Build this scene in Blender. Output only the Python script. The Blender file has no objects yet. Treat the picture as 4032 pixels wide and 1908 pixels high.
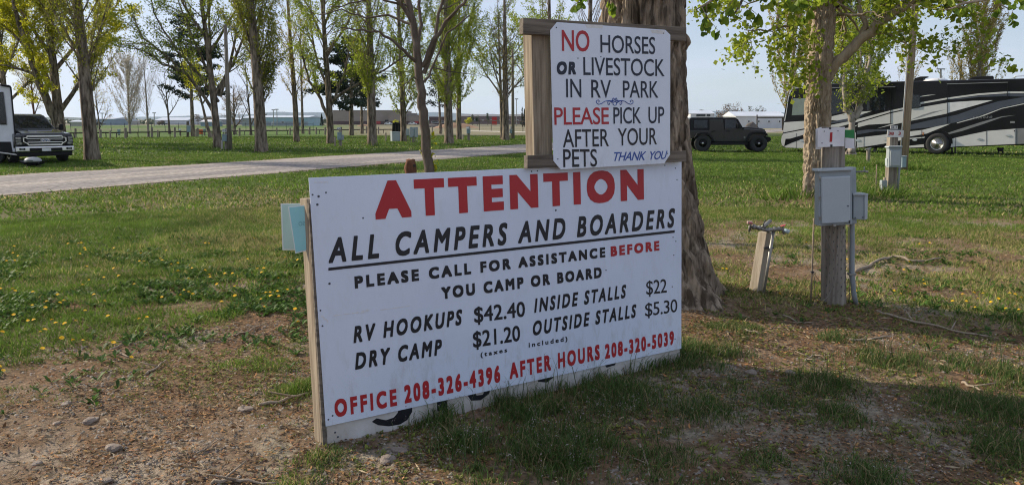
import bpy, bmesh, math, random
import numpy as np
from mathutils import Vector, Matrix

# ------------------------------------------------------------------ camera, sky, sun, exposure
SC = bpy.context.scene
FPX, HOR, EYE = 3000.0, 481.0, 1.55
PIT = math.atan((954 - HOR) / FPX)
cam_d = bpy.data.cameras.new('camera'); cam = bpy.data.objects.new('camera', cam_d)
SC.collection.objects.link(cam); SC.camera = cam
cam.location = (0, 0, EYE); cam.rotation_euler = (math.pi/2 - PIT, 0, 0)
cam_d.sensor_width = 36; cam_d.lens = FPX/4032*36; cam_d.clip_start = 0.05; cam_d.clip_end = 20000

SUN_EL = math.radians(28)
SUN_AZ = math.atan2(-0.915, 0.40)          # clockwise from +Y: the sun stands left of and beyond the sign
w = bpy.data.worlds.new('World'); SC.world = w; w.use_nodes = True
nt = w.node_tree; nt.nodes.clear()
N = nt.nodes.new; L = nt.links.new
out = N('ShaderNodeOutputWorld'); bg = N('ShaderNodeBackground'); bg2 = N('ShaderNodeBackground')
sky = N('ShaderNodeTexSky'); sky.sky_type = 'NISHITA'; sky.sun_disc = False
sky.sun_elevation = SUN_EL; sky.sun_rotation = SUN_AZ; sky.altitude = 1100
sky.air_density = 1.0; sky.dust_density = 1.5; sky.ozone_density = 1.2
bg.inputs['Strength'].default_value = 0.10
L(sky.outputs[0], bg.inputs['Color'])
# thin high cloud veil, uneven, over the whole sky
tc = N('ShaderNodeTexCoord'); mp = N('ShaderNodeMapping'); mp.inputs['Scale'].default_value = (1.3, 1.3, 4.0)
nz = N('ShaderNodeTexNoise'); nz.inputs['Scale'].default_value = 2.2; nz.inputs['Detail'].default_value = 4; nz.inputs['Roughness'].default_value = 0.5
rmp = N('ShaderNodeMapRange'); rmp.inputs['From Min'].default_value = 0.32; rmp.inputs['From Max'].default_value = 0.72
rmp.inputs['To Min'].default_value = 0.30; rmp.inputs['To Max'].default_value = 0.95
L(tc.outputs['Generated'], mp.inputs['Vector']); L(mp.outputs[0], nz.inputs['Vector']); L(nz.outputs['Fac'], rmp.inputs['Value'])
bg2.inputs['Color'].default_value = (0.64, 0.69, 0.84, 1); bg2.inputs['Strength'].default_value = 0.95
mx = N('ShaderNodeMixShader')
L(rmp.outputs[0], mx.inputs[0]); L(bg.outputs[0], mx.inputs[1]); L(bg2.outputs[0], mx.inputs[2]); L(mx.outputs[0], out.inputs['Surface'])

sd = bpy.data.lights.new('sun', 'SUN'); sd.energy = 5.0; sd.angle = math.radians(0.9); sd.color = (1.0, 0.88, 0.70)
sun = bpy.data.objects.new('sun', sd); SC.collection.objects.link(sun)
sdir = Vector((math.sin(SUN_AZ)*math.cos(SUN_EL), math.cos(SUN_AZ)*math.cos(SUN_EL), math.sin(SUN_EL)))
sun.rotation_euler = (-sdir).to_track_quat('-Z', 'Y').to_euler()
SC.view_settings.view_transform = 'Standard'; SC.view_settings.look = 'None'
SC.view_settings.exposure = 0.30; SC.view_settings.gamma = 1; SC.view_settings.use_curve_mapping = False
SC.cycles.max_bounces = 7; SC.cycles.filter_width = 1.1; SC.cycles.volume_bounces = 2; SC.cycles.transparent_max_bounces = 8; SC.cycles.caustics_reflective = False; SC.cycles.caustics_refractive = False

# ------------------------------------------------------------------ helpers
rnd = random.Random(7); RS = np.random.RandomState(11)
CF = Vector((0, math.cos(PIT), -math.sin(PIT))); CU = Vector((0, math.sin(PIT), math.cos(PIT)))
def ray(x, y): return CF + Vector((1, 0, 0))*((x-2016)/FPX) - CU*((y-954)/FPX)
def G(x, y):
    """ground point seen at photo pixel x, y"""
    r = ray(x, y); t = EYE/-r.z; p = r*t; return Vector((p.x, p.y, 0))
def at(x, y, Y):
    """point seen at photo pixel x, y at forward distance Y"""
    r = ray(x, y); t = Y/r.y; return Vector((r.x*t, Y, EYE + r.z*t))
class Plane:
    def __init__(s, o, ux, uy):
        s.o = Vector(o); s.ux = Vector(ux).normalized(); n = s.ux.cross(Vector(uy)).normalized()
        s.n = n; s.uy = n.cross(s.ux).normalized()          # n points out of the face
    def uv(s, x, y):
        r = ray(x, y); c = Vector((0, 0, EYE)); t = (s.o - c).dot(s.n)/r.dot(s.n); p = c + r*t - s.o
        return (p.dot(s.ux), p.dot(s.uy))
    def P(s, u, v, d=0.0): return s.o + s.ux*u + s.uy*v + s.n*d

def hash3(ix, iy, iz, seed):
    h = (ix.astype(np.int64)*374761393 + iy.astype(np.int64)*668265263 + iz.astype(np.int64)*2147483647 + seed*1274126177) & 0xffffffff
    h = ((h ^ (h >> 13))*1274126177) & 0xffffffff
    h = (h ^ (h >> 16)) & 0xffffff
    return h/float(0xffffff)
def vn(x, y, z=0.0, seed=0):
    x = np.asarray(x, float); y = np.asarray(y, float) + 0*x; z = np.asarray(z, float) + 0*x
    x0 = np.floor(x); y0 = np.floor(y); z0 = np.floor(z); fx = x-x0; fy = y-y0; fz = z-z0
    fx = fx*fx*(3-2*fx); fy = fy*fy*(3-2*fy); fz = fz*fz*(3-2*fz)
    r = 0
    for a in (0, 1):
        for b in (0, 1):
            for c in (0, 1):
                wt = (fx if a else 1-fx)*(fy if b else 1-fy)*(fz if c else 1-fz)
                r = r + wt*hash3(x0+a, y0+b, z0+c, seed)
    return r
def fbm(x, y, z=0.0, seed=0, o=4):
    r = 0; a = 0.5; t = 0
    for i in range(o):
        f = 2.03**i; r = r + a*vn(np.asarray(x)*f+17.3*i, np.asarray(y)*f-9.1*i, np.asarray(z)*f, seed+i); t += a; a *= 0.5
    return r/t
def sst(x, a, b):
    t = np.clip((np.asarray(x, float)-a)/(b-a), 0, 1); return t*t*(3-2*t)

# materials
def bsdf(m): return m.node_tree.nodes['Principled BSDF']
def sinp(b, k, v):
    if k in b.inputs: b.inputs[k].default_value = v
def pm(name, c1, c2=None, scale=6.0, rough=0.6, metal=0.0, bump=0.0, stretch=(1, 1, 1), coat=0.0, detail=5, contrast=(0.35, 0.68), bscale=None, spec=0.5, bdist=0.01, rvar=0.0):
    m = bpy.data.materials.new(name); m.use_nodes = True; t = m.node_tree; b = bsdf(m)
    c2 = c2 or tuple(x*0.82 for x in c1)
    co = t.nodes.new('ShaderNodeTexCoord'); mp = t.nodes.new('ShaderNodeMapping'); mp.inputs['Scale'].default_value = stretch
    n = t.nodes.new('ShaderNodeTexNoise'); n.inputs['Scale'].default_value = scale; n.inputs['Detail'].default_value = detail; n.inputs['Roughness'].default_value = 0.6
    r = t.nodes.new('ShaderNodeValToRGB'); r.color_ramp.elements[0].position = contrast[0]; r.color_ramp.elements[1].position = contrast[1]
    r.color_ramp.elements[0].color = (*c2, 1); r.color_ramp.elements[1].color = (*c1, 1)
    t.links.new(co.outputs['Object'], mp.inputs[0]); t.links.new(mp.outputs[0], n.inputs['Vector']); t.links.new(n.outputs['Fac'], r.inputs[0])
    t.links.new(r.outputs[0], b.inputs['Base Color'])
    sinp(b, 'Roughness', rough); sinp(b, 'Metallic', metal); sinp(b, 'Coat Weight', coat); sinp(b, 'Coat Roughness', 0.06); sinp(b, 'Specular IOR Level', spec)
    if rvar:
        mr = t.nodes.new('ShaderNodeMapRange'); mr.inputs['To Min'].default_value = max(0.02, rough-rvar); mr.inputs['To Max'].default_value = min(1, rough+rvar)
        t.links.new(n.outputs['Fac'], mr.inputs['Value']); t.links.new(mr.outputs[0], b.inputs['Roughness'])
    if bump:
        n2 = t.nodes.new('ShaderNodeTexNoise'); n2.inputs['Scale'].default_value = bscale or scale*3; n2.inputs['Detail'].default_value = 6; n2.inputs['Roughness'].default_value = 0.65
        t.links.new(mp.outputs[0], n2.inputs['Vector'])
        bp = t.nodes.new('ShaderNodeBump'); bp.inputs['Strength'].default_value = bump; bp.inputs['Distance'].default_value = bdist
        t.links.new(n2.outputs['Fac'], bp.inputs['Height']); t.links.new(bp.outputs[0], b.inputs['Normal'])
    return m
def leafmat(name, ca, cb, trans=0.45, cc=None):
    m = bpy.data.materials.new(name); m.use_nodes = True; t = m.node_tree; b = bsdf(m)
    g = t.nodes.new('ShaderNodeNewGeometry'); r = t.nodes.new('ShaderNodeValToRGB')
    r.color_ramp.elements[0].color = (*ca, 1); r.color_ramp.elements[1].color = (*cb, 1)
    if cc: e = r.color_ramp.elements.new(0.5); e.color = (*cc, 1)
    t.links.new(g.outputs['Random Per Island'], r.inputs[0]); t.links.new(r.outputs[0], b.inputs['Base Color'])
    sinp(b, 'Roughness', 0.5); sinp(b, 'Specular IOR Level', 0.25)
    tr = t.nodes.new('ShaderNodeBsdfTranslucent'); t.links.new(r.outputs[0], tr.inputs['Color'])
    ms = t.nodes.new('ShaderNodeMixShader'); ms.inputs[0].default_value = trans
    o = t.nodes['Material Output']; t.links.new(b.outputs[0], ms.inputs[1]); t.links.new(tr.outputs[0], ms.inputs[2]); t.links.new(ms.outputs[0], o.inputs['Surface'])
    return m
def attrmat(name, trans=0.0, rough=0.8, bump=0, bscale=30, fine=0.0):
    """colour from the mesh's own albedo attribute, varied by fine noise"""
    m = bpy.data.materials.new(name); m.use_nodes = True; t = m.node_tree; b = bsdf(m)
    a = t.nodes.new('ShaderNodeAttribute'); a.attribute_name = 'albedo'
    col = a.outputs['Color']
    if fine:
        co = t.nodes.new('ShaderNodeTexCoord')
        n = t.nodes.new('ShaderNodeTexNoise'); n.inputs['Scale'].default_value = fine; n.inputs['Detail'].default_value = 8; n.inputs['Roughness'].default_value = 0.7
        mr = t.nodes.new('ShaderNodeMapRange'); mr.inputs['From Min'].default_value = 0.3; mr.inputs['From Max'].default_value = 0.7; mr.inputs['To Min'].default_value = 0.40; mr.inputs['To Max'].default_value = 1.6
        t.links.new(co.outputs['Object'], n.inputs['Vector']); t.links.new(n.outputs['Fac'], mr.inputs['Value'])
        mm = t.nodes.new('ShaderNodeVectorMath'); mm.operation = 'SCALE'; t.links.new(col, mm.inputs[0]); t.links.new(mr.outputs[0], mm.inputs['Scale']); col = mm.outputs[0]
    t.links.new(col, b.inputs['Base Color']); sinp(b, 'Roughness', rough); sinp(b, 'Specular IOR Level', 0.2)
    if bump:
        co2 = t.nodes.new('ShaderNodeTexCoord'); n2 = t.nodes.new('ShaderNodeTexNoise'); n2.inputs['Scale'].default_value = bscale; n2.inputs['Detail'].default_value = 9; n2.inputs['Roughness'].default_value = 0.7
        t.links.new(co2.outputs['Object'], n2.inputs['Vector'])
        bp = t.nodes.new('ShaderNodeBump'); bp.inputs['Strength'].default_value = bump; bp.inputs['Distance'].default_value = 0.06
        t.links.new(n2.outputs['Fac'], bp.inputs['Height']); t.links.new(bp.outputs[0], b.inputs['Normal'])
    if trans:
        tr = t.nodes.new('ShaderNodeBsdfTranslucent'); t.links.new(col, tr.inputs['Color'])
        ms = t.nodes.new('ShaderNodeMixShader'); ms.inputs[0].default_value = trans; o = t.nodes['Material Output']
        t.links.new(b.outputs[0], ms.inputs[1]); t.links.new(tr.outputs[0], ms.inputs[2]); t.links.new(ms.outputs[0], o.inputs['Surface'])
    return m
def woodmat(name, c1, c2, axis=2, scale=14, bump=0.6, rough=0.85):
    st = [1, 1, 1]; st[axis] = 0.05
    return pm(name, c1, c2, scale=scale*3, rough=rough, bump=bump, stretch=tuple(st), bscale=scale*6, detail=8, contrast=(0.36, 0.64), spec=0.2, bdist=0.004)

M = dict(
    sign=pm('sign_white', (0.68, 0.75, 0.88), (0.62, 0.69, 0.82), 1.2, 0.22, spec=0.5, rvar=0.04, coat=0.25),
    sign2=pm('sign_white_aged', (0.72, 0.78, 0.87), (0.66, 0.72, 0.80), 1.6, 0.5),
    oldsign=pm('old_sign_board', (0.66, 0.66, 0.66), (0.45, 0.42, 0.38), 3.0, 0.6),
    red=pm('red_vinyl', (0.42, 0.016, 0.022), (0.38, 0.015, 0.02), 3, 0.45), black=pm('black_vinyl', (0.008, 0.009, 0.014), None, 3, 0.45),
    navy=pm('navy_vinyl', (0.010, 0.016, 0.034), None, 3, 0.5), blue=pm('blue_vinyl', (0.025, 0.08, 0.36), None, 3, 0.5),
    screw=pm('screw_steel', (0.10, 0.11, 0.13), None, 60, 0.5, 0.6),
    wood_v=woodmat('weathered_post', (0.36, 0.30, 0.225), (0.16, 0.125, 0.09), 2), wood_h=woodmat('weathered_beam', (0.21, 0.18, 0.145), (0.085, 0.072, 0.058), 0),
    wood_pale=woodmat('pale_post', (0.46, 0.40, 0.32), (0.30, 0.25, 0.19), 2), wood_grey=woodmat('grey_pole', (0.34, 0.30, 0.25), (0.16, 0.135, 0.11), 2, 9),
    wood_tan=woodmat('tan_pole', (0.36, 0.27, 0.18), (0.22, 0.16, 0.11), 2, 9),
    paper=pm('blue_card', (0.30, 0.62, 0.66), (0.24, 0.55, 0.60), 5, 0.35), paper_rim=pm('clear_sleeve', (0.72, 0.80, 0.80), None, 5, 0.2), paper_pale=pm('pale_card', (0.42, 0.62, 0.60), None, 5, 0.35),
    faint=pm('faint_print', (0.14, 0.38, 0.42), None, 5, 0.5),
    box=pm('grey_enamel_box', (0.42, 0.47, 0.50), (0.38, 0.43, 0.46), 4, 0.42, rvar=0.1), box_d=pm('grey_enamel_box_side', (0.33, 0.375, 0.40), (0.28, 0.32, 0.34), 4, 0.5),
    box_b=pm('blue_grey_box', (0.27, 0.36, 0.40), None, 3, 0.5),
    pipe=pm('galvanised_pipe', (0.36, 0.36, 0.34), (0.24, 0.23, 0.21), 25, 0.45, 0.6), pvc=pm('grey_conduit', (0.30, 0.325, 0.34), (0.24, 0.26, 0.27), 8, 0.5),
    valve=pm('red_valve', (0.50, 0.05, 0.06), (0.36, 0.05, 0.05), 30, 0.5), pinkcap=pm('faded_pink_handle', (0.55, 0.36, 0.33), None, 30, 0.6), bluecap=pm('pale_blue_plastic', (0.50, 0.64, 0.70), None, 30, 0.4),
    wire=pm('copper_wire', (0.20, 0.17, 0.14), None, 20, 0.5), plate=pm('number_plate_white', (0.78, 0.78, 0.80), (0.66, 0.66, 0.68), 6, 0.45), green=pm('green_paint', (0.02, 0.24, 0.06), None, 5, 0.45),
    bark=pm('cottonwood_bark', (0.38, 0.305, 0.23), (0.09, 0.07, 0.052), 15, 0.95, bump=1.0, stretch=(1, 1, 0.16), bscale=24, detail=8, spec=0.1, bdist=0.04, contrast=(.41, .60)),
    bark2=pm('grey_cottonwood_bark', (0.46, 0.38, 0.29), (0.26, 0.205, 0.15), 10, 0.95, bump=0.8, stretch=(1, 1, 0.2), bscale=24, detail=8, spec=0.1, bdist=0.03),
    bark_p=pm('poplar_bark', (0.29, 0.235, 0.18), (0.08, 0.062, 0.046), 7, 0.95, bump=1.0, stretch=(1, 1, 0.22), bscale=11, spec=0.1, bdist=0.06, contrast=(.40, .60)),
    bark_y=pm('young_bark', (0.16, 0.13, 0.105), (0.095, 0.075, 0.06), 14, 0.9, bump=0.6, stretch=(1, 1, 0.4), spec=0.15, bdist=0.01),
    bark_w=pm('pale_bark', (0.40, 0.35, 0.30), (0.20, 0.17, 0.14), 6, 0.9, bump=0.5, stretch=(1, 1, 0.5), spec=0.15),
    bark_r=pm('red_brown_wood', (0.20, 0.10, 0.06), (0.09, 0.04, 0.025), 12, 0.9, bump=0.9, stretch=(1, 1, 0.3), spec=0.15),
    stick=pm('dry_stick', (0.38, 0.31, 0.24), (0.22, 0.17, 0.12), 40, 0.9, bump=0.5), rock=pm('field_stone', (0.30, 0.25, 0.205), (0.18, 0.14, 0.115), 14, 0.9, bump=0.7),
    leaf_g=leafmat('leaf_green', (0.15, 0.21, 0.018), (0.42, 0.47, 0.05), 0.55, (0.26, 0.33, 0.03)),
    leaf_y=leafmat('leaf_yellow_green', (0.32, 0.33, 0.015), (0.60, 0.56, 0.03), 0.55, (0.46, 0.46, 0.02)),
    leaf_d=leafmat('leaf_deep_green', (0.13, 0.16, 0.018), (0.38, 0.37, 0.04), 0.5, (0.23, 0.26, 0.025)),
    leaf_b=leafmat('leaf_bronze', (0.30, 0.21, 0.06), (0.50, 0.37, 0.12), 0.5, (0.40, 0.36, 0.06)),
    leaf_p=leafmat('leaf_pale_blossom', (0.30, 0.26, 0.19), (0.46, 0.42, 0.33), 0.4),
    leaf_n=leafmat('pine_needles', (0.012, 0.024, 0.012), (0.035, 0.055, 0.025), 0.1),
    leaf_far=leafmat('far_foliage', (0.05, 0.065, 0.03), (0.11, 0.12, 0.06), 0.2), twig_far=leafmat('far_bare_twigs', (0.12, 0.085, 0.06), (0.20, 0.15, 0.11), 0.1),
    leaf_o=leafmat('orange_twigs', (0.22, 0.13, 0.04), (0.34, 0.22, 0.07), 0.3),
    tyre=pm('tyre_rubber', (0.030, 0.030, 0.030), (0.02, 0.02, 0.02), 20, 0.85), chrome=pm('chrome', (0.85, 0.85, 0.85), None, 4, 0.28, 1.0), alloy=pm('bright_alloy', (0.55, 0.55, 0.54), (0.42, 0.42, 0.41), 8, 0.25, 0.9),
    blackrim=pm('black_rim', (0.015, 0.015, 0.015), None, 8, 0.3, 0.3, coat=0.4), trim=pm('black_trim', (0.010, 0.010, 0.011), None, 8, 0.55, spec=0.25), glass=pm('dark_glass', (0.012, 0.016, 0.018), None, 3, 0.05, spec=0.5, coat=0.0),
    jeep=pm('dark_grey_paint', (0.026, 0.027, 0.028), (0.022, 0.023, 0.024), 3, 0.30, 0.1, coat=0.4, spec=0.4), truck=pm('dark_green_grey_paint', (0.030, 0.032, 0.030), None, 3, 0.25, 0.4, coat=0.6),
    rvblack=pm('rv_black_paint', (0.006, 0.006, 0.007), None, 2, 0.3, spec=0.25, coat=0.12), rvsilver=pm('rv_silver_paint', (0.62, 0.62, 0.60), (0.57, 0.57, 0.55), 2, 0.35, 0.0, coat=0.3),
    rvwhite=pm('rv_pale_paint', (0.74, 0.75, 0.75), None, 2, 0.3, coat=0.7), rvgrey=pm('rv_blue_grey_paint', (0.075, 0.088, 0.115), None, 2, 0.3, 0.1, coat=0.2, spec=0.3), rvmid=pm('rv_mid_grey_paint', (0.24, 0.25, 0.25), None, 2, 0.3, 0.2, coat=0.7),
    reflect_pane=pm('green_grey_reflection', (0.20, 0.25, 0.21), None, 3, 0.4, coat=0.8), lamp=pm('headlamp_glass', (0.42, 0.44, 0.46), (0.12, 0.13, 0.14), 16, 0.1, 0.4, coat=1.0), trailer=pm('trailer_white', (0.70, 0.71, 0.74), None, 2, 0.4), fordblue=pm('badge_blue', (0.015, 0.05, 0.20), None, 4, 0.3, coat=0.5),
    grill=pm('grey_lid_enamel', (0.42, 0.43, 0.42), None, 5, 0.35), orange=pm('orange_plastic', (0.75, 0.14, 0.02), None, 5, 0.5), amber=pm('amber_lens', (0.6, 0.2, 0.03), None, 5, 0.2),
    rust=pm('rusty_pipe', (0.06, 0.045, 0.035), (0.04, 0.03, 0.024), 5, 0.8), iron=pm('iron_post', (0.05, 0.05, 0.055), None, 5, 0.7), concrete=pm('concrete', (0.52, 0.50, 0.46), (0.42, 0.40, 0.37), 2, 0.9),
    straw=pm('litter', (0.30, 0.17, 0.08), (0.14, 0.08, 0.045), 40, 0.9),
)
def splash(m, z0, z1, amt):
    # dried mud splashes and run-off streaks low on the board
    t = m.node_tree; b = bsdf(m); src = b.inputs['Base Color'].links[0].from_socket; co = t.nodes.new('ShaderNodeTexCoord'); sp = t.nodes.new('ShaderNodeSeparateXYZ'); t.links.new(co.outputs['Object'], sp.inputs[0])
    mr = t.nodes.new('ShaderNodeMapRange'); mr.inputs['From Min'].default_value = z0; mr.inputs['From Max'].default_value = z1; mr.inputs['To Min'].default_value = 1; mr.inputs['To Max'].default_value = .18; t.links.new(sp.outputs['Z'], mr.inputs['Value'])
    mp = t.nodes.new('ShaderNodeMapping'); mp.inputs['Scale'].default_value = (1, 1, .35); n = t.nodes.new('ShaderNodeTexNoise'); n.inputs['Scale'].default_value = 16; n.inputs['Detail'].default_value = 9; n.inputs['Roughness'].default_value = .75; t.links.new(co.outputs['Object'], mp.inputs[0]); t.links.new(mp.outputs[0], n.inputs['Vector'])
    m2 = t.nodes.new('ShaderNodeMapRange'); m2.inputs['From Min'].default_value = .50; m2.inputs['From Max'].default_value = .78; m2.inputs['To Max'].default_value = amt; t.links.new(n.outputs['Fac'], m2.inputs['Value'])
    mu = t.nodes.new('ShaderNodeMath'); mu.operation = 'MULTIPLY'; t.links.new(mr.outputs[0], mu.inputs[0]); t.links.new(m2.outputs[0], mu.inputs[1])
    mx = t.nodes.new('ShaderNodeMix'); mx.data_type = 'RGBA'; t.links.new(mu.outputs[0], mx.inputs[0]); t.links.new(src, mx.inputs[6]); mx.inputs[7].default_value = (.30, .24, .17, 1); t.links.new(mx.outputs[2], b.inputs['Base Color'])
splash(M['sign'], .05, .45, .75); splash(M['oldsign'], 0, .3, .9); splash(M['box'], .2, 1.0, .35); splash(M['sign2'], 1.2, 1.5, .5)
C = SC.collection.objects
def tag(o, label=None, cat=None, group=None, kind=None):
    if label: o['label'] = label
    if cat: o['category'] = cat
    if group: o['group'] = group
    if kind: o['kind'] = kind
    return o
def empty(name, loc, label=None, cat=None, group=None, rz=0.0):
    o = bpy.data.objects.new(name, None); C.link(o); o.location = loc; o.rotation_euler = (0, 0, rz); o.empty_display_size = 0.1
    return tag(o, label, cat, group)
def mesh_np(name, V, F, mat, parent=None, smooth=False, albedo=None):
    """V (n,3), F list or (m,k) array"""
    me = bpy.data.meshes.new(name); V = np.ascontiguousarray(V, dtype=np.float32)
    F = np.ascontiguousarray(F, dtype=np.int32); k = F.shape[1]
    me.vertices.add(len(V)); me.vertices.foreach_set('co', V.ravel())
    me.loops.add(F.size); me.loops.foreach_set('vertex_index', F.ravel())
    me.polygons.add(len(F)); me.polygons.foreach_set('loop_start', np.arange(0, F.size, k, dtype=np.int32))
    if smooth: me.polygons.foreach_set('use_smooth', np.ones(len(F), bool))
    me.update(calc_edges=True)
    if albedo is not None:
        a = me.attributes.new('albedo', 'FLOAT_COLOR', 'POINT'); cc = np.ones((len(V), 4), np.float32); cc[:, :3] = albedo; a.data.foreach_set('color', cc.ravel())
    me.materials.append(mat)
    o = bpy.data.objects.new(name, me); C.link(o)
    if parent: o.parent = parent
    return o
class MB:
    def __init__(s): s.v = []; s.f = []
    def add(s, vs, fs):
        b = len(s.v); s.v += [tuple(v) for v in vs]; s.f += [tuple(b+i for i in f) for f in fs]; return s
    def box(s, c, size, rot=None):
        hx, hy, hz = size[0]/2, size[1]/2, size[2]/2
        vs = [Vector((x*hx, y*hy, z*hz)) for z in (-1, 1) for y in (-1, 1) for x in (-1, 1)]
        if rot is not None: vs = [rot @ v for v in vs]
        return s.add([v+Vector(c) for v in vs], [(0, 2, 3, 1), (4, 5, 7, 6), (0, 1, 5, 4), (2, 6, 7, 3), (0, 4, 6, 2), (1, 3, 7, 5)])
    def prism(s, pts, fn, d0, d1):
        """outline pts (u,v) counter-clockwise seen from +d, mapped by fn(u,v,d)"""
        n = len(pts); vs = [fn(u, v, d0) for u, v in pts] + [fn(u, v, d1) for u, v in pts]
        fs = [tuple(range(n-1, -1, -1)), tuple(range(n, 2*n))] + [(i, (i+1) % n, n+(i+1) % n, n+i) for i in range(n)]
        return s.add(vs, fs)
    def tube(s, path, radii, k=8, cap=True):
        path = [Vector(p) for p in path]; n = len(path)
        if not hasattr(radii, '__len__'): radii = [radii]*n
        d = (path[-1]-path[0]).normalized() if (path[-1]-path[0]).length > 1e-6 else Vector((0, 0, 1))
        ref = Vector((1, 0, 0)) if abs(d.x) < 0.8 else Vector((0, 1, 0))
        vs = []; fs = []
        for i, p in enumerate(path):
            t = (path[min(i+1, n-1)]-path[max(i-1, 0)]).normalized(); a = t.cross(ref)
            if a.length < 1e-3: a = t.cross(Vector((0.3, 0.8, 0.5)))
            a.normalize(); b = t.cross(a)
            for j in range(k):
                th = 2*math.pi*j/k; vs.append(p + (a*math.cos(th)+b*math.sin(th))*radii[i])
        for i in range(n-1):
            for j in range(k):
                fs.append((i*k+j, i*k+(j+1) % k, (i+1)*k+(j+1) % k, (i+1)*k+j))
        if cap: fs += [tuple(range(k-1, -1, -1)), tuple(range((n-1)*k, n*k))]
        return s.add(vs, fs)
    def lathe(s, prof, k=20, fn=lambda p: p):
        """prof (r, z) along the axis z"""
        n = len(prof); vs = [fn(Vector((r*math.cos(2*math.pi*j/k), r*math.sin(2*math.pi*j/k), z))) for r, z in prof for j in range(k)]
        fs = [(i*k+j, i*k+(j+1) % k, (i+1)*k+(j+1) % k, (i+1)*k+j) for i in range(n-1) for j in range(k)]
        fs += [tuple(range(k-1, -1, -1)), tuple(range((n-1)*k, n*k))]
        return s.add(vs, fs)
    def obj(s, name, mat, parent=None, smooth=False, bevel=0, off=None, seg=2):
        me = bpy.data.meshes.new(name)
        vs = [(v[0]-off[0], v[1]-off[1], v[2]-off[2]) for v in s.v] if off is not None else s.v
        me.from_pydata(vs, [], s.f); me.update()
        bm = bmesh.new(); bm.from_mesh(me); bmesh.ops.recalc_face_normals(bm, faces=bm.faces); bm.to_mesh(me); bm.free()
        me.materials.append(mat)
        if smooth: me.polygons.foreach_set('use_smooth', [True]*len(me.polygons))
        o = bpy.data.objects.new(name, me); C.link(o)
        if parent: o.parent = parent
        if bevel:
            b = o.modifiers.new('bevel', 'BEVEL'); b.width = bevel; b.segments = seg; b.limit_method = 'ANGLE'; b.angle_limit = math.radians(35)
        return o
def children(o): return [c for c in bpy.data.objects if c.parent == o]
def copy_tree(o, parent=None, kids=None):
    c = o.copy(); C.link(c)
    if parent: c.parent = parent
    for ch in children(o): copy_tree(ch, c)
    return c

# text
def text2d(body, offset=0.0, shear=0.0, spacing=1.0):
    cu = bpy.data.curves.new('t', 'FONT'); cu.body = body; cu.offset = offset; cu.shear = shear; cu.space_character = spacing; cu.resolution_u = 4; cu.size = 1
    o = bpy.data.objects.new('t', cu); C.link(o); bpy.context.view_layer.update()
    dg = bpy.context.evaluated_depsgraph_get(); me = o.evaluated_get(dg).to_mesh()
    V = np.array([v.co[:2] for v in me.vertices]); F = [tuple(p.vertices) for p in me.polygons]
    o.evaluated_get(dg).to_mesh_clear(); bpy.data.objects.remove(o); bpy.data.curves.remove(cu)
    return V, F
def put_text(pl, body, lb, rb, top, mat, parent, off, offset=0.0, shear=0.0, spacing=1.0, d=0.0015, mirror=False, name='lettering', base=True, label=None):
    """lb, rb: baseline ends in photo pixels, top: y of the cap line above lb"""
    k_ = 1 if offset <= .010 else 0
    V, F = text2d(body, offset*k_, shear, spacing)
    DZ = np.zeros(len(V))
    if not k_:
        V0, F0, n0 = V, F, len(V); V, F, DZ = [], [], []
        for q_, (sx, sy) in enumerate([(a_, b_) for a_ in (-1, -.5, 0, .5, 1) for b_ in (-1, -.67, -.33, 0, .33, .67, 1) if abs(a_) == 1 or abs(b_) == 1 or offset > .04] if offset > .02 else [(a_, b_) for a_ in (-1, 0, 1) for b_ in (-1, 0, 1)]):
            V.append(V0+np.array([sx, sy])*offset); F += [tuple(i+q_*n0 for i in f) for f in F0]; DZ.append(np.full(n0, q_*.00001))
        V = np.concatenate(V); DZ = np.concatenate(DZ); V[:, 1] += offset
    x0, x1 = V[:, 0].min(), V[:, 0].max(); y0 = 0.0 if base else V[:, 1].min(); y1 = V[:, 1].max()
    a = np.array(pl.uv(*lb)); b = np.array(pl.uv(*rb)); h = pl.uv(lb[0], top)[1]-a[1]
    t = (V[:, 0]-x0)/(x1-x0); t = 1-t if mirror else t
    U = a[0]+(b[0]-a[0])*t; W = a[1]+(b[1]-a[1])*t + h*(V[:, 1]-y0)/(y1-y0)
    # one part per word: cut the line at its widest gaps
    nw = len(body.split()); o = None
    iv = sorted((min(V[i, 0]-shear*V[i, 1] for i in f), max(V[i, 0]-shear*V[i, 1] for i in f)) for f in F); gaps = []; end = iv[0][1]
    for a_, b_ in iv:
        if a_ > end: gaps.append((a_-end, (a_+end)/2))
        end = max(end, b_)
    cuts = sorted(c for g, c in sorted(gaps, reverse=True)[:nw-1]); groups = {}
    for f in F: groups.setdefault(sum(np.mean([V[i, 0]-shear*V[i, 1] for i in f]) > c for c in cuts), []).append(f)
    for kk in sorted(groups):
        mb = MB(); used = sorted({i for f in groups[kk] for i in f}); m_ = {i: n for n, i in enumerate(used)}
        mb.add([pl.P(U[i], W[i], d+DZ[i]) for i in used], [tuple(m_[i] for i in f) for f in groups[kk]]); o = mb.obj(name, mat, parent, off=off)
    if label: o['label'] = label
    return o
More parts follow.
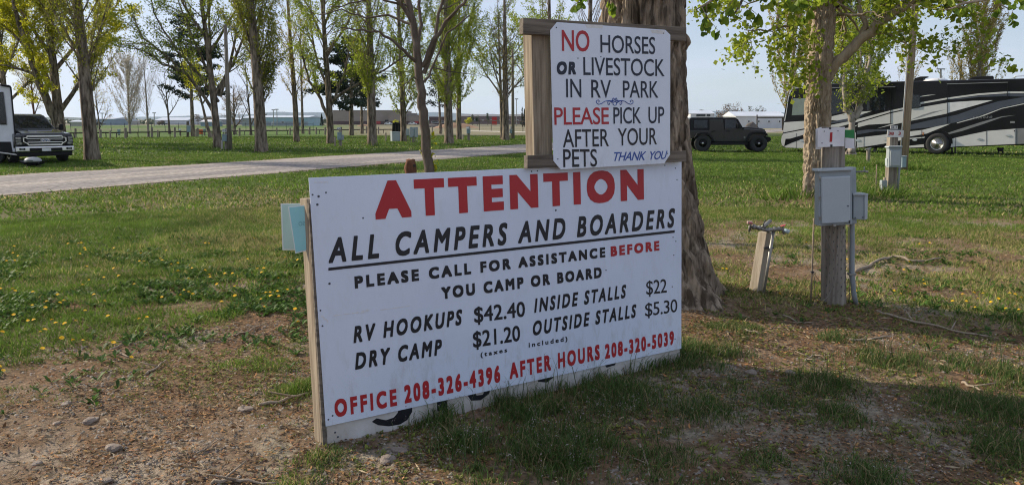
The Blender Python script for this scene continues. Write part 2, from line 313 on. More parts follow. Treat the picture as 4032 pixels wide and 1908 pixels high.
# ------------------------------------------------------------------ ground
RN = (0.896, -0.443); RA, RB = -23.2, -17.0          # the road is the strip RA < p.RN < RB
def road_d(x, y): return np.asarray(x)*RN[0] + np.asarray(y)*RN[1]
bpts = sorted([(G(px, py).x, G(px, py).y) for px, py in ((-300, 1420), (0, 1415), (300, 1385), (700, 1330), (1000, 1215), (1200, 1110), (1700, 1080), (2500, 1130), (2850, 1225), (3300, 1235), (3700, 1290), (4032, 1370), (4300, 1400))])
BX = np.array([b[0] for b in bpts]); BY = np.array([b[1] for b in bpts])
blobs = [(G(px, py), r, a, h) for px, py, r, a, h in (
    (1750, 1640, .16, .8, .10), (1900, 1560, .22, .9, .12), (2060, 1490, .26, 1.0, .17), (2250, 1450, .28, 1.0, .16), (2450, 1410, .28, 1.0, .15), (2640, 1385, .26, .9, .11), (2800, 1375, .25, .8, .09),
    (2150, 1620, .28, .8, .09), (2400, 1540, .3, .8, .09), (2250, 1760, .32, .9, .10), (1820, 1740, .14, .9, .11), (2500, 1720, .24, .8, .08), (2760, 1600, .22, .55, .07), (2850, 1500, .2, .4, .05), (3250, 1500, .25, .6, .08), (3500, 1400, .3, .6, .08), (3300, 1330, .22, .6, .06),
    (3050, 1560, .22, .45, .05), (3300, 1620, .2, .6, .06), (3640, 1330, .25, .4, .05), (3900, 1600, .35, .7, .07), (3450, 1880, .22, .7, .08), (3950, 1750, .3, .6, .06), (3000, 1800, .18, .5, .05), (1180, 1520, .16, .8, .07), (1050, 1430, .2, .5, .04), (1250, 1780, .18, .7, .04), (1150, 1880, .2, .4, .04), (950, 1400, .3, .5, .04),
    (2900, 1290, .3, .5, .05), (2750, 1420, .35, .5, .06), (3800, 1450, .4, .5, .06), (4000, 1480, .3, .6, .07), (1950, 1850, .2, .4, .05), (2700, 1850, .3, .5, .05))]
bare = [(G(px, py), rx, ry) for px, py, rx, ry in ((2980, 1010, .7, .5), (2850, 1000, .6, .4), (3080, 1060, .5, .3), (2850, 900, .9, .5), (3900, 1010, 1.2, .6), (2800, 1300, .45, .25), (700, 1120, .3, .2), (800, 1190, .4, .25), (930, 1110, .3, .25), (3000, 870, 1.4, .5), (3160, 790, .8, .45), (1240, 640, 1.4, 1.2), (900, 1280, .5, .2), (3950, 870, 1.5, .6), (3600, 940, .8, .4))]
def blobmax(x, y):
    c = 0*x; hh = 0*x
    for p, r, a, h in blobs:
        v = np.exp(-((x-p.x)**2+(y-p.y)**2)/(2*(r*.62)**2)); c = np.maximum(c, a*v); hh = np.maximum(hh, h*np.sqrt(v))
    return c, hh
def cover(x, y):
    x = np.asarray(x, float); y = np.asarray(y, float)
    n = fbm(x*1.7, y*1.7, 0, 3, 4); n2 = fbm(x*5, y*5, 0, 9, 3)
    yb = np.interp(x, BX, BY)
    g = sst(y-yb+(n-.5)*1.5, -0.25, 0.55)
    semi = sst(x, 0.9, 2.0)*(1-sst(y, 8.5, 15))
    g = g*(1-semi*(0.25+0.75*sst(n+0.3*(n2-.5), .40, .62)))
    g = g*(1-0.75*sst(n2, .60, .72)*(1-sst(y, 6, 11)))
    for p, rx, ry in bare:
        g = g*(1-0.9*np.exp(-(((x-p.x)/rx)**2+((y-p.y)/ry)**2)))
    fr = 0.13*sst(n2+(n-.5)*.6, .50, .64)*(1-sst(-x, .3, 1.4)*sst(4.3-y, 0, .6))
    right = sst(x, .2, 1.2)*0.14*sst(n2, .48, .62)
    b, _ = blobmax(x, y)
    g = np.maximum(np.maximum(g, fr), np.maximum(right, b*sst(n2, .38, .50)))
    rd = road_d(x, y); g = g*(1-sst(rd, RA-.35, RA-.1)*(1-sst(rd, RB+.05, RB+.4)))
    return np.clip(g, 0, 1)
def dryness(x, y):
    n = fbm(x*.35, y*.35, 0, 21, 3); n2 = fbm(x*1.3, y*1.3, 0, 27, 3)
    d = .08 + .9*(n-.45) + .6*(n2-.5)
    d = d + .42*sst(x, .8, 2.2)*(1-sst(y, 9, 17)) + .25*np.exp(-((x+2.0)**2/6+(y-10.5)**2/10)) + .30*np.exp(-((x+3)**2/10+(y-15.5)**2/4))
    d = d - .25*np.exp(-((x+3.5)**2/5+(y-6.3)**2/2.5)) - .16*sst(y, 15, 24)
    d = d + .25*(1-sst(y-np.interp(x, BX, BY), .2, 1.2))
    return np.clip(d, 0, 1)
def height(x, y):
    x = np.asarray(x, float); y = np.asarray(y, float); r = np.hypot(x, y)
    near = 1-sst(r, 7, 16)
    rd = road_d(x, y); off = sst(np.maximum(RA-rd, rd-RB), 0.3, 3.0)
    h = (fbm(x*.5, y*.5, 0, 5, 3)-.5)*.10*off*(1-sst(r, 30, 60)) + (fbm(x*4, y*4, 0, 6, 4)-.5)*.045*near + (fbm(x*14, y*14, 0, 8, 3)-.5)*.022*near
    tr = np.hypot(x-1.16, y-6.85); h = h + .10*np.exp(-(tr/1.1)**2) - .03
    tr = np.hypot(x-T2P.x, y-T2P.y); h = h + .08*np.exp(-(tr/.9)**2)
    h = h*off - .012*(1-off)
    # flat near the sign foot
    s = np.exp(-((x-.1)**2/2.0+(y-4.2)**2/1.0)); return h*(1-.6*s)
T2P = G(3203, 783)+Vector((0, .3, 0))
def hz(x, y): return float(height(np.array([x]), np.array([y]))[0])
def soil_col(x, y):
    n = fbm(x*1.1, y*1.1, 0, 41, 4)[:, None]; n2 = fbm(x*7, y*7, 0, 43, 3)[:, None]
    pale = np.array([.30, .26, .195]); red = np.array([.17, .098, .05]); mid = np.array([.22, .152, .098])
    c = mid + (pale-mid)*sst(n, .50, .66)
    k = sst(n2, .40, .58)*.8
    c = c*(1-k)+red*k
    corner = (sst(-x, .9, 1.9)*sst(4.1-y, 0, .8))[:, None]*.75
    sp = sst(fbm(x*5, y*9, 0, 45, 3), .45, .58)[:, None]
    c = c*(1-corner*sp)+np.array([.42, .35, .27])*corner*sp
    return c
def grass_under(x, y):
    d = dryness(x, y)[:, None]; n = fbm(x*3, y*3, 0, 51, 3)[:, None]
    g = np.array([.082, .125, .024])*(0.8+.4*n); t = np.array([.24, .195, .10])
    return g*(1-d)+t*d
def zone_col(x, y):
    r = np.hypot(x, y); a = x/np.maximum(y, 1)
    c = cover(x, y)[:, None]
    under = .55*c
    near = soil_col(x, y)*(1-under)+grass_under(x, y)*under
    farlawn = grass_under(x, y)*.72  # turf darkened to stand in for the blades' shadows on each other
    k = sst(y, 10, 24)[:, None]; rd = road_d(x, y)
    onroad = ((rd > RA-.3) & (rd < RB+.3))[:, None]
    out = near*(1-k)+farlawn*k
    out = np.where(onroad, np.array([.22, .185, .15]), out)
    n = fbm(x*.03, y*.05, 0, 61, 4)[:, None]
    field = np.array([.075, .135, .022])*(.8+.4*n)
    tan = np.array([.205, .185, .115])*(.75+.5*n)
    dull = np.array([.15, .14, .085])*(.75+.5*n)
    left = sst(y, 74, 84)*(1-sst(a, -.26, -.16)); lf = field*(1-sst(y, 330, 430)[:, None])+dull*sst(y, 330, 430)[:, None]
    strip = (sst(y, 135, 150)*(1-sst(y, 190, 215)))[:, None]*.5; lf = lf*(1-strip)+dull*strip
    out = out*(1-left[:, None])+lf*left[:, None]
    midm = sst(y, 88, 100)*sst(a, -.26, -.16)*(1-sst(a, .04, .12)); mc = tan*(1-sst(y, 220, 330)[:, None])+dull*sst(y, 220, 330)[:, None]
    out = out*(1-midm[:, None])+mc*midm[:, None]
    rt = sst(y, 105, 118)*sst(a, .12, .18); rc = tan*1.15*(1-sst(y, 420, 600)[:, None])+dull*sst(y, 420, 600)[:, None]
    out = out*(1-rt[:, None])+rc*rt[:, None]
    return out
rr = [0.4]
while rr[-1] < 9000: rr.append(rr[-1]*(1.022 if rr[-1] < 60 else 1.05) + .004)
rr = np.array(rr)
an = np.concatenate([np.radians(np.arange(-48, 48.01, .4)), np.radians(np.arange(52, 308, 8))])
R_, A_ = np.meshgrid(rr, an, indexing='ij'); X = (R_*np.sin(A_)).ravel(); Y = (R_*np.cos(A_)).ravel()
Z = height(X, Y); nr, na = len(rr), len(an)
i = np.arange(nr-1)[:, None]*na; j = np.arange(na)[None, :]; j2 = (j+1) % na
F = np.stack([i+j, i+j2, i+na+j2, i+na+j], -1).reshape(-1, 4)[:, ::-1]
V = np.stack([X, Y, Z], 1); V = np.vstack([V, [[0, 0, -.03]]])
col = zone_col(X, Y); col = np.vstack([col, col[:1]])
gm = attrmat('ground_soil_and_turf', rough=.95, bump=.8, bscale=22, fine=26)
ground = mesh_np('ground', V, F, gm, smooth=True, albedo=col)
tag(ground, 'open ground of bare dirt, lawn and distant fields', kind='structure')
# centre cap
cap = MB(); cap.add([(0.4*math.sin(a), 0.4*math.cos(a), float(height(np.array([.4*math.sin(a)]), np.array([.4*math.cos(a)]))[0])-.002) for a in an], [tuple(range(len(an)-1, -1, -1))])
# road
s = np.concatenate([np.arange(-70, 70, .5), np.arange(70, 240, 4)]); q = np.linspace(0, 1, 30)
S_, Q_ = np.meshgrid(s, q, indexing='ij')
w0 = RA-.08+(fbm(S_*.6, 0*S_, 1, 71, 4)-.5)*.7; w1 = RB+.02+(fbm(S_*.6, 0*S_, 7, 73, 4)-.5)*.6
D_ = w0+(w1-w0)*Q_
RT = (.443, .896); X = (D_*RN[0]+S_*RT[0]).ravel(); Y = (D_*RN[1]+S_*RT[1]).ravel()
edge = (1-np.abs(2*Q_-1))
Zr = (.004+.02*sst(edge, 0, .25)).ravel()
n1 = fbm(S_*.12, D_*1.6, 0, 81, 4).ravel()[:, None]; n2 = fbm(S_*2.2, D_*2.2, 0, 83, 4).ravel()[:, None]
colr = np.array([.255, .232, .222])*(.40+.9*n1+.3*n2)
tan = sst(n1, .50, .60)*.7; colr = colr*(1-tan)+np.array([.36, .315, .27])*tan
e = (1-sst(edge+.10*(n2[:, 0].reshape(edge.shape)-.5), .0, .10)).ravel()[:, None]; colr = colr*(1-e)+np.array([.20, .165, .125])*e
nr, na = len(s), len(q); i = np.arange(nr-1)[:, None]*na; j = np.arange(na-1)[None, :]
F = np.stack([i+j, i+j+1, i+na+j+1, i+na+j], -1).reshape(-1, 4)
road = mesh_np('road', np.stack([X, Y, Zr], 1), F[:, ::-1], attrmat('old_asphalt', rough=.9, bump=.35, bscale=9, fine=7), smooth=True, albedo=colr)
tag(road, 'worn grey asphalt lane crossing the lawn', kind='structure')
# far concrete walk
def strip_walk(p0, p1, wd, name, label):
    a = G(*p0); b = G(*p1); d = (b-a).normalized(); n = Vector((-d.y, d.x, 0)); mb = MB()
    k = 14
    for i in range(k):
        q0 = a+(b-a)*(i/k); q1 = a+(b-a)*((i+.985)/k)
        mb.add([q0, q1, q1+n*wd, q0+n*wd, q0+Vector((0, 0, .1)), q1+Vector((0, 0, .1)), q1+n*wd+Vector((0, 0, .1)), q0+n*wd+Vector((0, 0, .1))], [(0, 1, 5, 4), (1, 2, 6, 5), (2, 3, 7, 6), (3, 0, 4, 7), (4, 5, 6, 7)])
    o = mb.obj(name, M['concrete']); tag(o, label, kind='structure')
strip_walk((1840, 517), (2330, 528), 1.6, 'path', 'pale concrete walk by the chain-link backstop')
# hills
def hills(name, label, D, a0, a1, hmax, seed, col):
    th = np.radians(np.arange(a0, a1, .2)); pr = fbm(th*7, 0*th, 0, seed, 5); pr2 = fbm(th*1.5, 0*th, 3, seed+5, 2)
    hh = hmax*np.clip(.12+1.6*(pr2-.32)+.55*(pr-.5), .05, 1.2)
    prof = [(0, 0), (.5, .10), (.75, .32), (.9, .62), (1, .93), (1.08, 1), (1.3, .85), (1.8, .3)]
    V = []
    for t, z in prof:
        rad = D*(.85+.15*t); zz = hh*z*(.92+.16*fbm(th*40, 0*th+t*3, 0, seed+9, 3)); V.append(np.stack([rad*np.sin(th), rad*np.cos(th), zz-2], 1))
    n = len(th); V = np.concatenate(V); i = np.arange(len(prof)-1)[:, None]*n; j = np.arange(n-1)[None, :]
    F = np.stack([i+j, i+j+1, i+n+j+1, i+n+j], -1).reshape(-1, 4)[:, ::-1]
    o = mesh_np(name, V, F, pm(name+'_scrub', col, tuple(c*.8 for c in col), .004, 1.0, stretch=(1, 1, 3)), smooth=True); tag(o, label, kind='structure')
hills('hills', 'low blue hills along the far horizon', 6200, -75, 75, 215, 101, (.085, .11, .13))  # some of the blue haze is mixed into the base colour
hills('near_hills', 'flatter dark rise below the far blue hills', 3300, -75, 75, 40, 131, (.08, .10, .09))

# ------------------------------------------------------------------ grass and litter
def scatter(n, r0, r1, a=46):
    r = np.sqrt(RS.rand(n)*(r1*r1-r0*r0)+r0*r0); t = np.radians((RS.rand(n)*2-1)*a); return r*np.sin(t), r*np.cos(t)
bushy = []     # (x, y, radius, height): longer grass left by the mower round posts and trunks
def blades(name, label, x, y, hgt, wid, colr, seg2=True, lean=1.0, mat=None, twist=None):
    n = len(x); z = height(x, y)-.004
    th = RS.rand(n)*6.283; ld = RS.rand(n)*6.283; lean_ = hgt*lean*(.2+RS.rand(n))
    wx = np.cos(th)*wid/2; wy = np.sin(th)*wid/2; lx = np.cos(ld)*lean_; ly = np.sin(ld)*lean_
    B = np.stack([x, y, z], 1); Wv = np.stack([wx, wy, 0*wx], 1); Lv = np.stack([lx, ly, 0*lx], 1); Hv = np.stack([0*hgt, 0*hgt, hgt], 1)
    if seg2:
        V = np.stack([B-Wv, B+Wv, B-Wv*.75+Lv*.3+Hv*.6, B+Wv*.75+Lv*.3+Hv*.6, B+Lv+Hv*.93], 1).reshape(-1, 3); b = np.arange(n)[:, None]*5
        F = np.concatenate([b+np.array([0, 1, 3]), b+np.array([0, 3, 2]), b+np.array([2, 3, 4])]); rep = 5
    else:
        V = np.stack([B-Wv, B+Wv, B+Lv+Hv], 1).reshape(-1, 3); b = np.arange(n)[:, None]*3; F = b+np.array([0, 1, 2]); rep = 3
    o = mesh_np(name, V, F, mat, albedo=np.repeat(colr, rep, 0)); tag(o, label, 'grass', kind='stuff'); return o
grass_m = attrmat('grass_blades', trans=.35, rough=.6)
def blade_col(x, y, dry_extra=0.0):
    n = len(x); d = dryness(x, y)+dry_extra; isdry = (RS.rand(n) < np.clip(d*.8, .03, .9))[:, None]
    k = fbm(x*.8, y*.8, 0, 91, 2)[:, None]
    g = np.array([.098, .165, .026])*(1-k)+np.array([.140, .222, .032])*k
    t = np.array([.36, .31, .13]); c = np.where(isdry, t, g)*(.65+.7*RS.rand(n)[:, None])*(.55+.9*fbm(x*3.1, y*3.1, 0, 93, 3)[:, None])
    return c
def band(n, r0, r1, hh, ww, seg2, tuft=6, spread=.03, a=46, name='grass', label='', pw=1.0):
    m = n//tuft; x, y = scatter(m, r0, r1, a); c = cover(x, y); keep = RS.rand(m) < c**pw; x = x[keep]; y = y[keep]
    th = .6+.9*RS.rand(len(x))
    x = np.repeat(x, tuft)+RS.randn(len(x)*tuft)*spread; y = np.repeat(y, tuft)+RS.randn(len(th)*tuft)*spread; th = np.repeat(th, tuft)
    _, bh = blobmax(x, y); inl = y > np.interp(x, BX, BY)
    hgt = np.where(inl, hh, np.maximum(hh*.4, bh*.9))*th*(.6+.6*RS.rand(len(x)))
    for bx, by, br, bhh in bushy:
        d = np.hypot(x-bx, y-by); hgt = np.maximum(hgt, bhh*sst(br-d, 0, br*.6)*(.5+.7*RS.rand(len(x))))
    rd = road_d(x, y); ok = ~((rd > RA-.1) & (rd < RB+.1)); x, y, hgt = x[ok], y[ok], hgt[ok]
    col_ = blade_col(x, y); sh = (~(y > np.interp(x, BX, BY))) & (x > -.9); m_ = len(x)
    alt = np.where((RS.rand(m_) < .22)[:, None], np.array([.30, .24, .12]), np.array([.085, .145, .035]))*(.5+.9*RS.rand(m_)[:, None]); col_ = np.where(sh[:, None], alt, col_)  # weed green, darkened in colour for the shade before the sign
    return blades(name, label, x, y, hgt, ww*(.6+.8*RS.rand(m_)), col_, seg2, mat=grass_m)
for (bx, by, br, bh) in [(T2P.x-.5, T2P.y-.2, .8, .30), (T2P.x+1.3, T2P.y+.6, 1.2, .28), (G(3525, 764).x, G(3525, 764).y, .5, .25), (G(3419, 650).x+.1, G(3419, 650).y, .8, .3), (G(3557, 665).x+.3, G(3557, 665).y, .8, .35), (G(1466, 574).x, G(1466, 574).y-.2, 1.0, .35), (G(1302, 564).x, G(1302, 564).y, .8, .2),
                         (G(860, 580).x, G(860, 580).y, 1.0, .25), (G(1167, 558).x, G(1167, 558).y, .8, .2), (G(3340, 1140).x+.5, G(3340, 1140).y, .5, .10), (G(2960, 930).x, G(2960, 930).y+1.2, .2, .1)]: bushy.append((bx, by, br, bh))
band(560000, 2.2, 6.0, .038, .0042, True, 6, .022, 44, 'grass', 'short mixed grass and weeds on the near ground', 1.0)
band(500000, 6.0, 15.0, .042, .010, False, 6, .05, 43, 'grass', 'green lawn grass around the sign and the near tree')
band(300000, 15.0, 42.0, .055, .034, False, 4, .16, 42, 'grass', 'mown lawn grass on both sides of the lane')
band(130000, 42.0, 90.0, .08, .085, False, 3, .25, 41, 'grass', 'mown lawn grass on both sides of the lane')
# rosettes of broad weed leaves in the lawn (dandelion foliage) : low dark green
def rosettes(n, r0, r1, size, sel):
    x, y = scatter(n, r0, r1, 40); p = sel(x, y); k = RS.rand(n) < p; x, y = x[k], y[k]
    m = 6; X = np.repeat(x, m); Y = np.repeat(y, m); a = RS.rand(len(X))*6.283; Ls = size*(.6+.8*RS.rand(len(X))); z = height(X, Y)
    dx = np.cos(a); dy = np.sin(a); wx = -dy*Ls*.2; wy = dx*Ls*.2; up = Ls*(.25+.6*RS.rand(len(X)))
    B = np.stack([X, Y, z], 1)
    V = np.stack([B, B+np.stack([dx*Ls*.6+wx, dy*Ls*.6+wy, up*.8], 1), B+np.stack([dx*Ls, dy*Ls, up], 1), B+np.stack([dx*Ls*.6-wx, dy*Ls*.6-wy, up*.8], 1)], 1).reshape(-1, 3)
    F = np.arange(len(X))[:, None]*4+np.array([0, 1, 2, 3])
    c = np.array([.065, .13, .025])*(.6+.9*RS.rand(len(X))[:, None])
    return V, F, np.repeat(c, 4, 0)
def dand_zone(x, y):
    z = np.exp(-((x+3.9)**2/6+(y-6.6)**2/2.2)) + .9*np.exp(-((x+3.6)**2/9+(y-8.4)**2/1.8)) + .8*np.exp(-((x+1.6)**2/.9+(y-7.4)**2/1.2)) + .8*np.exp(-((x-5.0)**2/2.2+(y-6.3)**2/.8)) + .35*np.exp(-((x-6.5)**2/6+(y-8.5)**2/2))
    return z*sst(fbm(x*2.2, y*2.2, 0, 55, 3), .46, .60)
V, F, c = rosettes(42000, 4.5, 13, .046, dand_zone)
tag(mesh_np('broadleaf_weeds', V, F, grass_m, albedo=c), 'low dark green broadleaf weeds spread through the lawn', 'weeds', kind='stuff')
V, F, c = rosettes(52000, 2.4, 11, .018, lambda x, y: .9*sst(fbm(x*3, y*3, 0, 57, 3), .34, .54)*sst(x-np.interp(y, [2.5, 4, 5], [-.9, -1.5, -4]), 0, .8)*(1-sst(y-np.interp(x, BX, BY), .5, 1.6)))
tag(mesh_np('ground_cover', V, F, grass_m, albedo=c*np.array([2.6, 1.5, 1.2])+.02), 'tiny creeping plants on the bare dirt', 'weeds', kind='stuff')
# leaf litter and bark flakes
def flakes(n, r0, r1, size, sel, colf, name, label, cat, flat=.3, aspect=.35):
    x, y = scatter(n, r0, r1, 44); k = RS.rand(n) < sel(x, y); x, y = x[k], y[k]; n = len(x); z = height(x, y)+.002+RS.rand(n)*.006
    a = RS.rand(n)*6.283; s = size*(.4+1.2*RS.rand(n)); dx, dy = np.cos(a)*s, np.sin(a)*s; tz = (RS.rand(n)-.3)*s*flat*2; B = np.stack([x, y, z], 1)
    wx, wy = -np.sin(a)*s*aspect, np.cos(a)*s*aspect; tw = (RS.rand(n)-.5)*s*flat
    V = np.stack([B-np.stack([dx, dy, 0*dx], 1), B+np.stack([wx, wy, tw+s*.1], 1), B+np.stack([dx, dy, tz], 1), B-np.stack([wx, wy, tw-s*.1], 1)], 1).reshape(-1, 3)
    F = np.arange(n)[:, None]*4+np.array([0, 1, 2, 3]); c = colf(n); tag(mesh_np(name, V, F, attrmat(name+'_mat', trans=.1), albedo=np.repeat(c, 4, 0)), label, cat, kind='stuff')
inv = lambda x, y: np.clip(1.05-cover(x, y), 0, 1)
def red_zone(x, y): return inv(x, y)*(.15+.85*sst(fbm(x*2.1, y*2.1, 0, 59, 3), .42, .56))*(1-.7*sst(y, 8, 14))
flakes(190000, 2.2, 9, .010, red_zone, lambda n: (np.array([.29, .15, .06])*(.12+1.5*RS.rand(n)[:, None]**2)) + .03*RS.rand(n, 3), 'leaf_litter', 'rust brown leaf and bark litter scattered over the dirt', 'leaf litter')
flakes(5000, 2.2, 8, .012, lambda x, y: .8*inv(x, y), lambda n: np.array([.34, .17, .07])*(.35+.9*RS.rand(n)[:, None]), 'dead_leaves', 'curled dead leaves lying on the dirt', 'leaf litter', .9, .4)
flakes(70000, 2.2, 12, .024, lambda x, y: .8*red_zone(x, y), lambda n: np.array([.40, .32, .21])*(.45+.7*RS.rand(n)[:, None]), 'straw', 'dry straw and dead stems lying on the dirt', 'straw', .3, .06)
# gravel: little faceted stones
def gravel(n, r0, r1, size, sel, name, label):
    x, y = scatter(n, r0, r1, 44); k = RS.rand(n) < sel(x, y); x, y = x[k], y[k]; n = len(x); z = height(x, y)
    s = size*(.35+RS.rand(n)**2*1.6); base = np.array([[1, 0, 0], [.2, .9, 0], [-.9, .5, 0], [-.6, -.8, 0], [.5, -.8, 0], [.1, .1, .75]])
    a = RS.rand(n)*6.283; ca, sa = np.cos(a), np.sin(a); J = base[None]*(.75+.5*RS.rand(n, 6, 3))*s[:, None, None]
    Vx = J[:, :, 0]*ca[:, None]-J[:, :, 1]*sa[:, None]+x[:, None]; Vy = J[:, :, 0]*sa[:, None]+J[:, :, 1]*ca[:, None]+y[:, None]
    V = np.stack([Vx, Vy, J[:, :, 2]+z[:, None]-.001], 2).reshape(-1, 3); b = np.arange(n)[:, None]*6
    F = np.concatenate([b+np.array([i, (i+1) % 5, 5]) for i in range(5)]); c = (np.array([.27, .23, .185])*(.45+.8*RS.rand(n)[:, None])); c = c+(RS.rand(n, 1) < .2)*np.array([-.03, -.02, .0])
    tag(mesh_np(name, V, F, attrmat(name+'_mat'), albedo=np.repeat(c, 6, 0)), label, 'gravel', kind='stuff')
gravel(60000, 2.2, 6.2, .0065, lambda x, y: inv(x, y)*(.2+.8*sst(fbm(x*1.6, y*1.6, 0, 63, 3), .44, .58)), 'gravel', 'small loose pebbles on the bare dirt')
gravel(26000, 14, 60, .03, lambda x, y: .8*((np.abs(road_d(x, y)-RA) < .35) | (np.abs(road_d(x, y)-RB) < .35)), 'gravel', 'gravel along both edges of the lane')
# single stones
for k, (px, py, s, lab) in enumerate([(262, 1570, .045, 'small brown stone half way up the bare dirt at left'), (355, 1640, .052, 'flat brown stone lying on the dirt left of the sign'), (448, 1738, .055, 'rough pale stone near the bottom left corner'), (415, 1852, .034, 'light rounded stone near the bottom edge'), (222, 1646, .026, 'small dark grey stone in the pale dirt'), (145, 1792, .026, 'little grey stone at the far bottom left'), (1525, 1790, .050, 'pale block of stone in front of the sign foot'), (1570, 1755, .045, 'second stone behind the pale block by the sign foot'), (1225, 1818, .030, 'dark pebble stone just left of the sign foot'), (960, 1590, .055, 'brown lump of stone in the litter left of the sign post'), (3598, 1185, .035, 'small pinkish stone right of the numbered post'), (3210, 1193, .02, 'small grey stone at the foot of the thin rod'), (2960, 1460, .045, 'grey flat stone in the shade right of the sign'), (3110, 1455, .05, 'whitish stone chunk beside the shaded grass'), (560, 1880, .03, 'stone fragment at the bottom edge of the dirt')]):
    p = G(px, py); s *= .62; bm = bmesh.new(); bmesh.ops.create_icosphere(bm, subdivisions=3, radius=s)
    for v in bm.verts:
        n = vn([v.co.x*26+k*7], [v.co.y*26], [v.co.z*26], k)[0]; n2 = vn([v.co.x*90+k*7], [v.co.y*90], [v.co.z*90], k)[0]; v.co *= .45+1.0*n+.25*n2; v.co.z = round(v.co.z*.5/(s*.3))*s*.3*.5+v.co.z*.28; v.co.x *= 1.2
    me = bpy.data.meshes.new('stone'); bm.to_mesh(me); bm.free(); me.materials.append(M['rock']); o = bpy.data.objects.new('stone', me); C.link(o); o.location = (p.x, p.y, hz(p.x, p.y)+s*.12); o.rotation_euler = (0, 0, k*1.3); tag(o, lab, 'stone')
# sticks and surface roots
def stick(pts, r, label, name='fallen_stick', cat='stick', mat='stick', forks=()):
    mb = MB(); P = [G(*p) for p in pts]; Q = []
    for i in range(len(P)-1):
        for t in np.linspace(0, 1, 5)[:-1]: Q.append(P[i].lerp(P[i+1], float(t)))
    Q.append(P[-1]); Q = [Vector((q.x+rnd.uniform(-1, 1)*r*.8, q.y+rnd.uniform(-1, 1)*r*.8, hz(q.x, q.y)+r*.7+rnd.uniform(0, r))) for q in Q]
    mb.tube(Q, [r*(1-.6*i/len(Q)) for i in range(len(Q))], 6)
    for f in forks:
        a = Q[int(len(Q)*f)]; d = Vector((rnd.uniform(-1, 1), rnd.uniform(-1, 1), .25)).normalized()*r*14; mb.tube([a, a+d*.5, a+d], [r*.6, r*.45, r*.2], 5)
    tag(mb.obj(name, M[mat], None, True), label, cat)
stick([(3370, 1060), (3440, 1030), (3520, 1012), (3600, 1025), (3700, 1020)], .022, 'curved grey root arching out of the lawn right of the numbered post', 'tree_root', 'root')
stick([(3455, 1225), (3560, 1262), (3700, 1290), (3900, 1327)], .012, 'long thin pale branch lying across the dirt right of the numbered post', forks=(.4, .7))
stick([(3345, 1335), (3420, 1335), (3505, 1328)], .011, 'short straight stick below the long thin branch', forks=(.5,))
stick([(3170, 1408), (3190, 1395), (3215, 1382)], .008, 'tiny upright forked twig below the numbered post', forks=(.2, .5, .8))
stick([(3230, 1500), (3330, 1500), (3400, 1530)], .006, 'fine twig in the shaded litter right of the sign')
stick([(3790, 1495), (3830, 1515), (3860, 1530)], .009, 'pale short twig near the right edge', forks=(.5,))
stick([(2935, 1310), (2990, 1322)], .009, 'stubby twig on sunlit dirt right of the tree base')
stick([(440, 1365), (480, 1345), (520, 1335), (590, 1330)], .008, 'bent twig at the lawn edge left of the sign', forks=(.3, .6))
stick([(455, 1370), (510, 1395)], .007, 'small twig crossing below the bent twig')
stick([(570, 1458), (620, 1425), (650, 1405)], .009, 'slanting stick in the rusty litter at left', forks=(.5,))
stick([(0, 1390), (40, 1378)], .008, 'short twig at the left edge')
stick([(1015, 1572), (1120, 1560), (1180, 1545), (1240, 1520)], .011, 'brown stick leading to the sign post', forks=(.5,))
stick([(915, 1310), (980, 1295), (1045, 1265)], .008, 'forked twig in the dirt behind the sign post', forks=(.4, .7))
stick([(830, 1870), (900, 1860), (980, 1858), (1095, 1868)], .011, 'pale stick on the ground at the bottom edge left of the sign', forks=(.2, .45))
stick([(770, 1760), (810, 1745), (845, 1720)], .006, 'small crooked twig above the pale bottom stick', forks=(.4, .8))
stick([(160, 1885), (260, 1880), (330, 1890)], .008, 'thin twig at the very bottom left', forks=(.5,))
stick([(905, 1180), (970, 1190)], .006, 'little pale twig in the lawn left of the sign')
stick([(2520, 1735), (2545, 1790), (2560, 1860)], .006, 'thin pale twig in the shade in front of the sign', forks=(.3, .6))
stick([(3080, 1240), (3140, 1262), (3200, 1268)], .008, 'thin root strand left of the numbered post', 'tree_root', 'root')
# taller seeding grasses in front of the sign
xs = []; ys = []; hs = []
for px, py, n, h in ((1720, 1640, 40, .17), (1790, 1760, 70, .16), (1950, 1580, 90, .18), (2080, 1500, 170, .24), (2200, 1470, 120, .22), (2380, 1430, 90, .17), (2560, 1400, 60, .15), (2150, 1690, 90, .13), (2380, 1620, 90, .13), (2280, 1790, 80, .14), (2620, 1600, 50, .12), (3250, 1450, 45, .13), (3480, 1390, 50, .13), (2840, 1400, 30, .13), (3450, 1880, 40, .12), (1170, 1500, 60, .10), (2000, 1860, 40, .12), (3620, 1100, 60, .10), (3900, 1380, 40, .1)):
    p = G(px, py)
    for i in range(n): xs.append(p.x+rnd.gauss(0, .13)); ys.append(p.y+rnd.gauss(0, .10)); hs.append(h*rnd.uniform(.5, 1.15))
xs, ys, hs = map(np.array, (xs, ys, hs)); n = len(xs)
cc = np.array([.11, .15, .055])*(.6+.7*RS.rand(n)[:, None])
blades('tall_grass', 'tall thin seeding grass standing in front of the sign', xs, ys, hs, .0045*np.ones(n), cc, True, .45, grass_m)
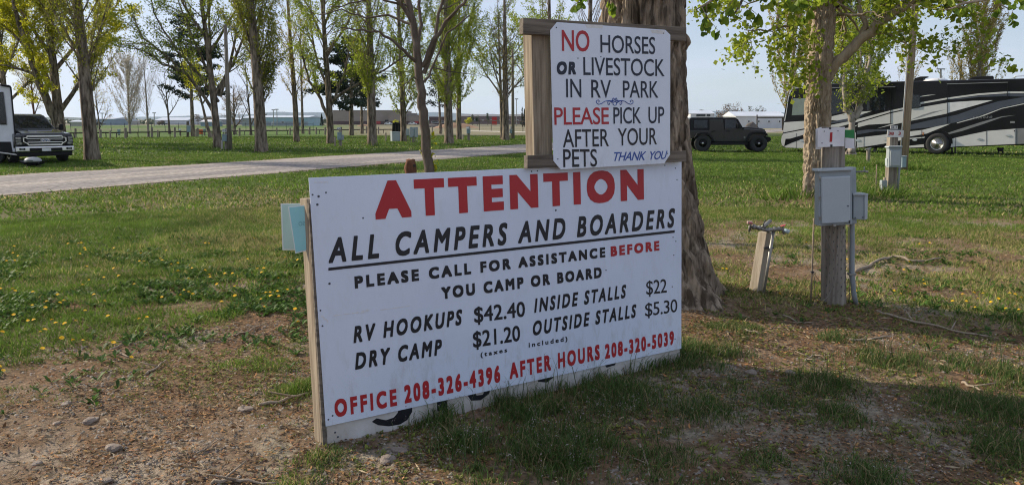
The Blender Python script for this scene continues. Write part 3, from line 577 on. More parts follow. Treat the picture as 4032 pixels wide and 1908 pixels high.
# seed heads / tiny pale flowers on those stems
k = RS.rand(n) < .5; x, y, h = xs[k], ys[k], hs[k]; m = 5; X = np.repeat(x, m)+RS.randn(len(x)*m)*.012; Y = np.repeat(y, m)+RS.randn(len(x)*m)*.012; Hh = np.repeat(h, m)*(.6+.4*RS.rand(len(x)*m)); z = height(X, Y)+Hh
B = np.stack([X, Y, z], 1); s_ = .004; V = np.stack([B, B+RS.randn(len(B), 3)*s_, B+RS.randn(len(B), 3)*s_], 1).reshape(-1, 3); F = np.arange(len(B))[:, None]*3+np.array([0, 1, 2])
tag(mesh_np('seed_heads', V, F, grass_m, albedo=np.repeat(np.array([.42, .36, .33])*(.6+.6*RS.rand(len(B))[:, None]), 3, 0)), 'tiny pale seed heads on the tall grass', 'seed heads', kind='stuff')
# dandelions
def dand_mesh():
    mb = MB(); k = 10
    for ring, (r, z) in enumerate(((.0145, .0), (.010, .005), (.005, .008))):
        for j in range(k):
            a = 2*math.pi*(j+ring*.5)/k; w2 = .28
            mb.add([(0, 0, z-.002), (r*math.cos(a-w2), r*math.sin(a-w2), z), (r*1.12*math.cos(a), r*1.12*math.sin(a), z+.002), (r*math.cos(a+w2), r*math.sin(a+w2), z)], [(0, 1, 2, 3)])
    me_o = mb.obj('dandelion_flower', pm('dandelion_yellow', (.90, .64, .015), (.82, .52, .01), 60, .7)); return me_o
head = dand_mesh(); me_head = head.data; bpy.data.objects.remove(head)
st = MB(); st.tube([(0, 0, -.06), (.002, .001, -.03), (0, 0, 0)], .0018, 4); so = st.obj('stem', pm('dandelion_stem', (.12, .17, .04))); me_stem = so.data; bpy.data.objects.remove(so)
def dandelion(x, y, h, sc, lab, grp):
    o = bpy.data.objects.new('dandelion', me_head); C.link(o); o.location = (x, y, hz(x, y)+h); o.scale = (sc,)*3; o.rotation_euler = (rnd.uniform(-.5, .3), rnd.uniform(-.4, .4), rnd.uniform(0, 6)); tag(o, lab, 'dandelion', grp)
    c = bpy.data.objects.new('stem', me_stem); C.link(c); c.parent = o
nd = 0
left_px = [(160, 1300), (105, 1263), (130, 1263), (200, 1252), (240, 1340), (325, 1345), (170, 1375), (290, 1335), (430, 1245), (545, 1268), (575, 1262), (335, 1230), (635, 1170), (730, 1155), (712, 1165), (240, 1200), (180, 1212), (130, 1210), (330, 1130), (365, 1160), (230, 1160), (60, 1146), (410, 1092), (350, 1093), (345, 1044), (470, 1082), (450, 1055), (320, 998), (50, 1000), (75, 1005), (30, 1020), (60, 1030), (155, 968), (310, 960), (325, 962), (270, 965), (55, 970), (650, 985), (700, 1035), (680, 1040), (640, 1025), (810, 955), (825, 960), (1005, 940), (980, 1030), (1010, 1080), (1040, 1072), (850, 1135), (890, 1080), (920, 1090), (0, 1440), (10, 1450), (15, 1300), (0, 1130), (250, 1280), (300, 1270), (225, 1275), (180, 1310)]
for px, py in left_px:
    p = G(px+rnd.uniform(-6, 6), py); dandelion(p.x, p.y, .04+rnd.uniform(0, .03), rnd.uniform(.8, 1.15), 'yellow dandelion flower in the lawn left of the sign', 'dandelions left of the sign')
x, y = scatter(1500, 5.2, 11, 38); pz = dand_zone(x, y); k = (RS.rand(len(x)) < pz*.5) & (x < -1.1)
for a, b in list(zip(x[k], y[k]))[:130]: dandelion(a, b, .04+rnd.uniform(0, .03), rnd.uniform(.8, 1.15), 'yellow dandelion flower in the lawn left of the sign', 'dandelions left of the sign')
right_px = [(3750, 1195), (3805, 1190), (3835, 1160), (3870, 1160), (3960, 1225), (3995, 1170), (3975, 1160), (3520, 1150), (3360, 1010), (3580, 1030), (3640, 1120), (3900, 1200), (3930, 1185), (4010, 1230), (4020, 1180), (3680, 1070), (3560, 1060), (3370, 1150), (3850, 1180), (3790, 1165), (3000, 1130), (3070, 1170), (2845, 1070), (2860, 1073), (3040, 980), (3620, 960), (3660, 960)]
for px, py in right_px:
    p = G(px, py); dandelion(p.x, p.y, .03+rnd.uniform(0, .02), rnd.uniform(.8, 1.1), 'yellow dandelion flower right of the big cottonwood', 'dandelions right of the cottonwood')
k = (RS.rand(len(x)) < pz*.30) & (x > 3)
for a, b in list(zip(x[k], y[k]))[:40]: dandelion(a, b, .03+rnd.uniform(0, .02), rnd.uniform(.6, 1.0), 'yellow dandelion flower right of the big cottonwood', 'dandelions right of the cottonwood')
# ------------------------------------------------------------------ the big sign
def ZA(x, y): return (1150+.6211*x, 600+.6211*y)
def ZB(x, y): return (1150+.6211*x, 1150+.6211*y)
def Z6(x, y): return (2050+.5742*x, .5742*y)
BP = Plane((-.921, 3.560, .072), Vector((1.091, 4.936, 1.296))-Vector((-.958, 3.613, 1.290)), Vector((-.958, 3.613, 1.290))-Vector((-.921, 3.560, .072)))
so = Vector((.1, 4.2, 0))
sign = empty('campground_sign', so, 'big white board lettered in red and black for campers, on weathered posts', 'sign')
def fnp(pl): return lambda u, v, d: pl.P(u, v, d)
c4 = [BP.uv(*p) for p in ((1283, 1678), (2683, 1371), (2684, 635), (1216, 700))]
bd = MB().prism(c4, fnp(BP), -.006, 0).obj('board', M['sign'], sign, off=so, bevel=.0012)
ob = MB().prism([(.012, -.20), (2.43, -.16), (2.43, 1.12), (.012, 1.12)], fnp(BP), -.022, -.010).obj('old_board', M['oldsign'], sign, off=so)
ob['label'] = 'older white board showing below the new one'
for pts in ([(510, 822), (540, 800), (600, 812), (650, 795), (675, 765), (690, 700), (770, 690), (765, 760), (735, 810), (690, 838), (620, 850), (550, 843)], [(922, 640), (988, 620), (990, 742), (926, 755)],
            [(1095, 620), (1150, 600), (1175, 655), (1215, 650), (1235, 600), (1262, 590), (1255, 645), (1200, 685), (1140, 688)], [(1550, 510), (1580, 500), (1600, 545), (1640, 535), (1650, 480), (1675, 480), (1665, 540), (1620, 572), (1565, 568)], [(1965, 430), (2062, 400), (2055, 462), (2000, 478)], [(2190, 380), (2262, 360), (2262, 405), (2200, 420)]):
    MB().prism([BP.uv(*ZB(*p)) for p in pts][::-1], fnp(BP), -.0098, -.0085).obj('old_letter', M['black'], sign, off=so)
def T(z, body, lb, rb, top, mat, **k): return put_text(BP, body, z(*lb), z(*rb), z(*lb)[1]-(lb[1]-top)*.6211, M[mat], sign, so, **k)
T(ZA, 'ATTENTION', (528, 425), (2230, 298), 180, 'red', offset=.055, spacing=1.34)
T(ZA, 'ALL CAMPERS AND BOARDERS', (232, 702), (2427, 473), 540, 'black', offset=.030, shear=.22, spacing=1.42)
q = [BP.uv(*ZA(*p)) for p in ((230, 748), (2425, 508), (2425, 492), (230, 730))]
MB().prism(q, fnp(BP), .0005, .0016).obj('underline', M['black'], sign, off=so)
T(ZA, 'PLEASE CALL FOR ASSISTANCE', (398, 862), (1985, 663), 783, 'black', offset=.052, spacing=1.45)
T(ZA, 'BEFORE', (2020, 659), (2328, 620), 594, 'red', offset=.052, spacing=1.42)
T(ZA, 'YOU CAMP OR BOARD', (948, 930), (1962, 792), 852, 'black', offset=.052, spacing=1.42)
T(ZB, 'RV HOOKUPS', (390, 322), (1080, 204), 214, 'black', offset=.036, shear=.22, spacing=1.38)
T(ZB, '$42.40', (1155, 193), (1477, 152), 92, 'black', offset=.016, spacing=1.02)
T(ZB, 'INSIDE STALLS', (1535, 130), (2118, 34), 38, 'black', offset=.034, shear=.22, spacing=1.40)
T(ZA, '$22', (2245, 900), (2375, 885), 812, 'black', offset=.006, spacing=.95)
T(ZB, 'DRY CAMP', (400, 490), (952, 394), 382, 'black', offset=.036, shear=.22, spacing=1.38)
T(ZB, '$21.20', (1148, 350), (1446, 306), 247, 'black', offset=.016, spacing=1.02)
T(ZB, 'OUTSIDE STALLS', (1527, 275), (2182, 158), 182, 'black', offset=.034, shear=.22, spacing=1.40)
T(ZB, '$5.30', (2238, 152), (2442, 122), 68, 'black', offset=.006, spacing=.95)
T(ZB, '(taxes', (1195, 418), (1363, 386), 380, 'black', offset=.03, spacing=1.5, base=False)
T(ZB, 'included)', (1500, 358), (1745, 316), 318, 'black', offset=.03, spacing=1.5, base=False)
T(ZB, 'OFFICE', (272, 792), (665, 716), 678, 'red', offset=.045, spacing=1.42)
T(ZB, '208-326-4396', (714, 704), (1320, 566), 588, 'red', offset=.045, spacing=1.38)
T(ZB, 'AFTER HOURS', (1380, 550), (1950, 424), 446, 'red', offset=.045, spacing=1.42)
T(ZB, '208-320-5039', (1984, 422), (2420, 330), 328, 'red', offset=.045, spacing=1.38)
for z, x, y in [(ZA, a, b) for a, b in ((130, 268), (168, 278), (215, 254), (160, 330), (237, 830), (180, 1000), (1518, 120), (1555, 117), (2363, 82), (2430, 100), (2440, 173), (2415, 537), (2433, 562), (2420, 650), (2410, 850), (1672, 366), (1990, 745), (450, 415))] + [(ZB, a, b) for a, b in ((193, 212), (257, 780), (230, 805), (2428, 295))]:
    u, v = BP.uv(*z(x, y)); r = .0045 if y not in (278, 330, 830, 366) else .006
    MB().lathe([(r, 0), (r, .001), (r*.6, .0022)], 10, lambda p: BP.P(u+p.x, v+p.y, p.z)).obj('screw', M['screw'], sign, off=so)
for x, y in ((277, 890), (295, 918)):
    u, v = BP.uv(*ZB(x, y)); MB().lathe([(.005, 0), (.005, .001), (.003, .002)], 10, lambda p: BP.P(u+p.x, v+p.y, p.z-.0095)).obj('screw', M['screw'], sign, off=so)
# faint smudges of torn tape
smud = pm('tape_residue', (.60, .61, .64), (.68, .69, .72), 60, .7)
for x0, y0, x1, y1 in ((185, 150, 230, 185), (265, 150, 425, 128), (435, 128, 490, 112), (560, 112, 745, 86), (140, 190, 230, 188)):
    z = ZB if y0 != 190 else ZA; a = BP.uv(*z(x0, y0)); b = BP.uv(*z(x1, y1)); h = .010 if x0 in (185, 435) else .004
    pts = []; m = 12
    for i in range(m+1): pts.append((a[0]+(b[0]-a[0])*i/m, a[1]+(b[1]-a[1])*i/m-h*rnd.random()))
    for i in range(m, -1, -1): pts.append((a[0]+(b[0]-a[0])*i/m, a[1]+(b[1]-a[1])*i/m+.001+h*rnd.random()))
    MB().prism(pts, fnp(BP), .0002, .0005).obj('tape_mark', smud, sign, off=so)
vt = BP.uv(1221, 783)[1]
MB().prism([(-.012, -.25), (.040, -.25), (.040, vt), (-.012, vt)], fnp(BP), -.135, -.024).obj('post', M['wood_v'], sign, off=so, bevel=.003)
MB().prism([(-.012+.001, -.25), (.010, -.25), (.010, vt-.02), (-.011, vt-.02)], fnp(BP), -.0235, -.007).obj('edge_batten', M['wood_h'], sign, off=so)
MB().prism([(2.36, -.2), (2.44, -.2), (2.44, 1.20), (2.36, 1.20)], fnp(BP), -.115, -.024).obj('post', M['wood_v'], sign, off=so, bevel=.003)
# ------------------------------------------------------------------ the small notice sign
k = .945; cv = Vector((0, 0, EYE)); sc3 = lambda p: cv+(Vector(p)-cv)*k
SP = Plane(sc3((.248, 4.575, 1.269)), Vector((1.028, 5.101, 2.14))-Vector((.225, 4.593, 2.128)), Vector((.225, 4.593, 2.128))-Vector((.248, 4.575, 1.269)))
s2 = Vector((.6, 4.6, 0))
note = empty('notice_sign', s2, 'upright white notice with cut corners about horses and pets, above the big sign', 'sign')
cor = [Z6(*p) for p in ((275, 1162), (985, 1121), (1025, 1060), (1027, 240), (993, 206), (250, 153), (204, 208), (226, 1104))]
MB().prism([SP.uv(*p) for p in cor], fnp(SP), -.004, 0).obj('panel', M['sign2'], note, off=s2, bevel=.001)
def T2(body, lb, rb, top, mat, **k): return put_text(SP, body, Z6(*lb), Z6(*rb), Z6(*lb)[1]-(lb[1]-top)*.5742, M[mat], note, s2, **k)
T2('NO', (283, 350), (472, 354), 204, 'red', offset=.012)
T2('HORSES', (547, 360), (922, 371), 238, 'navy', offset=.006, spacing=.98)
T2('OR', (248, 512), (378, 512), 422, 'navy', offset=.055, shear=.12, spacing=1.3)
T2('LIVESTOCK', (430, 514), (986, 522), 391, 'navy', offset=.006, spacing=.98)
T2('IN', (312, 667), (416, 668), 541, 'navy', offset=.006); T2('RV', (484, 669), (620, 670), 547, 'navy', offset=.006); T2('PARK', (701, 669), (944, 670), 553, 'navy', offset=.006)
T2('PLEASE', (231, 855), (605, 850), 736, 'red', offset=.008, spacing=.95); T2('PICK', (636, 848), (826, 845), 735, 'navy', offset=.006, spacing=.95); T2('UP', (876, 845), (984, 842), 733, 'navy', offset=.006)
T2('AFTER', (289, 1010), (605, 1001), 888, 'black', offset=.006); T2('YOUR', (666, 998), (934, 989), 880, 'black', offset=.006)
T2('PETS', (292, 1145), (524, 1140), 1022, 'black', offset=.008)
T2('THANK', (640, 1103), (862, 1096), 1043, 'blue', offset=.010, shear=.35, spacing=.92); T2('YOU', (888, 1094), (1006, 1088), 1038, 'blue', offset=.010, shear=.35, spacing=.92)
# scroll with a paw print
def u6(x, y): return SP.uv(*Z6(x, y))
def stroke(pts, wd, mb):
    P = [Vector((*u6(*p), 0)) for p in pts]; mb.tube([SP.P(p.x, p.y, .0012) for p in P], wd, 5)
orn = MB()
for sgn in (-1, 1):
    X = lambda x: 645+sgn*(x-645)
    stroke([(X(668), 700), (X(690), 690), (X(715), 695), (X(735), 710), (X(755), 716), (X(770), 706), (X(770), 690), (X(757), 686), (X(750), 694), (X(756), 701)], .0022, orn)
    stroke([(X(668), 692), (X(684), 690), (X(694), 700), (X(692), 714), (X(684), 719), (X(679), 712), (X(684), 706)], .0022, orn)
orn.obj('scroll', M['blue'], note, off=s2)
paw = MB()
def ring(cx, cy, rx, ry, a=0):
    P = []
    for j in range(13):
        t = 2*math.pi*j/12; x = rx*math.cos(t); y = ry*math.sin(t); P.append((cx+x*math.cos(a)-y*math.sin(a), cy+x*math.sin(a)+y*math.cos(a)))
    stroke(P, .0022, paw)
ring(636, 682, 6, 9); ring(654, 682, 6, 9); ring(626, 696, 4, 8); ring(664, 696, 4, 8); ring(645, 710, 13, 13)
paw.obj('paw_print', M['blue'], note, off=s2)
for x, y in ((245, 190), (978, 229), (255, 1090), (1008, 1052), (393, 400), (550, 390)):
    u, v = u6(x, y); MB().lathe([(.004, 0), (.004, .001), (.002, .002)], 10, lambda p: SP.P(u+p.x, v+p.y, p.z)).obj('screw', M['screw'], note, off=s2)
for pts in (((440, 168), (565, 172), (560, 196), (455, 192)), ((890, 205), (990, 210), (985, 235), (900, 228))):
    MB().prism([u6(*p) for p in pts][::-1], fnp(SP), .0002, .0005).obj('tape_mark', pm('yellowed_tape', (.62, .60, .56), (.72, .72, .72), 30, .6), note, off=s2)
TB = [Z6(*p) for p in ((38, 237), (1142, 282), (1142, 186), (38, 120))]
def beam(pts, d0, d1, name='beam'):
    o = MB().prism([SP.uv(*Z6(*p)) for p in pts], fnp(SP), d0, d1); ctr = SP.P(*SP.uv(*Z6(*pts[0])))
    ob = o.obj(name, M['wood_h'], note, off=s2, bevel=.003); return ob
yaw = math.atan2(SP.ux.y, SP.ux.x)
for pts in (((22, 232), (1142, 282), (1142, 186), (22, 122)), ((52, 1155), (1142, 1108), (1142, 1034), (52, 1066))):
    uvs = [SP.uv(*Z6(*p)) for p in pts]; o = bpy.data.objects.new('beam', bpy.data.meshes.new('beam'))
    mb = MB(); Rm = Matrix.Rotation(-yaw, 3, 'Z'); mb.prism(uvs, lambda u, v, d: Rm @ (SP.P(u, v, d)-s2), -.046, -.005)
    ob = mb.obj('beam', M['wood_h'], note, bevel=.003); ob.rotation_euler = (0, 0, yaw)
pu = SP.uv(*Z6(108, 240))[0]; pu2 = SP.uv(*Z6(204, 240))[0]; vt2 = SP.uv(*Z6(108, 200))[1]
Rm = Matrix.Rotation(-yaw, 3, 'Z')
for a, b, da, db, v0 in ((pu, pu2+.03, -.135, -.047, .03), (.80, .875, -.235, -.150, -1.3)):
    MB().prism([(a, v0), (b, v0), (b, vt2), (a, vt2)], fnp(SP), da, db).obj('post', M['wood_v'], note, off=s2, bevel=.003)
# ------------------------------------------------------------------ laminated cards on the left post
def quadprism(pts, Y, depth, name, mat, parent=None, off=(0, 0, 0), bevel=0, Yf=None, sl=0.0):
    P = [at(x, y, Y if Yf is None else Yf(x, y)) for x, y in pts]; n = len(P); mb = MB()
    dd = Vector((sl*depth, depth, 0)); mb.add(P+[p+dd for p in P], [tuple(range(n)), tuple(range(2*n-1, n-1, -1))]+[(i, n+i, n+(i+1) % n, (i+1) % n) for i in range(n)])
    return mb.obj(name, mat, parent, off=off, bevel=bevel)
def card(pts, Y, mat, lab, txt=None):
    c = at(pts[3][0], pts[3][1], Y); e = empty('laminated_card', c, lab, 'card')
    ins = []; cx = sum(p[0] for p in pts)/4; cy = sum(p[1] for p in pts)/4
    quadprism(pts, Y, .002, 'sleeve', M['paper_rim'], e, c); quadprism([(cx+(x-cx)*.88, cy+(y-cy)*.95) for x, y in pts], Y-.0015, .001, 'sheet', M[mat], e, c)
    if txt:
        pl = Plane(at(cx, cy, Y-.002), (1, 0, 0), (0, 0, 1)); o = put_text(pl, 'SO', *txt, M['faint'], e, c, offset=.0, mirror=True, d=.0005, name='print')
card([(1105, 801), (1192, 800), (1190, 984), (1112, 984)], 3.80, 'paper_pale', 'pale green laminated card behind the bluer card at the left post')
card([(1133, 812), (1206, 806), (1215, 985), (1163, 998)], 3.66, 'paper', 'tilted light blue laminated card on the left sign post', ((1176, 889), (1200, 887), 873))
# ------------------------------------------------------------------ numbered utility post
ub = G(3300, 1196)+Vector((0, .09, 0)); utop = at(3279, 500, ub.y-.02)
up = empty('utility_post', ub, 'thick round wooden post with grey electric box and white number 1 plate', 'post')
pth = [ub+(utop-ub)*t for t in (-.05, 0, .3, .6, .97, 1)]
mb = MB(); k = 28; P = []
for t in np.linspace(-.05, 1, 40):
    c = ub+(utop-ub)*float(t)
    for j in range(k):
        a = 2*math.pi*j/k; cr = -.010*max(0, 1-abs(((a-4.9+.08*math.sin(t*9)) % 6.283)-.15)/.10)-.005*max(0, 1-abs(((a-4.3+.05*math.sin(t*14)) % 6.283)-.1)/.08)
        r = .101+.004*float(vn([math.cos(a)*3], [math.sin(a)*3], [t*2], 4)[0])+cr-.01*t; P.append(c+Vector((math.cos(a)*r, math.sin(a)*r, 0)))
mb.add(P, [(i*k+j, i*k+(j+1) % k, (i+1)*k+(j+1) % k, (i+1)*k+j) for i in range(39) for j in range(k)]+[tuple(range(39*k, 40*k))])
po = mb.obj('post', M['wood_grey'], up, off=ub)
# incised treatment marks
slot = MB()
for i in range(9):
    for j, a in enumerate(np.linspace(3.7, 5.6, 7)):
        t = .05+i*.052+(.026 if j % 2 else 0); c = ub+(utop-ub)*t; r = .1035-.01*t; slot.box(c+Vector((math.cos(a)*r, math.sin(a)*r, 0)), (.0035, .0035, .018))
tag(slot.obj('incision_marks', M['iron'], up, off=ub), kind='stuff')
Yb = ub.y-.12
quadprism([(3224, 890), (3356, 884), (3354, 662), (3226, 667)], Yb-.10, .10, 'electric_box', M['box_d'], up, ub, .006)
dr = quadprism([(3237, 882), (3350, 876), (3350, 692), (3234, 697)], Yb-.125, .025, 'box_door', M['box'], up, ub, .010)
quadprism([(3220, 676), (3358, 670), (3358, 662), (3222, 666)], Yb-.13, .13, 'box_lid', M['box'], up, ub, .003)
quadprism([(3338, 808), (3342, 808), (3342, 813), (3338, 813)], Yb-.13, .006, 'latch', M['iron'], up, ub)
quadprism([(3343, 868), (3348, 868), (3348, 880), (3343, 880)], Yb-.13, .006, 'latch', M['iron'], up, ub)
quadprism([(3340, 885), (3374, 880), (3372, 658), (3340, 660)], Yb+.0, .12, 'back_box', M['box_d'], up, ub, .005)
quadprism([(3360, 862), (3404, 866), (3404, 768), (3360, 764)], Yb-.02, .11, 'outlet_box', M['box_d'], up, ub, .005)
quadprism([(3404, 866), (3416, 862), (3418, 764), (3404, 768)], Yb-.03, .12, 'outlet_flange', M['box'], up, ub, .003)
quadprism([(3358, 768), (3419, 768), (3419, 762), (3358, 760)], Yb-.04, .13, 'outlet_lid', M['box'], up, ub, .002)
pl1 = Plane(at(3270, 540, Yb+.0), (1, 0, 0.02), (0, 0, 1))
quadprism([(3212, 588), (3235, 586), (3235, 500), (3212, 508)], Yb+.03, .004, 'number_plate', M['plate'], up, ub)['label'] = 'white plate edge behind the front plate'
quadprism([(3219, 580), (3325, 576), (3327, 500), (3220, 506)], Yb+.0, .004, 'number_plate', M['plate'], up, ub, .001)['label'] = 'white plate with a red number 1'
pg = quadprism([(3328, 584), (3364, 584), (3364, 545), (3328, 543)], Yb+.05, .005, 'two_tone_plate', M['plate'], up, ub)
quadprism([(3328, 542.5), (3364, 544.5), (3364, 511), (3328, 511)], Yb+.05, .005, 'two_tone_plate', M['green'], up, ub)
quadprism([(3265, 509), (3273, 509), (3273, 502), (3265, 502)], Yb-.003, .006, 'clip', M['iron'], up, ub); quadprism([(3270, 578), (3278, 578), (3278, 569), (3270, 569)], Yb-.003, .006, 'clip', M['iron'], up, ub)
put_text(pl1, '1', (3266, 559), (3276, 558), 522, M['red'], up, ub, offset=0, d=.003, name='numeral')
for x, y in ((3246, 517), (3300, 515), (3237, 563)):
    quadprism([(x-1.6, y+2), (x+1.6, y+2), (x+1.6, y-2), (x-1.6, y-2)], Yb-.003, .004, 'screw', M['screw'], up, ub)
for y_ in (700, 780, 860): quadprism([(3226, y_+7), (3233, y_+7), (3233, y_-7), (3226, y_-7)], Yb-.112, .014, 'hinge', M['pipe'], up, ub, .001)
quadprism([(3281, 892), (3293, 892), (3293, 882), (3281, 882)], Yb-.135, .02, 'hasp', M['pipe'], up, ub, .002)
quadprism([(3366, 860), (3370, 860), (3370, 855), (3366, 855)], Yb-.024, .006, 'screw', M['screw'], up, ub); quadprism([(3396, 858), (3400, 858), (3400, 853), (3396, 853)], Yb-.024, .006, 'screw', M['screw'], up, ub)
cd = MB(); cd.tube([at(3353, 660, Yb+.07), at(3355, 880, Yb+.07), at(3355, 1080, Yb+.06), at(3362, 1155, Yb+.07), at(3372, 1203, Yb+.10)], .0215, 12); cd.obj('conduit', M['pvc'], up, True, off=ub)
cc_ = MB(); p = at(3354, 1078, Yb+.06); cc_.box(p, (.062, .05, .018)); cc_.obj('clamp', M['pipe'], up, off=ub, bevel=.003)
tp = MB(); tp.tube([at(3372, 676, Yb), at(3395, 676, Yb-.01), at(3408, 672, Yb-.02)], .008, 8); tp.tube([at(3402, 674, Yb-.01), at(3404, 656, Yb-.01)], .005, 6); tp.tube([at(3405, 675, Yb-.02), at(3419, 677, Yb-.03)], .009, 8); tp.obj('tap', M['pipe'], up, True, off=ub)
wi = MB(); wi.tube([at(3248, 890, Yb-.01), at(3252, 930, Yb-.01), at(3280, 1000, Yb-.012), at(3293, 1060, Yb-.012), at(3285, 1110, Yb-.012), at(3262, 1165, Yb-.02), at(3245, 1182, Yb-.05), at(3222, 1178, Yb-.05)], .003, 5); wi.obj('ground_wire', M['wire'], up, True, off=ub)
wi = MB(); wi.tube([at(3340, 890, Yb-.0), at(3342, 1000, Yb+.0), at(3345, 1195, Yb+.03)], .003, 5); wi.obj('ground_wire', M['wire'], up, True, off=ub)
# ground rod
rb_ = G(3194, 1178); rt = at(3205, 859, rb_.y+.02)
rod = empty('ground_rod', rb_, 'thin bare metal rod stuck in the grass left of the numbered post', 'rod')
MB().tube([rb_-Vector((0, 0, .1)), rt], .008, 8).obj('rod', M['stick'], rod, True, off=rb_)
mb = MB(); cl = at(3199, 1070, rb_.y); mb.box(cl, (.028, .024, .014)); mb.obj('clamp', M['iron'], rod, off=rb_)
mb = MB(); mb.tube([cl, at(3208, 1078, rb_.y-.02), at(3225, 1103, rb_.y), at(3250, 1110, rb_.y+.1), at(3262, 1103, rb_.y+.05)], .0025, 5); mb.tube([cl, at(3206, 1090, rb_.y), at(3207, 1130, rb_.y), at(3213, 1165, rb_.y), at(3232, 1184, rb_.y-.02)], .0025, 5); mb.obj('wire', M['wire'], rod, True, off=rb_)
# water standpipe
wb = G(2975, 1146); wt = at(3013, 912, wb.y+.04)
ws = empty('water_standpipe', wb, 'leaning timber stake with galvanised tee pipe and two red hose valves', 'water tap')
ax = (wt-wb); mb = MB()
yr = .70
def stake(cx, wdt, dep, name, mat, zoff=0, dx=0):
    m = MB(); vs = []
    for t in (-.12, 1):
        c = wb+ax*t+Vector((dx, zoff, 0))
        for sx, sy in ((-1, -1), (1, -1), (1, 1), (-1, 1)):
            x = sx*wdt/2; y = sy*dep/2; vs.append(c+Vector((x*math.cos(yr)-y*math.sin(yr)+cx, x*math.sin(yr)+y*math.cos(yr), 0)))
    m.add(vs, [(0, 3, 2, 1), (4, 5, 6, 7), (0, 1, 5, 4), (1, 2, 6, 5), (2, 3, 7, 6), (3, 0, 4, 7)]); return m.obj(name, mat, ws, off=wb, bevel=.004)
stake(0, .088, .088, 'stake', M['wood_pale'])
pp = MB(); e = Vector((.048, -.075, 0)); pp.tube([wb+e-ax*.1, wb+e+ax*.5, wb+e+ax*1.06], .015, 10); pp.obj('riser_pipe', M['pipe'], ws, True, off=wb)
mb = MB(); mb.box(wb+e*.7+ax*.75, (.09, .05, .014)); mb.obj('strap', M['iron'], ws, off=wb)
Yp = wb.y-.04
mb = MB(); mb.tube([at(2960, 891, Yp+.02), at(3018, 905, Yp), at(3070, 901, Yp-.01)], .018, 10)
for x, y, r in ((2968, 893, .023), (2990, 898, .023), (3026, 906, .026), (3048, 902, .024), (3068, 901, .022)): mb.tube([at(x-5, y-.6, Yp), at(x+5, y+.6, Yp)], r, 10)
mb.obj('tee_pipe', M['pipe'], ws, True, off=wb)
mb = MB(); mb.tube([at(3003, 895, Yp), at(3010, 888, Yp+.02), at(3034, 868, Yp+.06)], .017, 10); mb.obj('nozzle_pipe', M['pipe'], ws, True, off=wb)
mb = MB(); mb.tube([at(3002, 893, Yp-.02), at(3008, 878, Yp-.02), at(3014, 866, Yp-.02)], .005, 6); mb.tube([at(3010, 898, Yp-.02), at(3022, 886, Yp-.02)], .006, 6); mb.obj('handle', M['iron'], ws, True, off=wb)
for sgn, x, y in ((-1, 2954, 892), (1, 3082, 902)):
    mb = MB(); c = at(x, y, Yp); mb.tube([c+Vector((-.035*sgn, 0, 0)), c, c+Vector((.012*sgn, -.01, -.045))], [.016, .017, .011], 9); mb.tube([c+Vector((0, 0, 0)), c+Vector((0, -.005, .032))], .007, 6); vb = mb.obj('valve', M['pipe'], ws, True, off=wb)
    mb = MB(); hc = c+Vector((0, -.005, .034)); k = 6
    mb.lathe([(.022, -.004), (.026, 0), (.022, .004)], 9, lambda p: hc+Vector((p.x, p.y*.9, p.z+.25*p.x*sgn))); mb.obj('valve_handle', M['valve'], ws, off=wb)
mb = MB(); c = at(3096, 909, Yp-.02); mb.tube([c+Vector((-.02, 0, .012)), c+Vector((.022, -.01, -.01))], [.016, .02], 10); mb.obj('hose_cap', M['bluecap'], ws, True, off=wb)
mb = MB(); c = at(2952, 876, Yp); mb.box(c, (.05, .03, .028)); mb.obj('valve_guard', M['pinkcap'], ws, off=wb, bevel=.008)
# ------------------------------------------------------------------ second hookup post (38 | 3)
sb = G(3530, 760); hp = empty('hookup_post', sb, 'wooden hookup post with plates 38 and 3, grey box and conduit, in mid lawn', 'post')
Yh = sb.y-.08
def post_px(x0, x1, yt, x2, x3, Y, dep, name, mat, par, off, yb=None):
    return quadprism([(x2, yb), (x3, yb), (x1, yt), (x0, yt)], Y, dep, name, mat, par, off, .006)
post_px(3506, 3538, 520, 3495, 3530, sb.y-.07, .16, 'post', M['wood_grey'], hp, sb, 775)
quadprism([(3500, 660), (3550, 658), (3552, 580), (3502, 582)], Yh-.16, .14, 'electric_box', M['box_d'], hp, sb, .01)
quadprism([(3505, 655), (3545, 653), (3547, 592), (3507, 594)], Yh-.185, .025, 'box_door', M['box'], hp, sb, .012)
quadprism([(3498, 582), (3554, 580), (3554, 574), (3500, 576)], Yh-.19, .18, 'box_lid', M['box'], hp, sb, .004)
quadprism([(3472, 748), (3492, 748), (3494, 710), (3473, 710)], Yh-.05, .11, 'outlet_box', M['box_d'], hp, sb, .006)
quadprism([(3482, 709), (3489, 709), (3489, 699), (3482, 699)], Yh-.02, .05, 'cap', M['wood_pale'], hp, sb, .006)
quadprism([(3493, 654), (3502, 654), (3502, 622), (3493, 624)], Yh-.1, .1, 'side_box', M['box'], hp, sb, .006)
quadprism([(3493, 540), (3557, 541), (3559, 513), (3495, 511)], Yh-.02, .008, 'number_plate', M['plate'], hp, sb)['label'] = 'wide white plate reading 38 3 in red'
quadprism([(3506, 507), (3535, 508), (3536, 495), (3507, 495)], Yh-.02, .008, 'number_plate', M['plate'], hp, sb)['label'] = 'small white plate reading 34 7'
pl2 = Plane(at(3525, 530, Yh-.02), (1, 0, 0), (0, 0, 1))
put_text(pl2, '38', (3498, 531), (3519, 532), 519, M['red'], hp, sb, offset=.02, d=.004, name='numeral'); put_text(pl2, '3', (3537, 532), (3546, 532), 519, M['red'], hp, sb, offset=.02, d=.004, name='numeral')
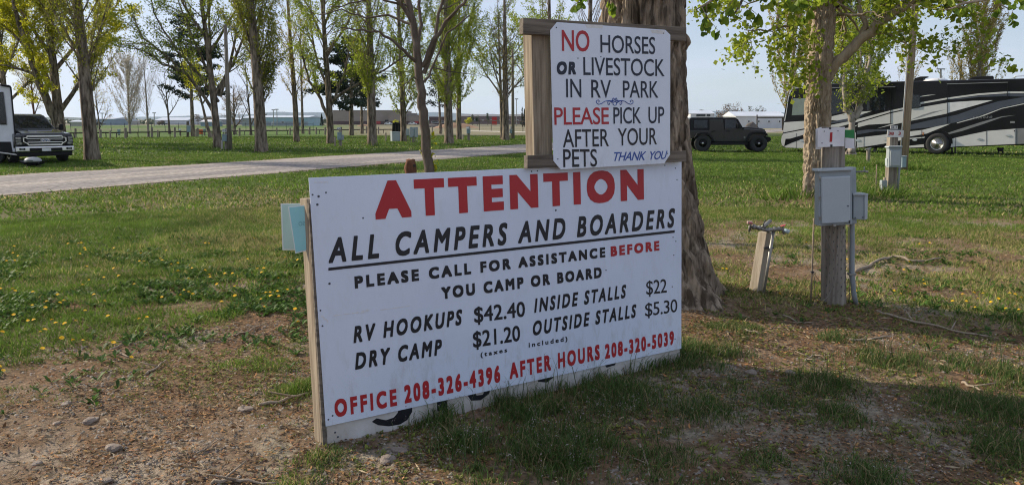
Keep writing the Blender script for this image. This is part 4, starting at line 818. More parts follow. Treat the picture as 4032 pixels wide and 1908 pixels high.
put_text(pl2, '34', (3509, 505), (3519, 505), 498, M['black'], hp, sb, offset=.01, d=.004, name='numeral'); put_text(pl2, '7', (3527, 505), (3532, 505), 498, M['black'], hp, sb, offset=.01, d=.004, name='numeral')
mb = MB(); mb.tube([at(3541, 660, Yh+.02), at(3538, 700, Yh+.02), at(3534, 762, Yh+.03)], .026, 8); mb.obj('conduit', M['pvc'], hp, True, off=sb)
mb = MB(); mb.tube([at(3538, 724, Yh-.02), at(3520, 742, Yh-.03), at(3495, 755, Yh-.03), at(3485, 748, Yh-.03)], .006, 5); mb.obj('wire', M['wire'], hp, True, off=sb)
mb = MB(); a = G(3449, 757); mb.tube([a, at(3452, 648, a.y)], .012, 6); tag(mb.obj('marker_rod', M['stick'], None, True), 'thin pale metal rod standing left of the hookup post with plates 38 3', 'rod')
# tall leaning pole
pb = G(3556, 668); ptop = at(3603, 0, pb.y); d = (ptop-pb); pt2 = pb+d*1.5
pole = empty('utility_pole', pb, 'tall pale leaning wooden pole in front of the motorhome', 'pole')
MB().tube([pb-d*.02, pb+d*.3, pb+d*.7, pt2], [.135, .128, .118, .10], 16).obj('pole', M['wood_tan'], pole, True, off=pb)
MB().tube([pb+d*.0+Vector((-.15, -.06, 0)), pb+d*.3+Vector((-.15, -.06, 0)), pb+d*1.1+Vector((-.135, -.05, 0))], .022, 8).obj('conduit', M['pvc'], pole, True, off=pb)
quadprism([(3552, 660), (3569, 659), (3570, 616), (3553, 616)], pb.y-.4, .16, 'meter_box', M['box_b'], pole, pb, .01)
quadprism([(3550, 617), (3572, 617), (3572, 613), (3550, 613)], pb.y-.42, .2, 'box_lid', M['box'], pole, pb, .004)
# small bollard posts behind
def bollard(px, py, pt, wpx, label, mat='wood_grey', lean=0, cap=False, grp=None):
    p = G(px, py); e = empty('stub_post', p, label, 'post', grp); Wd = wpx/3000*p.y
    t = at(px+lean, pt, p.y); MB().tube([p-Vector((0, 0, .1)), t-(t-p)*.06, t], [Wd/2, Wd/2, Wd*.4], 10).obj('post', M[mat], e, off=p)
    if cap: MB().tube([t+Vector((-Wd*.8, 0, -.02)), t+Vector((Wd*.8, 0, .02))], .03, 8).obj('tap', M['pipe'], e, off=p)
    return e
bollard(3419, 646, 586, 14, 'short grey stub post with a tap in the lawn right of the numbered post', cap=True)
bollard(3443, 598, 566, 12, 'short pale pipe leaning beside the motorhome skirt', 'concrete', 7, True)
# ------------------------------------------------------------------ trees
LM = 2.7
class TB:
    def __init__(s, seed): s.V = []; s.F = []; s.n = 0; s.leaf = []; s.r = random.Random(seed); s.np = np.random.RandomState(seed)
    def tube(s, P, R, k):
        P = np.asarray(P, float); n = len(P); t = np.gradient(P, axis=0); t /= np.linalg.norm(t, axis=1)[:, None]+1e-9
        m = t.mean(0); ref = np.array([1., 0, 0]) if abs(m[0]) < .8*np.linalg.norm(m) else np.array([0, 1., 0])
        a = np.cross(t, ref); a /= np.linalg.norm(a, axis=1)[:, None]+1e-9; b = np.cross(t, a); th = 2*np.pi*np.arange(k)/k
        V = P[:, None]+(a[:, None]*np.cos(th)[None, :, None]+b[:, None]*np.sin(th)[None, :, None])*np.asarray(R, float)[:, None, None]
        i = np.arange(n-1)[:, None]*k; j = np.arange(k)[None]; j2 = (j+1) % k
        s.F.append(np.stack([i+j, i+j2, i+k+j2, i+k+j], -1).reshape(-1, 4)+s.n); s.V.append(V.reshape(-1, 3)); s.n += n*k
    def path(s, p, d, Ln, n, wob, up):
        P = [np.array(p, float)]; d = np.array(d, float); d /= np.linalg.norm(d); h = Ln/n
        for i in range(n):
            d = d+s.np.randn(3)*wob; d[2] += up; d /= np.linalg.norm(d); P.append(P[-1]+d*h)
        return np.array(P)
    def branch(s, p, d, Ln, r, lv, sp):
        L = sp['lv'][lv]; n = max(3, int(Ln/L.get('seg', .5))); n = min(n, 12); P = s.path(p, d, Ln, n, L.get('wob', .1), L.get('up', .03))
        R = r*(1-.85*np.linspace(0, 1, n+1)**L.get('tp', 1.0)); s.tube(P, np.maximum(R, sp.get('rmin', .004)), L.get('k', 5))
        s.sub(P, R, Ln, lv, sp)
    def sub(s, P, R, Ln, lv, sp):
        L = sp['lv'][lv]; n = len(P)-1
        if L.get('leaf'):
            m = int(L['leaf']*sp.get('lm', LM)*Ln*s.r.uniform(.6, 1.3)*sp.get('dens', lambda z: 1)(P[-1][2])+s.r.random())
            t0 = L.get('lt', .25)
            for _ in range(m):
                t = t0+(1-t0)*s.r.random(); i = min(int(t*n), n-1); f = t*n-i; s.leaf.append(P[i]*(1-f)+P[i+1]*f+s.np.randn(3)*L.get('ls', .06))
        if lv+1 < len(sp['lv']):
            C_ = sp['lv'][lv+1]; m = int(L.get('kids', 5)*(Ln if L.get('perm') else 1)+s.r.random())
            for q in range(m):
                t = L.get('k0', .2)+(.98-L.get('k0', .2))*(q+s.r.random())/m; i = min(int(t*n), n-1); f = t*n-i; c = P[i]*(1-f)+P[i+1]*f; tg = P[i+1]-P[i]; tg /= np.linalg.norm(tg)
                ang = math.radians(C_['ang']*s.r.uniform(.7, 1.3)); az = s.np.randn(3); ax = np.cross(tg, az); ax /= np.linalg.norm(ax); dd = tg*math.cos(ang)+ax*math.sin(ang)
                ln = C_['len']*s.r.uniform(.6, 1.25)*(C_.get('base', .5)+(1-C_.get('base', .5))*(1-t)) ; ln = min(ln, Ln*.9)
                s.branch(c, dd, ln, min(R[i]*.62, C_.get('r', .05)*s.r.uniform(.7, 1.2)), lv+1, sp)
    def finish(s, loc, name, label, barkm, leafm, lsize, group=None, cat='tree', shadecull=None, rz=0, parent=None, aspect=.62):
        e = parent or empty(name, loc, label, cat, group, rz); tri = parent is None
        V = np.concatenate(s.V); F = np.concatenate(s.F); mesh_np('trunk', V, F, M[barkm], e, smooth=True)
        if s.leaf:
            o = leaves_mesh(np.array(s.leaf), lsize*(1.02 if tri else 1), M[leafm], e, s.np, aspect, tri=tri)
        return e
def leaves_mesh(Pt, size, mat, parent, rs, aspect=.62, name='crown', tri=False):
    if tri:
        n = len(Pt); a = rs.randn(n, 3); a /= np.linalg.norm(a, axis=1)[:, None]; b = np.cross(a, rs.randn(n, 3)); b /= np.linalg.norm(b, axis=1)[:, None]; sz = (size*(.5+.9*rs.rand(n)))[:, None]
        V = np.stack([Pt-a*sz*.5, Pt+a*sz*.35+b*sz*.38, Pt+a*sz*.35-b*sz*.38], 1).reshape(-1, 3); o = mesh_np(name, V, np.arange(n)[:, None]*3+np.array([0, 1, 2]), mat, parent); o['kind'] = 'stuff'; return o
    n = len(Pt); a = rs.randn(n, 3); a /= np.linalg.norm(a, axis=1)[:, None]; b = np.cross(a, rs.randn(n, 3)); b /= np.linalg.norm(b, axis=1)[:, None]; c = np.cross(a, b)
    sz = (size*(.45+.8*rs.rand(n)))[:, None]; V = np.stack([Pt-a*sz*.5, Pt+b*sz*.5*aspect-a*sz*.08, Pt+a*sz*.55+c*sz*.1, Pt-b*sz*.5*aspect-a*sz*.08], 1).reshape(-1, 3)
    o = mesh_np(name, V, np.arange(n)[:, None]*4+np.array([0, 1, 2, 3]), mat, parent); o['kind'] = 'stuff'; return o

def poplar(px, py, label, H=15, wr=.28, width=1.3, start=.12, leaf=26, lsize=.085, leafm='leaf_g', bare=1.0, seed=0, nb=42, group='tall narrow poplars', tw=4.0, barkm='bark_p', lean=0):
    """narrow lombardy poplar: many steep limbs hugging the trunk; bare = height share above which leaves thin out"""
    p = G(px, py); s = TB(seed*13+5); P = s.path((0, 0, -.2), (lean, 0, 1), H, 12, .008, .02); R = wr*(1-.93*np.linspace(0, 1, 13)**1.1)
    # root flare
    P = np.vstack([P[:1], P[:1]+[0, 0, .25], P[:1]+[0, 0, .7], P[1:]]); R = np.concatenate([[wr*1.4, wr*1.15, wr*1.0], R[1:]]); s.tube(P, R, 12)
    sp = dict(lv=[{}, dict(seg=.7, wob=.05, up=.10, k=4, kids=tw, perm=True, k0=.12, tp=.8, leaf=leaf*.5, ls=.07), dict(ang=32, len=.95, seg=.3, wob=.08, up=.10, k=3, r=.012, base=.8, leaf=leaf, ls=.07, lt=.1)], dens=lambda z: max(.04, 1-max(0, z/H-bare)*3.2) if bare < 1 else 1, rmin=.005)
    n = len(P)-1; hs = P[:, 2]
    for q in range(nb):
        t = start+(.93-start)*(q/nb)**1.15; z = H*t; i = int(np.searchsorted(hs, z))-1; i = max(0, min(i, n-1)); f = (z-hs[i])/(hs[i+1]-hs[i]); c = P[i]*(1-f)+P[i+1]*f; az = s.r.uniform(0, 6.283)
        prof = min(1, .55+1.2*(t-start)*2.2)*(1-max(0, t-.35)/.75)
        ang = math.radians(s.r.uniform(24, 40)); d = np.array([math.cos(az)*math.sin(ang), math.sin(az)*math.sin(ang), math.cos(ang)])
        ln = width*prof*s.r.uniform(2.2, 3.4); s.branch(c, d, ln, max(.014, wr*.20*(1-t)), 1, sp)
    return s.finish(p, 'poplar_tree', label, barkm, leafm, lsize, group)
def broad(px, py, label, H=12, wr=.25, fork=.28, limbs=6, spread=32, leaf=16, lsize=.10, leafm='leaf_g', seed=0, kids=2.0, tw=3.2, group=None, name='cottonwood_tree', barkm='bark_p', lean=(0, 0), paths=(), limb_len=.62, up=.04, leader=True, ls=.10):
    p = G(px, py); s = TB(seed*17+3)
    sp = dict(lv=[{}, dict(seg=.8, wob=.07, up=up, k=6, kids=kids, perm=True, k0=.18, tp=.8), dict(ang=38, len=H*.19, seg=.5, wob=.11, up=.05, k=4, kids=tw, perm=True, k0=.15, r=.045, base=.5, leaf=leaf*.3, ls=ls), dict(ang=38, len=.8, seg=.3, wob=.12, up=.04, k=3, r=.012, base=.8, leaf=leaf, ls=ls, lt=.15)], rmin=.006)
    hh = H if leader else H*fork*1.25
    P = s.path((0, 0, -.2), (lean[0], lean[1], 1), hh, 10, .010, .01); R = wr*(1-(.88 if leader else .45)*np.linspace(0, 1, 11)**.9)
    P = np.vstack([P[:1], P[:1]+[0, 0, .2], P[:1]+[0, 0, .6], P[1:]]); R = np.concatenate([[wr*1.5, wr*1.25, wr*1.05], R[1:]]); s.tube(P, R, 12)
    n = len(P)-1; hs = P[:, 2]
    if leader: s.sub(P[5:], R[5:], hh*.5, 1, sp)
    for q in range(limbs):
        z = H*(fork+(.62-fork)*(q/max(1, limbs-1))) if leader else hh*(.72+.28*q/limbs); i = max(0, min(int(np.searchsorted(hs, z))-1, n-1)); f = (z-hs[i])/(hs[i+1]-hs[i]); c = P[i]*(1-f)+P[i+1]*f
        az = q*2.4+s.r.uniform(-.4, .4); ang = math.radians(spread*s.r.uniform(.75, 1.25)); d = np.array([math.cos(az)*math.sin(ang), math.sin(az)*math.sin(ang), math.cos(ang)])
        s.branch(c, d, H*limb_len*(1-.5*q/limbs)*s.r.uniform(.8, 1.1), wr*.48*(1-.4*q/limbs), 1, sp)
    for pts, r0 in paths:            # limbs traced where they stand, at the tree's own distance
        W = np.array([tuple(at(x, y, p.y+dy)-p) for x, y, dy in pts]); tt = np.linspace(0, len(W)-1, (len(W)-1)*3+1); W = np.stack([np.interp(tt, range(len(W)), W[:, k]) for k in range(3)], 1); W[1:-1] += s.np.randn(len(W)-2, 3)*.05
        RR = r0*(1-.75*np.linspace(0, 1, len(W))); s.tube(W, RR, 7); s.sub(W, RR, float(np.linalg.norm(np.diff(W, axis=0), axis=1).sum()), 1, sp)
    return s.finish(p, name, label, barkm, leafm, lsize, group)
def conifer(px, py, label, H, wr, width, seed, base=.3, name='pine_tree', group=None, needles=420, leafm='leaf_n', size=.22, irregular=.5):
    p = G(px, py); s = TB(seed); P = s.path((0, 0, -.2), (0, 0, 1), H, 8, .02, .02); R = wr*(1-.9*np.linspace(0, 1, 9)); s.tube(P, R, 8); hs = P[:, 2]; n = 8
    nb = 46
    for q in range(nb):
        t = base+(.97-base)*q/nb; z = H*t; i = max(0, min(int(np.searchsorted(hs, z))-1, n-1)); f = (z-hs[i])/(hs[i+1]-hs[i]); c = P[i]*(1-f)+P[i+1]*f; az = s.r.uniform(0, 6.283); ln = width*(1.05-t)**.7*s.r.uniform(1-irregular, 1.15)
        d = (math.cos(az), math.sin(az), s.r.uniform(-.1, .35)); Q = s.path(c, d, ln, 5, .10, .04); s.tube(Q, wr*.16*(1-.8*np.linspace(0, 1, 6))+.01, 4)
        for _ in range(int(needles*ln/width/2.0)):
            tt = .3+.7*s.r.random(); k = min(int(tt*5), 4); g = tt*5-k; s.leaf.append(Q[k]*(1-g)+Q[k+1]*g+s.np.randn(3)*np.array([.30, .30, .13]))
    return s.finish(p, name, label, 'bark_p', leafm, size, group, aspect=.3)

# left side of the lane, near to far
broad(242, 575, 'yellow-green tree with two leaning stems rising behind the pickup truck', H=15, wr=.36, fork=.14, limbs=9, spread=34, leaf=30, lsize=.13, leafm='leaf_y', seed=1, kids=1.7, tw=3.4, leader=True, paths=[(((225, 500, 0), (190, 420, -.5), (140, 290, -1), (110, 180, -1.5), (60, 60, -2), (40, -60, -2.5)), .30), (((110, 200, -1.5), (40, 120, -1.6), (-30, 60, -1.7)), .12), (((150, 300, -1), (60, 270, -1.3), (-40, 250, -1.5)), .10)])
poplar(364, 628, 'big dark poplar with thick gnarled trunk beside the pickup truck', H=15, wr=.29, width=1.55, start=.155, leaf=9, lsize=.075, leafm='leaf_d', seed=2, nb=70, bare=.42, tw=4.6)
broad(858, 580, 'spreading green cottonwood beside the light pole with long limbs reaching left', H=15, wr=.25, fork=.20, limbs=8, spread=36, leaf=15, lsize=.10, leafm='leaf_g', seed=3, kids=1.7, tw=3.0, ls=.13, paths=[(((858, 470, 0), (800, 375, 0), (735, 290, -.5), (650, 215, -.8), (560, 140, -1), (520, 60, -1.2)), .12), (((860, 400, 0), (800, 310, .5), (700, 200, .5), (620, 90, .3), (590, -20, 0)), .10), (((735, 290, -.5), (640, 250, -.6), (560, 195, -.7), (505, 178, -.8)), .08), (((865, 380, 0), (905, 250, 0), (935, 120, .2), (950, 0, .3)), .12)])
poplar(1030, 596, 'broad dark green poplar with flared trunk right of the light pole', H=17, wr=.33, width=1.5, start=.13, leaf=17, lsize=.09, leafm='leaf_d', seed=4, nb=74, tw=4.6)
poplar(1168, 558, 'slim half bare poplar, thin crown, between the dark poplar and the spreading tree', H=17, wr=.24, width=1.15, start=.18, leaf=5, lsize=.10, leafm='leaf_b', seed=5, nb=46, bare=.5, barkm='bark_p')
poplar(1193, 526, 'thin pale nearly leafless tree just behind the slim half bare poplar', H=17, wr=.20, width=1.2, start=.24, leaf=3.5, lsize=.12, leafm='leaf_b', seed=6, nb=30, group='thin pale trees')
broad(1302, 564, 'spreading yellow-green tree with a long limb to the left, above a small hookup post', H=17, wr=.28, fork=.17, limbs=8, spread=33, leaf=17, lsize=.12, leafm='leaf_g', seed=7, kids=1.6, tw=2.8, ls=.14, paths=[(((1295, 470, 0), (1262, 390, 0), (1215, 315, 0), (1195, 240, 0), (1180, 150, 0)), .15), (((1300, 420, 0), (1345, 330, 0), (1370, 220, 0), (1385, 100, 0)), .12)])
poplar(1466, 573, 'poplar with leafy lower crown, bare top and a tuft of long grass at its base', H=17, wr=.33, width=1.45, start=.15, leaf=17, lsize=.095, leafm='leaf_g', seed=8, nb=66, bare=.34)
poplar(1590, 555, 'airy upright tree standing behind the row of grey electric panels', H=18, wr=.27, width=1.9, start=.10, leaf=11, lsize=.13, leafm='leaf_g', seed=9, nb=44, group=None)
poplar(1768, 564, 'full green poplar with a flared foot left of a leafy companion tree', H=18, wr=.34, width=1.35, start=.13, leaf=17, lsize=.10, leafm='leaf_g', seed=10, nb=66, tw=3.8)
poplar(1808, 548, 'greener companion tree just right of the flared poplar', H=16, wr=.25, width=2.1, start=.14, leaf=13, lsize=.13, leafm='leaf_g', seed=11, nb=44, group=None)
poplar(1991, 551, 'tall poplar with a bare tan spire amid spreading green branches', H=16, wr=.32, width=1.1, start=.18, leaf=2.5, lsize=.10, leafm='leaf_b', seed=12, nb=60, bare=.3)
broad(1978, 547, 'loose spreading green tree around the tan poplar spire', H=13, wr=.20, fork=.26, limbs=9, spread=46, leaf=12, lsize=.14, leafm='leaf_g', seed=13, kids=1.5, tw=2.8, ls=.15)
broad(2122, 527, 'leafy tree half hidden behind the left post of the notice', H=18, wr=.28, fork=.22, limbs=8, spread=34, leaf=11, lsize=.19, leafm='leaf_g', seed=14, kids=1.3, tw=2.2, ls=.18)
poplar(2165, 543, 'bare poplar spire showing above the left end of the notice beam', H=23, wr=.3, width=1.2, start=.2, leaf=0, lsize=.1, seed=15, nb=50, group='bare spires above the notice')
poplar(2312, 545, 'wide bare poplar top showing above the middle of the notice', H=24, wr=.34, width=2.0, start=.2, leaf=0, lsize=.1, seed=16, nb=60, group='bare spires above the notice')
poplar(2425, 543, 'slim bare poplar top next to the cottonwood trunk above the notice', H=22, wr=.26, width=1.0, start=.2, leaf=0, lsize=.1, seed=17, nb=40, group='bare spires above the notice')
# background trees at left
poplar(512, 526, 'small conical tree with pale blossom standing alone beyond the fence', H=10.2, wr=.16, width=2.3, start=.08, leaf=5.5, lsize=.13, leafm='leaf_p', seed=20, nb=52, group=None, barkm='bark_w')
poplar(585, 538, 'thin bare sapling right of the pale blossom tree', H=9.5, wr=.13, width=1.7, start=.2, leaf=0, seed=21, nb=34, group=None, barkm='bark_w')
broad(668, 526, 'small bare branching tree left of the dark pine', H=8.6, wr=.17, fork=.28, limbs=6, spread=38, leaf=.4, lsize=.1, leafm='leaf_p', seed=22, kids=1.6, tw=2.6, name='bare_tree', barkm='bark_y')
e = conifer(760, 536, 'ragged dark pine left of the spreading cottonwood', 13.5, .26, 6.0, 23, base=.30, needles=900, size=.26)
broad(828, 541, 'leaning young yellow-green tree in front of the dark pine', H=8, wr=.19, fork=.42, limbs=5, spread=36, leaf=14, lsize=.14, leafm='leaf_y', seed=24, lean=(-.18, 0), name='young_tree', kids=1.4)
broad(988, 531, 'dark bare tree with several crooked stems near the left poplar trunk', H=9, wr=.16, fork=.12, limbs=5, spread=30, leaf=0, seed=25, kids=1.5, tw=2.4, name='bare_tree', barkm='bark_y')
broad(925, 528, 'orange-tan twiggy bush tree behind the light pole', H=6.5, wr=.20, fork=.12, limbs=9, spread=36, leaf=16, lsize=.08, leafm='leaf_o', seed=26, name='shrub_tree', kids=2, tw=3)
conifer(1384, 532, 'dark pine behind the yellow-green tree, left of the leafy poplar', 12, .32, 6.6, 27, base=.26, needles=1100, size=.30)
conifer(1426, 526, 'darker narrow pine next to the leafy poplar', 9.5, .25, 3.2, 28, base=.38, needles=420, size=.28)
conifer(1735, 526, 'grey-green thin pine behind the young tree trunk', 10, .22, 3.4, 29, base=.35, needles=260, size=.24)
broad(40, 560, 'yellow-green tree at the far left edge behind the trailer', H=14, wr=.26, fork=.2, limbs=9, spread=38, leaf=17, lsize=.14, leafm='leaf_y', seed=30, kids=1.6, tw=2.8)
broad(140, 520, 'blossoming thin tree between the left yellow-green trees', H=12, wr=.2, fork=.2, limbs=8, spread=34, leaf=7, lsize=.13, leafm='leaf_b', seed=31, barkm='bark_r', kids=1.6)
broad(395, 540, 'small bare shrub tree behind the gnarled poplar trunk', H=6, wr=.1, fork=.15, limbs=7, spread=40, leaf=5, lsize=.09, leafm='leaf_b', seed=32, name='shrub_tree')
# trees outside or behind the frame at right
broad(3349, 608, 'small pale barked tree forking in a V in front of the motorhome', H=11.5, wr=.23, fork=.13, limbs=3, spread=20, leaf=20, lsize=.105, leafm='leaf_g', seed=40, barkm='bark_w', name='young_cottonwood', leader=False, limb_len=.12, kids=1.6, paths=[(((3352, 475, 0), (3338, 430, 0), (3326, 370, 0), (3325, 290, 0), (3335, 200, 0), (3325, 100, .3)), .17), (((3362, 465, 0), (3382, 430, 0), (3395, 360, 0), (3408, 270, 0), (3432, 180, 0), (3460, 60, 0)), .16), (((3388, 390, 0), (3378, 320, .2), (3385, 250, .2), (3390, 150, .2)), .10), (((3326, 350, 0), (3300, 320, 0), (3280, 310, -.2)), .05)])
for (px, py, H, wr, width, leaf, lm, sd, nb, lab) in ((3100, 532, 21, .3, 3.2, 10.0, 'leaf_b', 41, 50, 'tall bronze-green poplar behind the front of the motorhome'), (3170, 530, 24, .3, 3.0, 14, 'leaf_g', 42, 50, 'tall bronze poplar just left of the grey cottonwood trunk'), (3400, 531, 24, .3, 3.4, 16, 'leaf_g', 43, 50, 'yellow-green poplar behind the middle of the motorhome'), (3300, 531, 24, .3, 3.2, 16, 'leaf_g', 46, 50, 'yellow poplar behind the grey cottonwood trunk'),
                                        (3555, 530, 17, .26, 1.7, 3.2, 'leaf_b', 44, 36, 'thin airy poplar right of the tall leaning pole'), (3835, 533, 17, .34, 3.0, 8.0, 'leaf_b', 45, 70, 'broad bronze-green poplar behind the rear roof of the motorhome'), (3760, 531, 12, .2, 1.6, 3.0, 'leaf_b', 47, 34, 'thin bare-branched poplar left of the broad bronze one')):
    poplar(px, py, lab, H=H, wr=wr, width=width, start=.10, leaf=leaf, lsize=.16, leafm=lm, seed=sd, nb=nb, tw=2.6, barkm='bark_w', group='poplars behind the motorhome')

# ---------- the two big cottonwoods and the young tree close by
def big_trunk(prof, ctr, seed, nseg, nring, ridge, name_parent, mat, off):
    """furrowed trunk: prof = (height, radius, x, y)"""
    pr = np.array(prof); nf = int(nring*.92); zt_ = 2.9 if pr[-1, 0] > 3 else pr[-1, 0]; z = np.concatenate([np.linspace(pr[0, 0], zt_, nf, endpoint=False), np.linspace(zt_, pr[-1, 0], nring-nf)]) if seed == 5 else np.linspace(pr[0, 0], pr[-1, 0], nring); r = np.interp(z, pr[:, 0], pr[:, 1]); cx = np.interp(z, pr[:, 0], pr[:, 2]); cy = np.interp(z, pr[:, 0], pr[:, 3])
    th = 2*np.pi*np.arange(nseg)/nseg; Zg, Tg = np.meshgrid(z, th, indexing='ij'); Rg = np.repeat(r[:, None], nseg, 1)
    rm = float(np.median(r)); k = 1/rm
    wx = np.cos(Tg)*4.6; wy = np.sin(Tg)*4.6; wz = Zg*k*.42
    warp = (fbm(wx*.5, wy*.5, wz*.5, seed+3, 3)-.5)*2.2
    a = 1-np.abs(2*fbm(wx*1.15+warp*.7, wy*1.15+warp*.7, wz*1.7, seed, 3)-1)*3.6
    b = 1-np.abs(2*fbm(wx*2.6-warp, wy*2.6+warp, wz*2.6, seed+9, 3)-1)*3.2
    cc_ = fbm(wx*7, wy*7, wz*6, seed+15, 3)-.5
    crack = -sst(a, .0, .9)*ridge*1.5-sst(b, .1, .9)*ridge*.9+cc_*ridge*.25+(fbm(wx*.8, wy*.8, wz*1.0, seed+21, 2)-.5)*ridge*1.5
    lob = 1+(.10*np.cos(5*Tg+seed)+.07*np.cos(3*Tg+2))*sst(.7-Zg, 0, .8)+.03*np.cos(2*Tg+Zg)
    Rg = Rg*lob+crack*(Rg/rm)**.5
    V = np.stack([cx[:, None]+Rg*np.cos(Tg), cy[:, None]+Rg*np.sin(Tg), Zg], -1).reshape(-1, 3)
    i = np.arange(nring-1)[:, None]*nseg; j = np.arange(nseg)[None]; j2 = (j+1) % nseg; F = np.stack([i+j, i+j2, i+nseg+j2, i+nseg+j], -1).reshape(-1, 4)
    return mesh_np('trunk', V, F, mat, name_parent, smooth=True)
c1 = Vector((1.16, 6.75, 0)); ct = empty('cottonwood_tree', c1, 'massive furrowed cottonwood trunk right behind the signs', 'tree')
big_trunk([(-.15, .92, .02, 0), (0, .80, .02, 0), (.12, .70, .02, 0), (.3, .625, .01, 0), (.5, .57, 0, 0), (.8, .505, -.01, 0), (1.2, .445, -.02, 0), (1.8, .395, -.04, 0), (2.6, .37, -.05, 0), (3.6, .33, -.03, 0), (5, .27, -.1, 0), (7.5, .18, -.3, .2)], c1, 5, 300, 370, .036, ct, M['bark'], c1)
# burl on the right side
mb = MB(); b0 = at(2712, 168, c1.y-.05)-c1; bm = bmesh.new(); bmesh.ops.create_icosphere(bm, subdivisions=3, radius=.05)
for v in bm.verts: v.co = Vector((v.co.x*.8, v.co.y*.8, v.co.z*1.3))*(.7+.7*vn([v.co.x*30], [v.co.y*30], [v.co.z*30], 3)[0])+b0-Vector((.03, 0, 0))
me = bpy.data.meshes.new('burl'); bm.to_mesh(me); bm.free(); me.materials.append(M['bark']); o = bpy.data.objects.new('burl', me); C.link(o); o.parent = ct
def crown(s, P0, n, H, sp, spread=(30, 60), r=.14, Ln=5, seed=0):
    for q in range(n):
        az = q*2.4+s.r.uniform(-.3, .3); ang = math.radians(s.r.uniform(*spread)); d = np.array([math.cos(az)*math.sin(ang), math.sin(az)*math.sin(ang), math.cos(ang)]); s.branch(P0[q % len(P0)], d, Ln*s.r.uniform(.7, 1.1), r*s.r.uniform(.7, 1), 1, sp)
sp1 = dict(lm=1.0, lv=[{}, dict(seg=.7, wob=.08, up=.04, k=7, kids=1.6, perm=True, k0=.25, tp=.8), dict(ang=45, len=2.2, seg=.4, wob=.12, up=.03, k=5, kids=3.0, perm=True, k0=.2, r=.035, base=.5), dict(ang=42, len=.8, seg=.25, wob=.14, up=.0, k=3, r=.010, base=.8, leaf=26, ls=.09, lt=.2)], rmin=.003)
s = TB(77); crown(s, [np.array([-.1, 0, 5.0]), np.array([-.2, .1, 6.2]), np.array([-.3, .2, 7.3])], 8, 9, sp1)
s.finish(c1, '', '', 'bark', 'leaf_g', .085, parent=ct)
# leaf shape: heart with a drip tip
def heart_mesh(name, mat):
    out_ = [(0, -.42), (.22, -.5), (.46, -.36), (.50, -.1), (.34, .18), (.12, .42), (0, .62), (-.12, .42), (-.34, .18), (-.50, -.1), (-.46, -.36), (-.22, -.5)]
    V = [(0, -.30, -.03)]+[(x, y, .12*abs(x)-.05*max(0, y)) for x, y in out_]; V[1] = (0, -.34, 0); me = bpy.data.meshes.new(name); n = len(out_)
    me.from_pydata(V, [], [(0, 1+i, 1+(i+1) % n) for i in range(n)]); me.materials.append(mat); me.polygons.foreach_set('use_smooth', [True]*n); return me
HL = [heart_mesh('leaf', leafmat('near_leaf_a', (.20, .29, .03), (.20, .29, .03), .6)), heart_mesh('leaf', leafmat('near_leaf_b', (.11, .19, .025), (.11, .19, .025), .5)), heart_mesh('leaf', leafmat('near_leaf_c', (.32, .40, .04), (.32, .40, .04), .6))]
def near_twigs(root, base, paths, seed, cat_parent, barkm, per=16, size=.085, sub=.35, mass_size=None, hang=.6, inst=True, mass=None, lsub=2.2):
    """twigs with real leaves: the big near leaves are objects of their own"""
    r = random.Random(seed); mb = MB(); pts = []
    for P, r0 in paths:
        P = [Vector(p) for p in P]; Q = []
        for i in range(len(P)-1):
            for t in (0, .33, .66): Q.append(P[i].lerp(P[i+1], t)+Vector((r.uniform(-1, 1), r.uniform(-1, 1), r.uniform(-1, 1)))*.015)
        Q.append(P[-1]); mb.tube(Q, [max(.003, r0*(1-.85*i/len(Q))) for i in range(len(Q))], 6); Ln = sum((Q[i+1]-Q[i]).length for i in range(len(Q)-1))
        for k in range(int(Ln*lsub)+1):
            i = r.randrange(len(Q)//4, len(Q)); d = Vector((r.uniform(-1, 1), r.uniform(-.6, .6), r.uniform(-1.0, .5)-hang*.3)).normalized(); L0 = sub*r.uniform(.5, 1.3); tw = [Q[i]]
            for _ in range(4): d = (d+Vector((r.uniform(-.3, .3), r.uniform(-.3, .3), -.12*hang+r.uniform(-.2, .2)))).normalized(); tw.append(tw[-1]+d*L0/4)
            mb.tube(tw, [.004, .0035, .003, .002, .0015], 4)
            for _ in range(per):
                t = .25+.75*r.random(); j = min(int(t*4), 3); pts.append((tw[j].lerp(tw[j+1], t*4-j), r.random()))
    mb.obj('branch', M[barkm], root, off=base)
    if inst:
        for p, q in pts[:inst]:
            o = bpy.data.objects.new('leaf', HL[0 if q < .45 else (1 if q < .75 else 2)]); C.link(o); o.parent = root; dl = Vector((r.uniform(-.5, .5), r.uniform(-.5, .5), -1)).normalized(); o.location = p-base+dl*size*.7
            o.rotation_euler = (math.radians(-90+r.uniform(-45, 50)), r.uniform(-.6, .6), r.uniform(0, 6.28)); k = size*r.uniform(.55, 1.2); o.scale = (k, -k, k)
        pts = pts[inst:]
    if pts: leaves_mesh(np.array([tuple(p-base) for p, q in pts]), size*1.05, M[mass or 'leaf_g'], root, np.random.RandomState(seed), .85)
A = lambda x, y, Y: at(x, y, Y)
near_twigs(ct, c1, [([c1+Vector((0, 0, 3.4)), A(2760, -190, 6.6), A(2850, -60, 6.4), A(2960, -30, 6.3), A(3090, -20, 6.3)], .045), ([A(2850, -60, 6.4), A(2790, 10, 6.3), A(2740, 40, 6.2)], .014), ([A(2930, -40, 6.4), A(2900, 40, 6.3), A(2860, 85, 6.3)], .014),
                    ([A(2700, -150, 6.6), A(2480, -60, 6.3), A(2380, -30, 6.3), A(2270, -25, 6.3)], .02), ([A(3090, -20, 6.3), A(3150, -10, 6.5), A(3200, 10, 6.6)], .014)], 3, ct, 'bark', per=8, size=.072, sub=.22, inst=290, lsub=5.0, hang=.5)
